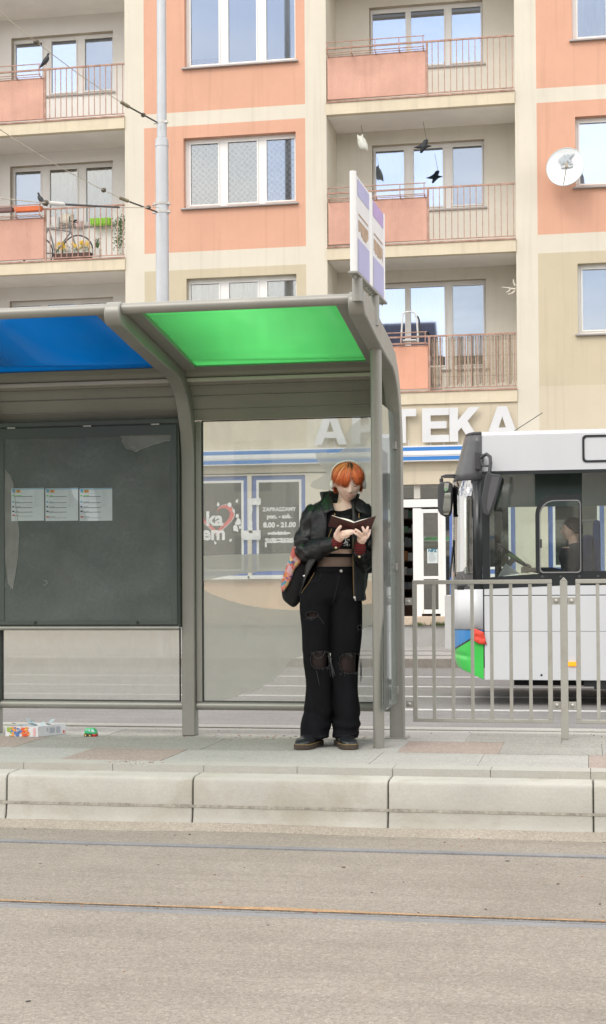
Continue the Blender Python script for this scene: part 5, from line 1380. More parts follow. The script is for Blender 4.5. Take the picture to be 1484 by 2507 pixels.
for k in range(70):       # flyaway strands
    a = rg.uniform(-.3, PI+.3); x0 = hcx+hrx*.97*math.cos(a); y0 = hcy-hry*.95*math.sin(a); d = rg.uniform(6, 20)
    lk.tube([c3(x0-8*math.cos(a), y0+8*math.sin(a), HC.y-.01), c3(x0+d*.5*math.cos(a)+rg.gauss(0, 8), y0-d*.5*math.sin(a)+8, HC.y-.015), c3(x0+d*math.cos(a)+rg.gauss(0, 12), y0-d*.3*math.sin(a)+rg.uniform(10, 34), HC.y-.02)], [.0009, .0007, .0003], 4, rg.choice([0, 1, 2]))
lk.build("hair_locks", HR, ho, smooth='all', local=True, fix=False)

# ---- headphones (a thing of its own, worn on the head)
WP = pm("white headphone plastic", (.82,.82,.80,1), .35, .02)
hd_ = thing("headphones", "white over-ear headphones worn over the orange hair", "headphones", PROOT, TH)
q = MB(); bw = HC.y+.018
q.tube([c3(x, y, bw-.004) for x, y in crv([(652,420),(656,345),(690,262),(760,200),(835,172),(908,163),(985,176),(1055,218),(1105,285),(1136,370),(1146,430)], 4)], (.0062), 8)
for i in range(0): pass
q.build("headband", WP, hd_, smooth=True, local=True)
for cx, s in ((668, -1), (1132, 1)):
    q = MB(); c = c3(cx, 500, bw); Mx = Matrix.Rotation(s*R(-8), 3, 'Y')
    for dx, r_ in ((0, 1.0),): q.ball(c+Vector((0,.006,0)), (.016, .029, .032), 18, 12, M=Mx)
    q.build("ear_cup", WP, hd_, smooth=True, local=True)

# ---- clothing
LEA = pm("black leather", (.008,.009,.010,1), .40, .35, 7, bump=.35, bs=38, spec=.42, stain=(.022,.024,.025,1), sa=.45, ss=6)
LEB = pm("black leather edge", (.012,.013,.014,1), .5, .2, 7, bump=.2, bs=30)
DEN = pm("washed black denim", (.007,.0075,.009,1), .9, .25, 4, .3, 380, .12, 400, stain=(.018,.020,.024,1), sa=.6, ss=2.6, stretch=(1,1,.6), spec=.12)
TEE = pm("black jersey", (.007,.007,.008,1), .9, .2, 8, spec=.15)
ZIP = pm("brass zip", (.26,.17,.07,1), .4, .2, 30, metal=.6)
def fold(p, k=1.0):
    n1 = noise.noise(Vector((p.x*9, p.y*9, p.z*15+3))); n2 = noise.noise(Vector((p.x*22+5, p.y*22, p.z*30)))
    return k*(.010*(1-abs(n1)*2.4) + .0035*n2)
def sleeve(pts, name, parent, fs=1.0, creases=()):
    q = crv(pts, 12); P = [Vector(p[:3]) for p in q]; mb = MB(); mb.tube(P, [(p[3], p[4]) for p in q], 40)
    n = 40
    for i in range(len(mb.v)):
        v = Vector(mb.v[i]); ri = min(i//n, len(P)-1); c = P[ri]; d = v-c
        if d.length < 1e-6: continue
        t = ri/(len(P)-1); amp = .5+1.1*G(t-.52, .22)
        a = math.atan2(d.z, d.y+1e-6)
        cr_ = .007*math.sin(t*34+2.2*math.sin(a*1.3)+a)*G(t-.5, .25)
        v = v + d.normalized()*(fold(v, amp*fs)-.004+cr_); mb.v[i] = tuple(v)
    return mb.build(name, LEA, parent, smooth='all', local=True)
# shell of the jacket around the torso, open in front
tab = [(1.462,.052,.078,.070,.010,-.002,.115),(1.44,.055,.118,.078,.008,-.004,.12),(1.41,.056,.160,.092,.005,-.006,.125),(1.36,.056,.178,.112,.0,-.018,.128),(1.28,.054,.178,.128,.0,-.020,.126),(1.20,.052,.176,.134,.0,-.030,.1255),(1.12,.046,.176,.136,.0,-.066,.127),(1.04,.034,.182,.138,.0,-.112,.129),(.98,.022,.186,.140,.0,-.142,.131),(.92,.012,.190,.142,.0,-.166,.135),(.885,.008,.190,.142,.0,-.180,.138)]
q = crv(tab, 7); g = []
for z, xc, rx, ry, yc, xl, xr in q:
    aL = math.acos(max(-1, min(1, (xl-xc)/rx))); aR = math.acos(max(-1, min(1, (xr-xc)/rx)))
    aL = -aL; aR = -aR       # front side angles
    a0 = aL - 0.0; a1 = aR - 2*PI
    r_ = []; N = 84
    for j in range(N+1):
        s_ = j/N; a = a0 + (a1-a0)*s_
        ca, sa = math.cos(a), math.sin(a); e = 2.2
        x = xc+rx*math.copysign(abs(ca)**(2/e), ca); y = yc+ry*math.copysign(abs(sa)**(2/e), sa)
        if j == 0: x = xl
        if j == N: x = xr
        zz = z - (.035*max(0, (z < 1.0)*(1.0-z)/.115)*s_)
        v = Vector((x, y, zz)); d = Vector((ca, sa, 0)); k = min(1, min(s_, 1-s_)*14)*.9
        vert = .006*math.sin(a*9+zz*7)*max(0, min(1, (1.15-zz)*4))
        v += d*(fold(v, .9)*k - .004*k + vert*k); r_.append(v)
    g.append(r_)
jk = MB(); jk.sheet(g); jko = jk.build("jacket", LEA, per, smooth='all', local=True, fix=False, solid=.005)
sleeve([(-.072,.01,1.395,.055,.062),(-.102,.010,1.352,.066,.074),(-.128,.012,1.27,.066,.070),(-.142,.012,1.20,.064,.070),(-.138,-.005,1.150,.060,.068),(-.100,-.05,1.148,.062,.062),(-.048,-.125,1.165,.058,.058),(.0,-.195,1.182,.050,.048),tuple(c3(722,1388,-.235))+(.041,.040)], "sleeve", jko)
sleeve([(.178,.01,1.395,.055,.060),(.205,.010,1.350,.062,.070),(.226,.012,1.26,.060,.066),(.232,.012,1.17,.060,.064),(.226,-.005,1.095,.058,.062),(.205,-.05,1.085,.056,.056),(.186,-.12,1.105,.052,.050),(.172,-.18,1.125,.046,.046),tuple(c3(1078,1490,-.215))+(.040,.040)], "sleeve", jko)
for cx, cy in ((722,1452), (1068,1587)):
    m_ = MB(); m_.ball(c3(cx, cy, -.285 if cx < 800 else -.262), (.0075, .004, .0075), 12, 8); m_.build("press_stud", pm("brass stud", (.45,.38,.24,1), .35, metal=.7), jko, smooth=True, local=True)
# collar flaps and stand
def flap(pts, name="collar", rows=4, parent=None, mat=None, th=.004):
    mb = MB(); P = [c3(*p) for p in pts]; cen = sum(P, Vector())/len(P); n = len(P); vs = list(P); 
    for k in (.66, .33): vs += [cen+(p-cen)*k+Vector((0, -.010*(1-k), 0)) for p in P]
    vs.append(cen+Vector((0, -.011, 0)))
    fs = []
    for L_ in range(2):
        for i in range(n): j = (i+1) % n; fs.append((L_*n+i, L_*n+j, (L_+1)*n+j, (L_+1)*n+i))
    for i in range(n): fs.append((2*n+i, 2*n+(i+1) % n, 3*n))
    mb.add(vs, fs); return mb.build(name, mat or LEA, parent or jko, smooth='all', local=True, solid=th)
flap([(628,595,-.02),(588,650,-.05),(530,715,-.075),(468,788,-.085),(490,850,-.115),(518,905,-.135),(548,964,-.150),(600,930,-.150),(650,905,-.145),(702,898,-.135),(690,850,-.125),(676,790,-.105),(668,720,-.075),(650,650,-.04)])
flap([(1030,716,-.045),(1070,725,-.06),(1115,752,-.07),(1170,800,-.08),(1225,840,-.08),(1250,868,-.08),(1245,915,-.105),(1203,964,-.135),(1160,948,-.138),(1110,938,-.140),(1065,930,-.140),(1025,890,-.128),(1000,850,-.115),(998,800,-.095),(1010,755,-.07)])
st_ = MB(); g = []
for i in range(5):
    r_ = []
    for j in range(29):
        a = R(-28)+ (R(208)-R(-28))*j/28; hgt = .062*(1 if True else 0); z = 1.425+.068*i/4 + .012*math.sin(a)
        rx = .098+.004*i; r_.append(Vector((.058-.0+rx*math.cos(a)*(1.0), .012+.075*math.sin(a), z-(.012 if math.cos(a) > .5 else 0))))
    g.append(r_)
st_.sheet(g); st_.build("collar_stand", LEB, jko, smooth='all', local=True, fix=False, solid=.005)
# zips, hem band, pocket seams
def ztape(pts, r=.0016, name="zip"):
    m_ = MB(); P = [Vector(p) for p in crv(pts, 5)]; m_.tube(P, r, 6); return m_.build(name, ZIP, jko, smooth=True, local=True)
ztape([tuple(c3(655,1170,-.150)), tuple(c3(612,1288,-.158)), tuple(c3(560,1420,-.160))]); ztape([tuple(c4(470,120,-.135)), tuple(c4(400,240,-.12)), tuple(c4(350,310,-.10)), tuple(c4(312,366,-.085))])
ztape([tuple(c3(978,1300,-.158)), tuple(c3(972,1480,-.160)), tuple(c3(975,1700,-.162)), tuple(c4(930,120,-.160)), tuple(c4(932,260,-.158)), tuple(c4(940,400,-.156))])
ztape([tuple(c3(702,940,-.152)), tuple(c3(704,975,-.154))], .003); ztape([tuple(c3(1064,940,-.154)), tuple(c3(1062,1010,-.156))], .003)
m_ = MB(); m_.tube([c4(936,405,-.162), c4(950,425,-.166), c4(958,452,-.166)], .003, 6); m_.ball(c4(948,420,-.168), (.007,.004,.008), 8, 6); m_.build("zip_pull", BOLT, jko, smooth=True, local=True)

# ---- t-shirt with a neckline, band and fishnet
ts = MB(); q = crv([(1.155,.052,.124,.104,-.0),(1.20,.054,.132,.112,-.0),(1.28,.058,.150,.118,.0),(1.34,.06,.165,.112,.0),(1.38,.061,.160,.095,.004),(1.405,.060,.115,.078,.006),(1.418,.058,.080,.066,.008)], 5); rs_ = []
for i, p in enumerate(q):
    r_ = tor(*p, n=48, e=2.2); f = max(0, (p[0]-1.37)/.048)
    for v in r_:
        v.z += .05*f*((v.x-p[1])/p[2])**2; v.z -= .042*f*max(0, -(v.y-p[4])/p[3]); v.y += .003*math.sin(v.x*70+v.z*40)
    rs_.append(r_)
ts.rings(rs_, cap=False); tso = ts.build("t_shirt", TEE, per, smooth='all', local=True, solid=.003)
gm = MB(); rg = random.Random(31)
for k in range(46):
    cx, cy = rg.uniform(795, 938), rg.uniform(1278, 1425)
    if (cx-850)/2 > (cy-1270): continue
    n = 6; s_ = rg.uniform(3, 13); pts = [c3(cx+s_*rg.uniform(.3, 1)*math.cos(2*PI*i/n), cy+s_*rg.uniform(.2, .8)*math.sin(2*PI*i/n), -.1225) for i in range(n)]
    gm.add(pts, [tuple(range(n))])
for k in range(12):
    a = rg.uniform(0, 6); cx, cy = rg.uniform(800, 930), rg.uniform(1290, 1410); L_ = rg.uniform(14, 34)
    gm.tube([c3(cx, cy, -.1222), c3(cx+L_*math.cos(a)*.5, cy+L_*math.sin(a)*.5+5, -.1228), c3(cx+L_*math.cos(a), cy+L_*math.sin(a), -.1222)], .0009, 4)
gm.build("print", pm("white shirt print", (.62,.63,.62,1), .8), tso, local=True, fix=False)
bn = MB(); loft(bn, [(1.108,.047,.1205,.094,.0),(1.114,.048,.1205,.094,.0),(1.128,.050,.1195,.093,.0)], 48, cap=False); bn.build("waist_band", TEE, per, smooth='all', local=True, solid=.003)
NET = NT("fishnet"); uv = NET.n('TexCoord'); 
def stripes(rot):
    mp_ = NET.n('Mapping'); mp_.inputs['Rotation'].default_value = (0, rot, 0); NET.l(uv.outputs['Object'], mp_.inputs['Vector'])
    w_ = NET.n('TexWave', Scale=42.0, Distortion=.3); w_.bands_direction = 'X'; NET.l(mp_.outputs[0], w_.inputs['Vector']); return NET.ramp(w_.outputs['Fac'], [(.06, 1), (.20, 0)]).outputs[0]
f_ = NET.math('MAXIMUM', stripes(R(38)), stripes(R(-38)))
d_ = NET.n('BsdfDiffuse', Color=(.012,.010,.010,1)); t_ = NET.n('BsdfTransparent'); mx_ = NET.n('MixShader'); NET.l(f_, mx_.inputs[0]); NET.l(t_.outputs[0], mx_.inputs[1]); NET.l(d_.outputs[0], mx_.inputs[2]); NET.l(mx_.outputs[0], NET.out.inputs[0])
fn = MB(); loft(fn, [(1.02,.030,.132,.099,.01),(1.06,.040,.1255,.0955,.005),(1.112,.046,.1195,.0925,.0)], 64, cap=False); fn.build("fishnet_top", NET.mat, per, smooth='all', local=True)

# ---- jeans: pelvis and two wide legs merged, then folds, then the rips cut open
jn_ = MB()
loft(jn_, [(1.048,.036,.132,.101,.01),(1.03,.033,.136,.104,.01),(.98,.018,.160,.120,.01),(.91,.004,.180,.130,.012),(.86,.0,.184,.122,.014),(.825,.0,.17,.09,.012)], 48)
def leg(t): 
    q = crv([(z, (a+b)/2, (b-a)/2, ry, yc) for z, a, b, ry, yc in t], 5); jn_.rings([tor(*p, n=36, e=2.3) for p in q])
leg([(.93,-.168,.020,.118,.012),(.88,-.180,.016,.128,.012),(.80,-.183,.008,.116,.01),(.684,-.173,-.002,.100,.0),(.60,-.168,-.006,.094,-.006),(.512,-.162,-.007,.088,-.006),(.42,-.154,.0,.086,.004),(.341,-.150,.002,.088,.01),(.22,-.161,.004,.097,.012),(.12,-.175,-.006,.103,.01),(.052,-.186,-.014,.108,.008)])
leg([(.93,-.010,.172,.118,.012),(.88,-.012,.182,.128,.012),(.80,-.006,.187,.116,.01),(.684,.0,.184,.100,.0),(.60,.0,.176,.094,-.006),(.512,.002,.166,.088,-.006),(.42,.005,.160,.086,.004),(.341,.008,.159,.088,.01),(.22,.010,.169,.097,.012),(.12,.006,.163,.103,.01),(.052,.002,.155,.108,.008)])
jm = remeshed(jn_, .0052, 3)
_nr = [v.normal.copy() for v in jm.vertices]
for v in jm.vertices:
    p = v.co; nrm = _nr[v.index]; z = p.z
    k = .35+.65*min(1, abs(z-.75)*2) if z > .3 else 1.0
    f = .007*noise.noise(Vector((p.x*14, p.y*9, z*4.5))) + .003*noise.noise(Vector((p.x*32, p.y*25, z*12+7)))
    f += .005*math.sin(z*60+noise.noise(Vector((p.x*8, p.y*8, z*9)))*5)*(G(z-.14, .07)+.5*G(z-.52, .06)+.35*G(z-.86, .05))
    v.co = p + nrm*f*k
bm = bmesh.new(); bm.from_mesh(jm)
rips = [(c4(446,615), .037, .0190), (c4(545,1145), .060, .052), (c4(897,1186), .068, .062), (c4(1012,762), .016, .012)]
dele = []
for f in bm.faces:
    c = f.calc_center_median()
    if c.y > .02: continue
    for (rc_, ra, rb), sq in zip(rips, (4, 2.6, 2.4, 2.0)):
        d = (abs(c.x-rc_.x)/ra)**sq + (abs(c.z-rc_.z)/rb)**sq + .45*noise.noise(Vector((c.x*60, 0, c.z*60)))
        if d < 1: dele.append(f); break
    if c.z < .056 and f.normal.z < -.7: dele.append(f)
bmesh.ops.delete(bm, geom=list(set(dele)), context='FACES'); bm.to_mesh(jm); bm.free()
jo = mesh_obj(jm, "jeans", DEN, per); md = jo.modifiers.new("solid", 'SOLIDIFY'); md.thickness = .003; md.offset = -1
_bk = {}
for v in jm.vertices: _bk.setdefault((int(v.co.x//.012), int(v.co.z//.012)), []).append(v.co.copy())
def jfront(x, z):
    best = None; i0, j0 = int(x//.012), int(z//.012)
    for i in (i0-1, i0, i0+1):
        for j in (j0-1, j0, j0+1):
            for c in _bk.get((i, j), ()):
                if (c.x-x)**2+(c.z-z)**2 < .00016 and (best is None or c.y < best): best = c.y
    return best if best is not None else -.1
THR = pm("frayed grey thread", (.065,.068,.072,1), .9, .3, 40); rg = random.Random(77)
fr_ = MB()
def thread(x0, z0, x1, z1, sag=.0, r=.0007, hang=0.0):
    P = []; y0 = jfront(x0, z0)-.003; y1 = jfront(x1, z1)-.003 if not hang else y0-.004
    for i in range(7): t = i/6; P.append((x0+(x1-x0)*t+rg.gauss(0, .0008), y0+(y1-y0)*t-.002, z0+(z1-z0)*t-sag*4*t*(1-t)))
    fr_.tube(P, r, 4)
for (rc_, ra, rb) in rips:
    for s_, k_ in ((1, .95), (-1, .98)):
        n = 16
        for i in range(n):
            t0 = i/n*2-1; t1 = (i+1)/n*2-1; e0 = (max(0, 1-abs(t0)**2.6))**(1/2.6)*rb*k_*s_; e1 = (max(0, 1-abs(t1)**2.6))**(1/2.6)*rb*k_*s_
            thread(rc_.x+t0*ra, rc_.z+e0, rc_.x+t1*ra, rc_.z+e1, 0, .0007)
    for i in range(int(ra*260)):
        x = rc_.x+rg.uniform(-1, 1)*ra*.95; s_ = rg.choice([1, -1]); z = rc_.z+s_*rb*.9; L_ = rg.uniform(.006, .018); thread(x, z, x+rg.gauss(0, .004), z-L_, 0, .0006, 1)
a, b = rips[1][0], rips[2][0]
for i in range(9): thread(a.x+.038+rg.uniform(0, .014), a.z+.045-rg.uniform(0, .03), a.x+.072+rg.gauss(0, .006), a.z-.07-rg.uniform(0, .05), -.006, .0008, 1)
thread(a.x-.05, a.z+.04, a.x+.028, a.z+.045, .035, .0011); thread(a.x-.028, a.z-.05, a.x-.008, a.z-.145, 0, .0007, 1); thread(rips[0][0].x+.03, rips[0][0].z, rips[0][0].x+.068, rips[0][0].z-.052, 0, .0006, 1)
for i in range(14): thread(b.x+.055+rg.uniform(0, .012), b.z+.03-rg.uniform(0, .07), b.x+.060+rg.gauss(0, .005), b.z-.06-rg.uniform(0, .06), 0, .0008, 1)
for i in range(4): thread(b.x-.012+rg.uniform(0, .02), b.z+.054, b.x+.01+rg.gauss(0, .005), b.z+.054-rg.uniform(.015, .03), 0, .0008, 1)
fr_.build("frayed_thread", THR, jo, local=True, fix=False)
# seams and hems, waistband, button, pockets
SEAM = pm("faded seam", (.017,.018,.021,1), .9, .3, 60)
def seamline(pts, r=.0010, name="seam"):
    m_ = MB(); P = []
    for x, z in crv(pts, 10): P.append((x, jfront(x, z)-.0006, z))
    m_.tube(P, r, 5); m_.build(name, SEAM, jo, local=True, fix=False)
def k4(cx, cy): p = c4(cx, cy, -.09); return (p.x, p.z)
seamline([k4(770,150), k4(745,260), k4(715,380), k4(690,470)]); seamline([k4(758,150), k4(730,300), k4(708,440)], .0007)
seamline([k4(540,120), k4(535,190), k4(490,225), k4(430,228)], .0008)
seamline([k4(330,2040), k4(480,2062), k4(635,2062)], .0012); seamline([k4(715,2062), k4(850,2052), k4(965,2035)], .0012)
m_ = MB(); c = c3(798, 1795, -.112); m_.disc((c.x, c.z, -.114), .0085, n=16, th=.006); m_.build("button", BOLT, jo, local=True, bevel=.001)
m_ = MB(); loft(m_, [(1.018,.030,.142,.1075,.01),(1.03,.033,.1395,.1065,.01),(1.052,.036,.135,.1045,.01)], 56, cap=False); m_.build("waistband", DEN, jo, smooth='all', local=True, solid=.003)
# fishnet over the knees
TIG = pm("dark reddish fishnet", (.020,.009,.007,1), .8, .3, 30, .5, 260)
for k in (-.088, .082):
    m_ = MB(); limb(m_, [(k,-.0,.82,.085,.085),(k,-.001,.73,.0815,.0815),(k,-.012,.52,.0625,.0625),(k,.003,.42,.0620,.0620),(k,.010,.34,.0600,.0600)], 32); m_.build("fishnet_tights", TIG, per, smooth='all', local=True)
# striped sweater cuffs at the wrists
CUFF = NT("black and red striped cuff"); b_ = CUFF.n('BsdfPrincipled', Roughness=.9); c_ = CUFF.coord(); w_ = CUFF.n('TexWave', Scale=34.0, Distortion=.6); w_.bands_direction = 'Z'; CUFF.l(c_, w_.inputs['Vector']); CUFF.l(CUFF.ramp(w_.outputs['Fac'], [(.55, (.012,.008,.008,1)), (.80, (.27,.010,.014,1))]).outputs[0], b_.inputs['Base Color']); CUFF.l(b_.outputs[0], CUFF.out.inputs[0])
m_ = MB(); limb(m_, [tuple(c3(715,1385,-.232))+(.036,.034), tuple(c3(742,1355,-.248))+(.034,.031), tuple(c3(766,1325,-.258))+(.030,.027)], 24, cap if False else 6); m_.build("striped_cuff", CUFF.mat, per, smooth='all', local=True)
m_ = MB(); limb(m_, [tuple(c3(1075,1490,-.212))+(.034,.034), tuple(c3(1078,1430,-.235))+(.036,.033), tuple(c3(1084,1370,-.254))+(.031,.026), tuple(c3(1090,1350,-.260))+(.029,.024)], 24); m_.build("striped_cuff", CUFF.mat, per, smooth='all', local=True)

# ---- boots
SOLE = pm("brown rubber sole", (.05,.034,.022,1), .6, .3, 12); BLE = pm("black boot leather", (.012,.013,.016,1), .32, .3, 12, bump=.15, bs=40, coat=.1); STI = pm("yellow welt stitching", (.30,.22,.08,1), .7)
for (hx, hy), (tx_, ty_) in (((-.088,.055), (-.172,-.165)), ((.055,.06), (.110,-.175))):
    d = Vector((tx_-hx, ty_-hy, 0)); L_ = d.length; d.normalize(); s = Vector((-d.y, d.x, 0)) ; H = Vector((hx, hy, 0))
    br = thing("x", None, None); bpy.data.objects.remove(br)
    def fp(u, v, z): return H + d*u + s*v + Vector((0, 0, z))
    prof_ = [(-.035,.020,.09),(-.028,.034,.12),(.0,.040,.13),(.04,.038,.13),(.09,.040,.105),(.14,.047,.078),(.19,.050,.068),(.225,.046,.060),(.25,.034,.048),(.262,.016,.036)]
    m_ = MB(); rs_ = []
    for u, hw_, ht in crv(prof_, 4):
        r_ = []
        for j in range(20):
            a = 2*PI*j/20; v = hw_*math.copysign(abs(math.cos(a))**.75, math.cos(a)); zz = .024 + (ht-.024)*(.5+.5*math.sin(a)) if math.sin(a) > 0 else .024+(ht-.024)*.5*(1+math.sin(a))
            r_.append(fp(u, v, zz))
        rs_.append(r_)
    m_.rings(rs_); bo2 = m_.build("boot", BLE, per, smooth='all', local=True)
    def outline(k): return [(u, k*v) for u, v in [(-.042,.0),(-.036,.024),(-.01,.040),(.05,.038),(.10,.042),(.16,.052),(.21,.053),(.245,.043),(.266,.022),(.272,.0)]] + [(u, -k*v) for u, v in [(.266,.022),(.245,.043),(.21,.053),(.16,.052),(.10,.042),(.05,.038),(-.01,.040),(-.036,.024)]]
    m_ = MB(); O = outline(1.04); n = len(O); m_.add([fp(u, v, 0.001) for u, v in O]+[fp(u, v, .030) for u, v in O], [tuple(range(n-1, -1, -1)), tuple(range(n, 2*n))]+[(i, (i+1) % n, (i+1) % n+n, i+n) for i in range(n)]); m_.build("sole", SOLE, bo2, local=True, bevel=.003)
    m_ = MB(); m_.tube([fp(u, v, .0312) for u, v in outline(1.0)], .0016, 5, closed=True); m_.build("welt", STI, bo2, local=True)
    m_ = MB()
    for k in range(4): u = .055+k*.022; z = .125-k*.016; m_.tube([fp(u, -.022, z-.006), fp(u+.002, 0, z+.006-.002), fp(u, .022, z-.006)], .0022, 5)
    m_.build("lace", BLE, bo2, local=True)

# ---- book
BKC = pm("maroon book cover", (.060,.014,.012,1), .45, .25, 14, bump=.15, bs=120, stain=(.13,.07,.035,1), sa=.35, ss=8); PAG = pm("page edges", (.74,.71,.64,1), .8, .05, 90)
bk = thing("book", "open maroon hardback book held in both hands by the person", "book", PROOT, TH)
TL, BL_, BS, TS, TR, BR = c3(648,975,-.345), c3(604,1136,-.268), c3(971,1198,-.300), c3(986,1086,-.365), c3(1317,981,-.345), c3(1240,1182,-.268)
def slab4(mb, a, b, c, d, th, off=0.0, mi=0):
    nrm = (b-a).cross(d-a).normalized()
    if nrm.y < 0: nrm = -nrm
    P = [p+nrm*off for p in (a, b, c, d)]; Q = [p+nrm*th for p in P]
    mb.add(P+Q, [(0,1,2,3),(7,6,5,4),(0,4,5,1),(1,5,6,2),(2,6,7,3),(3,7,4,0)], mi)
m_ = MB(); slab4(m_, TL, TS, BS, BL_, .0028); m_.build("cover", BKC, bk, local=True, bevel=.0008)
m_ = MB(); slab4(m_, TS, TR, BR, BS, .0028); m_.build("cover", BKC, bk, local=True, bevel=.0008)
def ins(a, b, t): return a+(b-a)*t
for (a, b, c, d, th) in ((ins(TL, TS, .03), TS, BS, ins(BL_, BS, .03), .014), (TS, ins(TR, TS, .03), ins(BR, BS, .03), BS, .0055)):
    a, d = ins(a, d, .03), ins(d, a, .03); b, c = ins(b, c, .03), ins(c, b, .03)
    m_ = MB(); nrm = (b-a).cross(d-a).normalized(); nrm = nrm if nrm.y > 0 else -nrm
    rows_ = []; N = 12
    spine_first = (a-TS).length < (b-TS).length
    for i in range(N+1):
        t = i/N; P = ins(a, b, t); Q = ins(d, c, t); s_ = t if spine_first else 1-t
        h_ = th*(.35+.65*math.sin(PI*min(1, s_*1.3+.12))) ; rows_.append([P+nrm*.003, P+nrm*(.003+h_), Q+nrm*(.003+h_), Q+nrm*.003])
    m_.rings(rows_); m_.build("pages", PAG, bk, local=True)
m_ = MB()
for cx in (812, 905): 
    m_.tube([c3(cx+28*math.cos(2*PI*i/14), 992+12*math.sin(2*PI*i/14), -.30) for i in range(14)], .0012, 5, closed=True)
m_.tube([c3(840,992,-.30), c3(878,990,-.30)], .001, 4); gl_ = m_.build("glasses", pm("thin dark metal frame", (.05,.05,.05,1), .4, metal=.6), None, local=True)
gl_.matrix_world = Matrix.Translation(PROOT) @ Matrix.Rotation(TH, 4, 'Z'); tag(gl_, "thin dark-rimmed glasses lying on top of the open book", "glasses")

# ---- backpack behind the elbow
bp_ = thing("backpack", "black backpack with a colourful patterned side hanging behind the person's elbow", "backpack", PROOT, TH)
def k8(cx, cy, w): return LP(428.4+cx*.371, 1009.8+cy*.371, w)
def pillow(pts, w, front, backd, name, mat, parent):
    P = [k8(a, b, w) for a, b in pts]; P = [Vector(p) for p in crv(P+[P[0]], 4)[:-1]]; cen = sum(P, Vector())/len(P); n = len(P); m_ = MB(); rows_ = []
    for k, d in ((.05, 1), (.45, .93), (.75, .72), (.93, .38), (1.0, 0), (.93, -.38), (.7, -.8), (.05, -1)):
        dd = -front*d if d > 0 else backd*(-d); r_ = []
        for i, p in enumerate(P):
            q_ = cen+(p-cen)*k+Vector((0, dd, 0)); f = .006*noise.noise(q_*14)*k; r_.append(q_+Vector((f, f, f)))
        rows_.append(r_)
    m_.rings(rows_); return m_.build(name, mat, parent, smooth='all', local=True)
CAN = pm("black canvas", (.006,.006,.007,1), .9, .3, 10, bump=.1, bs=200)
pillow([(800,880),(860,900),(905,960),(900,1080),(868,1180),(828,1246),(790,1281),(742,1266),(712,1236),(701,1180),(712,1120),(745,1010),(770,930)], .05, .06, .09, "bag", CAN, bp_)
PRN = NT("colourful cartoon-like print"); b_ = PRN.n('BsdfPrincipled', Roughness=.8); c_ = PRN.coord(scale=(1,.3,1)); v_ = PRN.n('TexVoronoi', Scale=48.0); v_.inputs['Randomness'].default_value = 1.0
nzz = PRN.noise(c_, 12, 3); va = PRN.n('VectorMath', operation='ADD'); PRN.l(c_, va.inputs[0]); cmb = PRN.n('CombineXYZ'); mu = PRN.math('MULTIPLY', nzz, .09); PRN.l(mu, cmb.inputs[0]); PRN.l(mu, cmb.inputs[2]); PRN.l(cmb.outputs[0], va.inputs[1]); PRN.l(va.outputs[0], v_.inputs['Vector'])
sc_ = PRN.n('SeparateColor'); PRN.l(v_.outputs['Color'], sc_.inputs[0])
PRN.l(PRN.ramp(sc_.outputs[0], [(0, (.48,.12,.10,1)), (.22, (.60,.24,.19,1)), (.40, (.50,.17,.05,1)), (.54, (.60,.42,.18,1)), (.66, (.55,.34,.38,1)), (.78, (.09,.26,.34,1)), (.84, (.16,.08,.20,1)), (.91, (.06,.07,.06,1))], 'CONSTANT').outputs[0], b_.inputs['Base Color']); PRN.l(b_.outputs[0], PRN.out.inputs[0])
pillow([(802,872),(806,940),(832,985),(792,1036),(765,1108),(718,1182),(699,1158),(706,1105),(735,1020),(762,930),(782,885)], -.012, .022, .03, "printed_side", PRN.mat, bp_)
m_ = MB(); m_.tube([k8(846,1080,-.075), k8(858,1077,-.075)], .0045, 8); m_.build("zip_tag", WP, bp_, smooth=True, local=True)
m_ = MB(); m_.tube([LP(760,1245,.09), LP(748,1262,.02), LP(744,1300,.06), LP(735,1345,.09)], (.02), 8); m_.build("strap", CAN, bp_, smooth=True, local=True)

# ================================================================== bus driver
dv = thing("person", "bus driver in a dark jacket seen in profile through the sliding window", "person", B2(1270, 1110, YBUS+.55))
YD_ = YBUS+.55
def D2(cx, cy, y=0): return B2(cx, cy, YD_+y)
db = MB()
limb(db, [tuple(D2(1300,1250))+(.17,.13), tuple(D2(1290,1080))+(.165,.13), tuple(D2(1288,985,.0))+(.15,.16), tuple(D2(1292,945))+(.09,.12), tuple(D2(1290,925))+(.055,.055)], 24)
limb(db, [tuple(D2(1282,950))+(.052,.055), tuple(D2(1272,880))+(.055,.055)], 20)
hc = D2(1262, 835); 
rs_ = []
for i in range(40):
    th = PI*(i+.5)/40; r_ = []
    for j in range(48):
        ph = 2*PI*j/48; x = -.098*math.sin(th)*math.cos(ph); y = .073*math.sin(th)*math.sin(ph); z = .118*math.cos(th); fr = max(0, math.cos(ph)*math.sin(th))
        x -= fr*(.024*G(y, .012)*G(z+.018, .018)+.009*G(y, .018)*G(z+.052, .009)+.010*G(y, .02)*G(z+.09, .014)-.010*G(abs(y)-.03, .014)*G(z-.016, .014)+.006*G(z-.038, .012)*G(y, .05))
        if z < 0: y *= 1-.25*(-z/.118); x += .012*(-z/.118) if x > 0 else 0
        r_.append(hc+Vector((x, y, z)))
    rs_.append(r_)
db.rings(rs_); db.ball(hc+Vector((.012,-.074,-.005)), (.018,.009,.03), 12, 8)
HND = B2(985, 1090, YD_-.28)
limb(db, [tuple(D2(1285,1000,-.15))+(.06,.06), tuple(D2(1225,1130,-.24))+(.05,.05), tuple(B2(1100,1105,YD_-.28))+(.04,.04), tuple(B2(1030,1092,YD_-.28))+(.028,.024), tuple(HND)+(.022,.036)], 16)
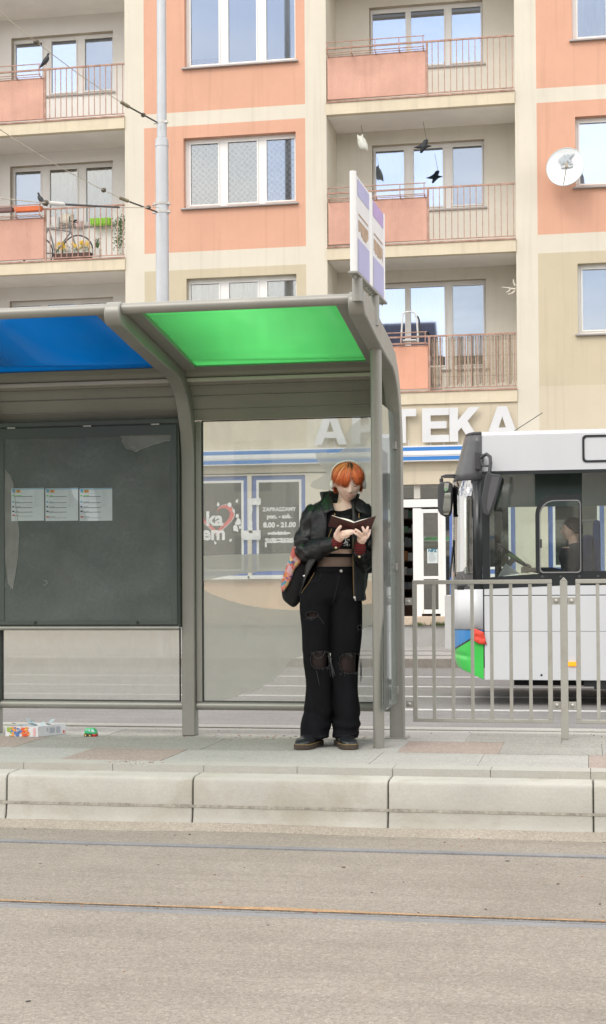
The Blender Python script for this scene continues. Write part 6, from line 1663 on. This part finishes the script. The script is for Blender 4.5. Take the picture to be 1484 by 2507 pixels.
for k in range(4):
    a = HND+Vector((.0, -.01, .025-k*.018)); limb(db, [tuple(a)+(.010,.010), tuple(a+Vector((-.045,-.012,.006)))+(.009,.009), tuple(a+Vector((-.075,.008,-.004)))+(.007,.007)], 8, 3)
limb(db, [tuple(HND+Vector((.03,-.02,.03)))+(.012,.012), tuple(HND+Vector((-.005,-.03,.055)))+(.010,.010), tuple(HND+Vector((-.035,-.03,.062)))+(.008,.008)], 8, 3)
dbo = mesh_obj(remeshed(db, .0065, 2), "body", SKIN, dv); dbo.matrix_parent_inverse = wmat(dv).inverted()
dc = MB(); limb(dc, [tuple(D2(1300,1250))+(.19,.15), tuple(D2(1292,1080))+(.185,.15), tuple(D2(1290,990))+(.165,.18), tuple(D2(1292,948))+(.11,.135), tuple(D2(1288,918))+(.064,.064)], 28)
limb(dc, [tuple(D2(1285,985,-.15))+(.075,.075), tuple(D2(1235,1120,-.235))+(.068,.068), tuple(B2(1120,1105,YD_-.27))+(.052,.052), tuple(B2(1062,1098,YD_-.28))+(.042,.042)], 20)
for i, v in enumerate(dc.v):
    v = Vector(v); dc.v[i] = tuple(v+Vector((1,1,1))*.012*noise.noise(v*9))
dc.build("jacket", pm("dark driver jacket", (.085,.087,.095,1), .85, .15, 8), dv, smooth='all')
dh = MB(); g = []
for i in range(16):
    th = PI*.62*i/15; g.append([hc+Vector((.014+.100*math.sin(th)*math.cos(2*PI*j/32), .078*math.sin(th)*math.sin(2*PI*j/32), .010+.122*math.cos(th)+.004*noise.noise(Vector((i, j, 3))))) for j in range(33)])
dh.sheet(g); dh.f = [f for f in dh.f if not (sum(dh.v[i][0] for i in f)/4 < hc.x+.05 and sum(dh.v[i][2] for i in f)/4 - hc.z < .055-.95*(sum(dh.v[i][0] for i in f)/4-hc.x+.055))]; dh.m = [0]*len(dh.f)
dh.build("hair", pm("dark brown hair", (.035,.022,.014,1), .6, .3, 30), dv, smooth='all', solid=.008)
# ================================================================== tram pole and wires
YP = 23.0
GAL = pm("galvanised pole", (.52,.54,.56,1), .45, .06, 2, .05, 60, metal=.35)
xp = atY(397, 500, YP).x; zj = atY(395, 338, YP).z
pole = thing("tram_pole", "tall pale grey tubular tram pole with span wires, standing behind the shelter", "pole", (xp, YP, .12))
q = MB(); q.tube([(xp, YP, .12), (xp, YP, zj-.08), (xp, YP, zj-.02), (xp, YP, zj)], [.107, .103, .103, .078], 28); q.build("lower_shaft", GAL, pole, smooth=True)
q = MB(); q.tube([(xp, YP, zj+.001), (xp, YP, 14.5)], [.078, .068], 24); q.build("upper_shaft", GAL, pole, smooth=True)
q = MB(); q.tube([(xp, YP, zj-.14), (xp, YP, zj-.09)], .109, 24); q.build("shaft_ring", GAL, pole)
WM = pm("weathered wire", (.50,.46,.38,1), .6, .2, 8); WD = pm("dark clamp metal", (.10,.085,.06,1), .6, .3, 12); INS = pm("brown insulator", (.22,.19,.12,1), .4, .3, 20)
cl1, cl2 = atY(397, 300, YP).z, atY(397, 515, YP).z
for z in (cl1, cl2-.03, cl2+.10):
    r_ = .074 if z > zj else .106
    q = MB(); q.tube([(xp, YP, z-.022), (xp, YP, z+.022)], r_+.006, 24)
    for s in (-1, 1): q.box(xp+s*(r_+.005)-.02, xp+s*(r_+.005)+.045*(s > 0)+.02*(s < 0)-.02*(s > 0), YP-.05, YP-.02, z-.02, z+.02); q.ball((xp+s*(r_+.03), YP-.04, z-.015), .018, 8, 6)
    q.build("clamp", BOLT, pole, bevel=.003)
def wire(p0, pend, Yend, label, bits, sag=0.0, r=.006):
    A = atY(*p0, YP-.12); B = atY(*pend, Yend); n = 30; P = []
    for i in range(n+1): t = i/n; p = A.lerp(B, t); p.z -= sag*4*t*(1-t); P.append(p)
    o = thing("span_wire", label, "wire", A, group="span wires of the tram line")
    q = MB(); q.tube(P, r, 6); q.build("cable", WM, o, smooth=True, fix=False)
    # find points along by pixel x
    def at_px(px):
        best = None
        for i in range(401):
            t = i/400; p = A.lerp(B, t); p.z -= sag*4*t*(1-t); d = MR3.transposed() @ (p-CAM_LOC); x = CX+F_PX*d.x/-d.z
            if best is None or abs(x-px) < best[0]: best = (abs(x-px), p)
        return best[1]
    for kind, xa, xb in bits:
        a, b = at_px(xa), at_px(xb); q = MB()
        if kind == 'ins': 
            for k in range(5): c = a.lerp(b, (k+.5)/5); q.ball(c, (.030,.024,.028), 10, 6)
            q.tube([a, b], .014, 8); q.build("insulator", INS, o, smooth=True)
        elif kind == 'rod': q.tube([a, b], .013, 8); q.build("tension_rod", pm("black rod", (.04,.045,.05,1), .6), o, smooth=True)
        elif kind == 'spring': 
            q.tube([a, b], .016, 8)
            for k in range(9): c = a.lerp(b, (k+.5)/9); q.ball(c, (.016,.028,.028), 8, 5)
            q.build("spring", pm("pale spring", (.62,.61,.58,1), .6), o, smooth=True)
        else: q.ball(a.lerp(b, .5), (.04,.03,.035), 10, 6); q.build("wire_clamp", WD, o, smooth=True)
    return o
wire((388,301), (-25,8), 16.0, "upper span wire running up left from the pole across the top balcony", [('ins', 296, 316), ('clamp', 346, 356), ('rod', 316, 384), ('clamp', 86, 92)], .10)
wire((388,520), (-25,300), 16.0, "middle span wire slanting from the pole across the second balcony", [('ins', 294, 314), ('clamp', 252, 256), ('rod', 316, 384)], .10)
wire((388,507), (-25,482), 14.0, "lowest span wire running nearly level with a spring tensioner", [('spring', 122, 157), ('clamp', 104, 120), ('rod', 158, 292), ('clamp', 355, 372)], .04)

# ================================================================== birds
def bird(px, py, Y, s, label, face=-1, cat="pigeon", name="pigeon", col=(.035,.04,.045,1), lean=.9):
    p = atY(px, py, Y); o = thing(name, label, cat, p); m_ = pm(label[:18], col, .6, .3, 20)
    q = MB(); tl = Vector((face*-.17*s, 0, -.06*s)) 
    pts = [(face*.055*s,0,.20*s,.012*s,.012*s),(face*.045*s,0,.185*s,.022*s,.022*s),(face*.03*s,0,.15*s,.022*s,.024*s),(face*.02*s,0,.10*s,.045*s,.045*s),(-face*.02*s,0,.045*s,.050*s,.052*s),(-face*.07*s,0,-.01*s,.034*s,.036*s),(-face*.12*s,0,-.06*s,.020*s,.012*s),(-face*.15*s,0,-.09*s,.016*s,.006*s)]
    limb(q, pts, 14, 4); q.tube([(face*.06*s,0,.195*s), (face*.085*s,0,.185*s)], [.007*s, .002*s], 6)
    bo = mesh_obj(remeshed(q, .006*s, 1), "body", m_, o)
    q = MB(); q.tube([(0,-.015,.0), (.0,-.015,-.035*s)], .004, 5); q.tube([(0,.015,.0), (.0,.015,-.035*s)], .004, 5); q.build("leg", pm("pink leg", (.35,.12,.10,1)), o, local=True)
    return o
bird(113, 155, YF, 1.0, "dark pigeon perched on the rail of the upper left balcony", 1)
bird(99, 495, YF-.1, .95, "dark pigeon perched on the flower box below the wire", -1)

# ================================================================== satellite dish
dc_ = atY(1384, 408, YF-.42); rad = 47.5/131.5
ds = thing("satellite_dish", "white satellite dish printed 4K on the orange wall beside a window", "satellite dish", dc_)
DM = Matrix.Translation(dc_) @ Matrix.Rotation(R(-8), 4, 'Z') @ Matrix.Rotation(R(-12), 4, 'X')
q = MB(); g = []
for i in range(15):
    r_ = rad*i/14; g.append([DM @ Vector((r_*.93*math.cos(2*PI*j/48), .10*(1-(i/14)**2), r_*1.02*math.sin(2*PI*j/48))) for j in range(49)])
q.sheet(g); DW = pm("white dish enamel", (.76,.79,.80,1), .4, .02, 2); dso = q.build("reflector", DW, ds, smooth='all', solid=.012)
q = MB(); q.tube([DM @ Vector((rad*.93*math.cos(2*PI*j/48), -.0, rad*1.02*math.sin(2*PI*j/48))) for j in range(48)], .008, 6, closed=True); q.build("rim", pm("pale teal rim", (.52,.62,.62,1), .5), ds, smooth=True)
q = MB(); T3 = DM.to_3x3()
c0 = DM @ Vector((-.02, .028, .10)); text(q, "4K", c0.x, c0.y, c0.z, .21, 0, .012, ext=.001, M=T3, shear=.35)
c0 = DM @ Vector((.02, .07, .025)); q.add([c0+T3 @ Vector(v) for v in ((-.11,0,-.012),(.11,0,-.012),(.11,0,.052),(-.11,0,.052))], [(0,1,2,3)], 0); text(q, "CANAL+", c0.x, c0.y-.004, c0.z, .055, 1, .002, ext=.0006, M=T3)
q.build("print", [pm("grey dish print", (.36,.40,.43,1), .6), pm("white dish print", (.74,.75,.75,1), .6)], ds, fix=False)
q = MB(); a = DM @ Vector((-.02, -.01, -rad*.98)); b = DM @ Vector((.075, -.30, -.15)); q.tube([a, b], .010, 8); q.box(b.x-.03, b.x+.03, b.y-.04, b.y+.03, b.z-.02, b.z+.06); q.build("feed_arm", pm("beige feed arm", (.42,.38,.32,1), .6), ds, bevel=.004)
q = MB(); q.tube([dc_+Vector((0,.11,0)), dc_+Vector((.0,.30,-.05)), dc_+Vector((.0,.42,-.05))], .022, 8); q.box(dc_.x-.08, dc_.x+.08, YF-.02, YF-.001, dc_.z-.17, dc_.z+.07); q.build("mount", BOLT, ds, smooth=True)

# ================================================================== hanging bird decoys and window stickers
def decoy(name, label, cat, pts, px0, Y, col, top, mat2=None):
    P = [atY(a, b, Y) for a, b in pts]; o = thing(name, label, cat, P[0]); q = MB(); cen = sum(P, Vector())/len(P); n = len(P)
    rows_ = [[cen+(p-cen)*k+Vector((0, d, 0)) for p in P] for k, d in ((.05,-.05),(.6,-.045),(.93,-.02),(1,0),(.93,.02),(.6,.045),(.05,.05))]
    q.rings(rows_); q.build("body", pm(label[:16], col, .6, .12, 14), o, smooth='all')
    t = atY(px0, top, Y); q = MB(); b = max(P, key=lambda v: v.z); q.tube([(b.x, Y, b.z-.03), (t.x, Y, t.z)], .0035, 5); q.build("string", WD, o); return o
ym = YF+.25
decoy("owl_decoy", "white owl-shaped bird scarer hanging from the balcony ceiling", "bird scarer", [(874,328),(878,331),(884,332),(889,326),(890,334),(896,342),(901,356),(902,371),(898,369),(893,366),(888,368),(880,362),(876,352),(875,340)], 884, ym, (.66,.67,.60,1), 306)
decoy("raven_decoy", "black bird-shaped scarer with raised wing hanging before the window", "bird scarer", [(1013,361),(1024,357),(1034,350),(1038,343),(1045,340),(1049,343),(1047,350),(1045,354),(1058,357),(1047,361),(1041,366),(1037,370),(1033,375),(1028,374),(1031,364),(1020,363)], 1036, ym, (.02,.025,.03,1), 297)
def sticker(label, pts, col):
    P = [atY(a, b, YB+.095) for a, b in pts]; q = MB(); q.prism([(p.x, p.z) for p in P], 'y', YB+.125, YB+.128); tag(q.build("window_sticker", pm(label[:14], col, .7), fix=False), label, "sticker")
if 0: sticker("dull green bird-shaped sticker in the middle of the balcony window", [(1040,400),(1048,398),(1052,403),(1062,400),(1077,400),(1082,403),(1076,407),(1081,411),(1070,412),(1060,412),(1040,414),(1043,409),(1050,408),(1042,404)], (.20,.24,.15,1))
if 0: sticker("small grey-green sticker at the left edge of the balcony window", [(922,388),(928,392),(931,402),(931,415),(924,412)], (.22,.26,.20,1))

# ================================================================== things on the balconies
def L0(cx, cy, Y): return atY(cx*.2144, 336.6+cy*.2144, Y)
def planter(x0, x1, z0, z1, Y, label, col, d=.16, name="planter", ribs=0, plants=0, flower=None, loc=None):
    o = thing(name, label, "planter", ((x0+x1)/2, Y, z0)); q = MB(); i = .012
    q.add([(x0+i,Y-d/2+i,z0),(x1-i,Y-d/2+i,z0),(x1-i,Y+d/2-i,z0),(x0+i,Y+d/2-i,z0),(x0,Y-d/2,z1),(x1,Y-d/2,z1),(x1,Y+d/2,z1),(x0,Y+d/2,z1)], [(0,3,2,1),(0,1,5,4),(1,2,6,5),(2,3,7,6),(3,0,4,7),(4,5,6,7)])
    for k in range(ribs): xx = x0+(x1-x0)*(k+.5)/ribs; q.box(xx-.012, xx+.012, Y-d/2-.008, Y-d/2+.004, z0+.01, z1-.01)
    q.build("box", pm(label[:16], col, .6, .08, 6), o, bevel=.006)
    if plants:
        f = MB(); rg = random.Random(int(abs(x0)*100)+3)
        for k in range(plants):
            bx = rg.uniform(x0+.03, x1-.03); by = Y+rg.uniform(-d*.3, d*.3); h = rg.uniform(.10, .24); tx_, ty_ = bx+rg.gauss(0, .04), by+rg.gauss(0, .03)
            f.tube([(bx, by, z1-.01), (tx_, ty_, z1+h)], .0025, 4, 0)
            for _ in range(5):
                t = rg.uniform(.3, 1); c = Vector((bx+(tx_-bx)*t, by+(ty_-by)*t, z1+h*t)); a = Vector((rg.gauss(0,1), rg.gauss(0,1), rg.gauss(0,.5))).normalized()*.028; b2 = Vector((rg.gauss(0,1), rg.gauss(0,1), rg.gauss(0,1))).normalized()*.012
                f.add([c, c+a*.5+b2, c+a, c+a*.5-b2], [(0,1,2,3)], 0)
            if flower and rg.random() < .6:
                c = Vector((tx_, ty_, z1+h))
                for j in range(6): a = 2*PI*j/6; f.add([c, c+Vector((.03*math.cos(a-.3), -.01, .03*math.sin(a-.3))), c+Vector((.042*math.cos(a), -.006, .042*math.sin(a))), c+Vector((.03*math.cos(a+.3), -.01, .03*math.sin(a+.3)))], [(0,1,2,3)], 1)
        f.build("plants", [pm("sage leaf", (.13,.20,.07,1), .8, .3, 20), pm("petal", flower or (.8,.6,.05,1), .8)], o, fix=False)
    return o
a, b = L0(172,855,YF-.11), L0(478,785,YF-.11); planter(a.x, b.x, a.z, b.z, YF-.11, "orange plastic flower box hung on the left balcony rail", (.68,.17,.06,1))
a, b = L0(-120,862,YF-.11), L0(150,800,YF-.11); planter(a.x, b.x, a.z, b.z, YF-.11, "brown flower box at the left edge of the left balcony rail", (.20,.12,.11,1))
a, b = L0(1043,1008,YB-.1), L0(1275,922,YB-.1); planter(a.x, b.x, a.z, b.z, YB-.12, "lime green ribbed planter on the balcony window sill", (.30,.62,.06,1), ribs=9)
a, b = L0(620,1372,YF+.2), L0(1045,1315,YF+.2); planter(a.x, b.x, ZR[1]+.0, b.z, YF+.2, "long dark brown trough of yellow flowers on the balcony floor", (.10,.055,.045,1), plants=46, flower=(.85,.58,.03,1))
a, b = L0(1060,1350,YF+.25), L0(1140,1300,YF+.25); planter(a.x, b.x, ZR[1]+.0, b.z+.06, YF+.3, "white pot with tall pale green stems beside the flower trough", (.6,.6,.56,1), plants=22)
def pot(cx0, cx1, cy0, cy1, Y, label, col, bulge=0.0):
    a, b = L0(cx0, cy1, Y), L0(cx1, cy0, Y); r = (b.x-a.x)/2; x = (a.x+b.x)/2; q = MB(); pr = [(0,.8),(.15,.9+bulge),(.5,.97+bulge),(.9,1.0),(1,1.04)]
    q.rings([[Vector((x+r*k*math.cos(2*PI*j/20), Y+r*k*math.sin(2*PI*j/20), a.z+(b.z-a.z)*t)) for j in range(20)] for t, k in pr])
    tag(q.build("pot", pm(label[:14], col, .5, .06, 8), smooth=True), label, "pot")
pot(585, 682, 912, 1032, YB-.1, "plain white tapered pot on the left balcony sill", (.74,.74,.73,1))
pot(712, 840, 880, 990, YB-.12, "cream rounded pot on the left balcony sill", (.70,.68,.58,1), .08)
pot(860, 950, 960, 1025, YB-.1, "low white and pink pot on the left balcony sill", (.70,.55,.55,1))
# creeper on the loggia's right cheek
f = MB(); rg = random.Random(12)
for k in range(420):
    cy = rg.choice([rg.gauss(1020, 45), rg.gauss(1180, 50), rg.gauss(960, 30)]); c = L0(1385+rg.gauss(-30 if cy > 1100 else 0, 34), cy, YF+.35+rg.random()*.2)
    a = Vector((rg.gauss(0,1), rg.gauss(0,.6), rg.gauss(0,1))).normalized()*.035; b2 = Vector((rg.gauss(0,1), 0, rg.gauss(0,1))).normalized()*.016; f.add([c, c+a*.5+b2, c+a, c+a*.5-b2], [(0,1,2,3)])
for k in range(5): f.tube([L0(1400-k*14, 1340, YF+.4), L0(1392-k*10, 1150, YF+.42), L0(1380, 940+k*20, YF+.4)], .004, 4)
vs_ = [v for v in f.v]; f.v = [(min(v[0], XL1-.01), v[1], v[2]) for v in vs_]
o = thing("climbing_plant", "leafy green climbing plant at the right end of the left balcony", "plant", (XL1-.2, YF+.4, ZR[1])); f.build("foliage", pm("creeper leaf", (.10,.17,.06,1), .8, .3, 20), o, fix=False)
# bicycle behind the railing
bkY = YF+.75; bc = thing("bicycle", "bicycle parked behind the flower trough on the left balcony", "bicycle", (L0(880,1290,bkY).x, bkY, ZR[1]))
wc = L0(885, 1285, bkY); BKR = pm("dark bicycle", (.06,.06,.065,1), .5)
for k, cx in enumerate((885, 430)):
    c = Vector((L0(cx, 1285, bkY).x, bkY, ZR[1]+.33)); q = MB(); q.tube([c+Vector((.32*math.cos(2*PI*i/32), 0, .32*math.sin(2*PI*i/32))) for i in range(32)], .016, 8, closed=True)
    wo_ = q.build("wheel", BKR, bc, smooth=True); q = MB()
    for i in range(14): a = 2*PI*i/14; q.tube([c, c+Vector((.31*math.cos(a), 0, .31*math.sin(a)))], .002, 4)
    q.build("spokes", BOLT, wo_)
    if k == 0: cF = c
    else: cB = c
q = MB(); mid = cF.lerp(cB, .55)+Vector((0,0,-.02)); seat = cF.lerp(cB, .72)+Vector((0,0,.5)); hd0 = cF+Vector((-.14,0,.40))
for a, b in ((cF, hd0), (hd0, mid), (hd0, seat), (seat, mid), (mid, cB), (seat, cB), (hd0, hd0+Vector((-.03,0,.22)))): q.tube([a, b], .016, 8)
q.build("frame", pm("grey bike frame", (.2,.21,.22,1), .4), bc, smooth=True)
q = MB(); h = hd0+Vector((-.03,0,.22)); q.tube([h+Vector((.1,-.25,.02)), h, h+Vector((.1,.25,.02))], .012, 8); q.build("handlebar", BKR, bc, smooth=True)
# reed screen, stool frame, antlers on the lowest middle balcony
zr = ZR[0]; xs_ = XM0+(XM1-XM0)*.535+.06; q = MB(); rg = random.Random(41); x = xs_; RM = [pm("dry reed", (.46,.37,.26,1), .9, .25, 30), pm("dark reed", (.27,.21,.15,1), .9, .25, 30), pm("pale reed", (.58,.52,.42,1), .9, .2, 30)]
while x < XM1-.02:
    r_ = rg.uniform(.0035, .0075)
    gap = (xs_+.22 < x < xs_+.30)
    if not gap: q.tube([(x+rg.gauss(0,.004), YF+.03, zr+.06+abs(rg.gauss(0, .04))), (x+rg.gauss(0,.004), YF+.03, zr+1.0-abs(rg.gauss(0,.01)))], r_, 5, rg.choice([0,0,1,2]))
    x += r_*2+rg.choice([0, .001, .004, .010])
for z in (.25, .62, .92): q.box(xs_, XM1-.02, YF+.018, YF+.021, zr+z, zr+z+.004, 1)
tag(q.build("reed_screen", RM, fix=False), "dry reed screen tied behind the bars of the lowest middle balcony", "screen")
sf = thing("step_stool", "white tubular step stool frame on the balcony above the pharmacy", "stool", atY(1003, 835, YF+.35)); WT = pm("white tube", (.66,.67,.66,1), .4)
def sgl(pts, y, m, nm, par): qq = MB(); qq.tube([atY(a, b, y) for a, b in crv(pts, 4)], .017, 8); return qq.build(nm, m, par, smooth=True)
sgl([(982,838),(984,800),(986,772),(992,765),(1003,763),(1014,765),(1019,775),(1022,800),(1024,838)], YF+.12, WT, "tube_frame", sf); sgl([(1016,775),(1023,776),(1027,790),(1029,835)], YF+.4, BKM, "rear_tube", sf)
qq = MB(); a, b = atY(986, 836, YF+.2), atY(1021, 815, YF+.2); qq.box(a.x, b.x, YF+.15, YF+.34, a.z, a.z+.03); qq.build("step", WT, sf, bevel=.006)
an = thing("antlers", "pale antlers fixed to the loggia wall above the reed screen", "antlers", atY(1262, 708, YF+.1)); 
for pts in ([(1263,708),(1250,706),(1238,704),(1228,703)], [(1252,706),(1246,713),(1240,716)], [(1262,712),(1254,718),(1244,721)], [(1262,700),(1258,692),(1257,684)]):
    qq = MB(); qq.tube([atY(a, b, YF+.05+.004*i) for i, (a, b) in enumerate(pts)], [.02, .016, .011, .004][:len(pts)], 8); qq.build("antler", pm("bone", (.56,.52,.44,1), .6, .1, 9), an, smooth=True)
bx = MB(); a, b = atY(1063, 946, YF+.3), atY(1080, 920, YF+.3); bx.box(a.x-.06, b.x, YF+.2, YF+.5, zr, b.z+.15); 
tag(bx.build("storage_box", pm("white crate", (.6,.6,.56,1), .6), bevel=.01), "pale storage box behind the reed screen on the lowest middle balcony", "box")

# ================================================================== toy packaging and toy car on the platform
def T0(cx, cy, z=.3): return atZ(cx*.1856, 1744.2+cy*.1856, z)
A, B, C_ = T0(72, 320), T0(500, 328), T0(865, 283); A.y = B.y+.012; H_ = .066; Dv = C_-B; Dv.z = 0; A2 = A+Dv*.95
tb_ = thing("toy_box", "torn open white toy box with a colourful printed end lying on the platform", "box", A)
q = MB(); up = Vector((0,0,H_)); o3 = Vector((0,0,.301-.3))
WC = pm("white card", (.68,.69,.71,1), .6, .05, 20); P4 = [A, B, C_, A2]
vs = [p+Vector((0,0,.002)) for p in P4]+[p+up for p in P4]
q.add(vs, [(0,3,2,1),(0,1,5,4),(1,2,6,5),(2,3,7,6),(3,0,4,7)]); q.build("carton", WC, tb_, fix=True, solid=-.002)
def onface(P, Q, u0, u1, v0, v1, d=.002):
    n_ = (Q-P).cross(Vector((0,0,1))).normalized(); return [P+(Q-P)*u+Vector((0,0,H_*v))+n_*d for u, v in ((u0,v0),(u1,v0),(u1,v1),(u0,v1))]
cols = [(.72,.10,.04,1),(.75,.30,.05,1),(.10,.18,.42,1),(.30,.42,.08,1),(.80,.62,.20,1),(.62,.45,.36,1),(.05,.05,.07,1)]; cm2 = [pm("toy print %d" % i, c, .5) for i, c in enumerate(cols)]+[pm("grey print", (.42,.44,.50,1), .6), pm("pink print", (.72,.40,.40,1), .6)]
q = MB(); rg = random.Random(6)
for k in range(70):
    u, v = rg.uniform(.05, .72), rg.uniform(.1, .9); s_ = rg.uniform(.03, .09); n = 7; n_ = (B-A).cross(Vector((0,0,1))).normalized(); bias = 3 if u < .2 else (2 if .3 < u < .5 and rg.random() < .5 else (rg.choice([0,0,1,4]) if u > .5 else rg.choice([1,2,5,6])))
    pts = []
    for j in range(n): a = 2*PI*j/n; uu = min(.76, max(.04, u+s_*rg.uniform(.5,1)*math.cos(a))); vv = min(.95, max(.05, v+2.2*s_*rg.uniform(.5,1)*math.sin(a))); pts.append(A+(B-A)*uu+Vector((0,0,H_*vv))+n_*(.0026+k*.00001))
    q.add(pts, [tuple(range(n))], bias)
q.add(onface(A, B, .86, .93, .1, .85), [(0,1,2,3)], 8)
for u0, u1, v0, v1, mi in ((.30,.36,.45,.8,7),(.42,.60,.25,.75,7),(.66,.80,.2,.8,7),(.90,.96,.12,.38,0)): q.add(onface(B, C_, u0, u1, v0, v1), [(0,1,2,3)], mi)
q.build("print", cm2, tb_, fix=False)
q = MB()
for k in range(16):
    u, v = rg.random(), rg.uniform(.2, .9); c = A+(B-A)*u*.9+Dv*v+up+Vector((0,0,rg.uniform(-.01,.02))); a = Vector((rg.gauss(0,1), rg.gauss(0,1), rg.gauss(0,.3))).normalized()*.03; b2 = Vector((rg.gauss(0,1), rg.gauss(0,1), abs(rg.gauss(0,.3)))).normalized()*.025
    q.add([c, c+a, c+a+b2, c+b2], [(0,1,2,3)], rg.choice([0,0,0,1,2]))
q.build("torn_flap", [pm("grey-blue card", (.42,.52,.55,1), .7), WC, pm("teal scrap", (.10,.25,.30,1), .6)], tb_, fix=False)
tc0 = T0(1190, 322); tcr = thing("toy_car", "small green and red toy car with yellow hubs on the platform", "toy car", tc0, R(0))
u_ = .1856/404
def tp_(cx, cy): return (tc0.x+(cx-1190)*u_, tc0.z+(325-cy)*u_)
q = MB(); q.prism([tp_(*p) for p in [(1107,290),(1106,255),(1118,215),(1135,207),(1225,205),(1245,215),(1262,245),(1274,262),(1276,286)]], 'y', tc0.y-.005, tc0.y+.04); q.build("body", pm("green toy plastic", (.06,.50,.20,1), .35), tcr, bevel=.006)
q = MB(); q.prism([tp_(*p) for p in [(1112,312),(1110,288.5),(1277,285),(1278,305),(1268,322),(1240,325),(1150,318)]], 'y', tc0.y-.003, tc0.y+.042); q.build("bumper", pm("red toy plastic", (.45,.03,.02,1), .4), tcr, bevel=.004)
q = MB()
for pts in ([(1128,240),(1134,224),(1152,222),(1156,242)], [(1166,240),(1170,222),(1192,222),(1196,258)], [(1208,250),(1212,222),(1238,222),(1256,256),(1230,262)]): q.prism([tp_(*p) for p in pts], 'y', tc0.y-.0065, tc0.y-.0048)
q.build("window", pm("pale blue toy window", (.52,.70,.72,1), .3), tcr)
for cx, cy in ((1131,303),(1192,306)):
    q = MB(); x, z = tp_(cx, cy); q.disc((x, z, tc0.y-.010), 27*u_, n=20, th=.014); w_ = q.build("wheel", BKM, tcr, bevel=.002); q = MB(); q.disc((x, z, tc0.y-.012), 13*u_, n=14, th=.0022); q.build("hub", pm("yellow hub", (.62,.45,.10,1), .4), w_)
q = MB(); x, z = tp_(1250, 306); q.disc((x, z, tc0.y+.03), 22*u_, n=16, th=.012); x, z = tp_(1150, 306); q.disc((x, z, tc0.y+.03), 22*u_, n=16, th=.012); q.build("wheel", BKM, tcr)
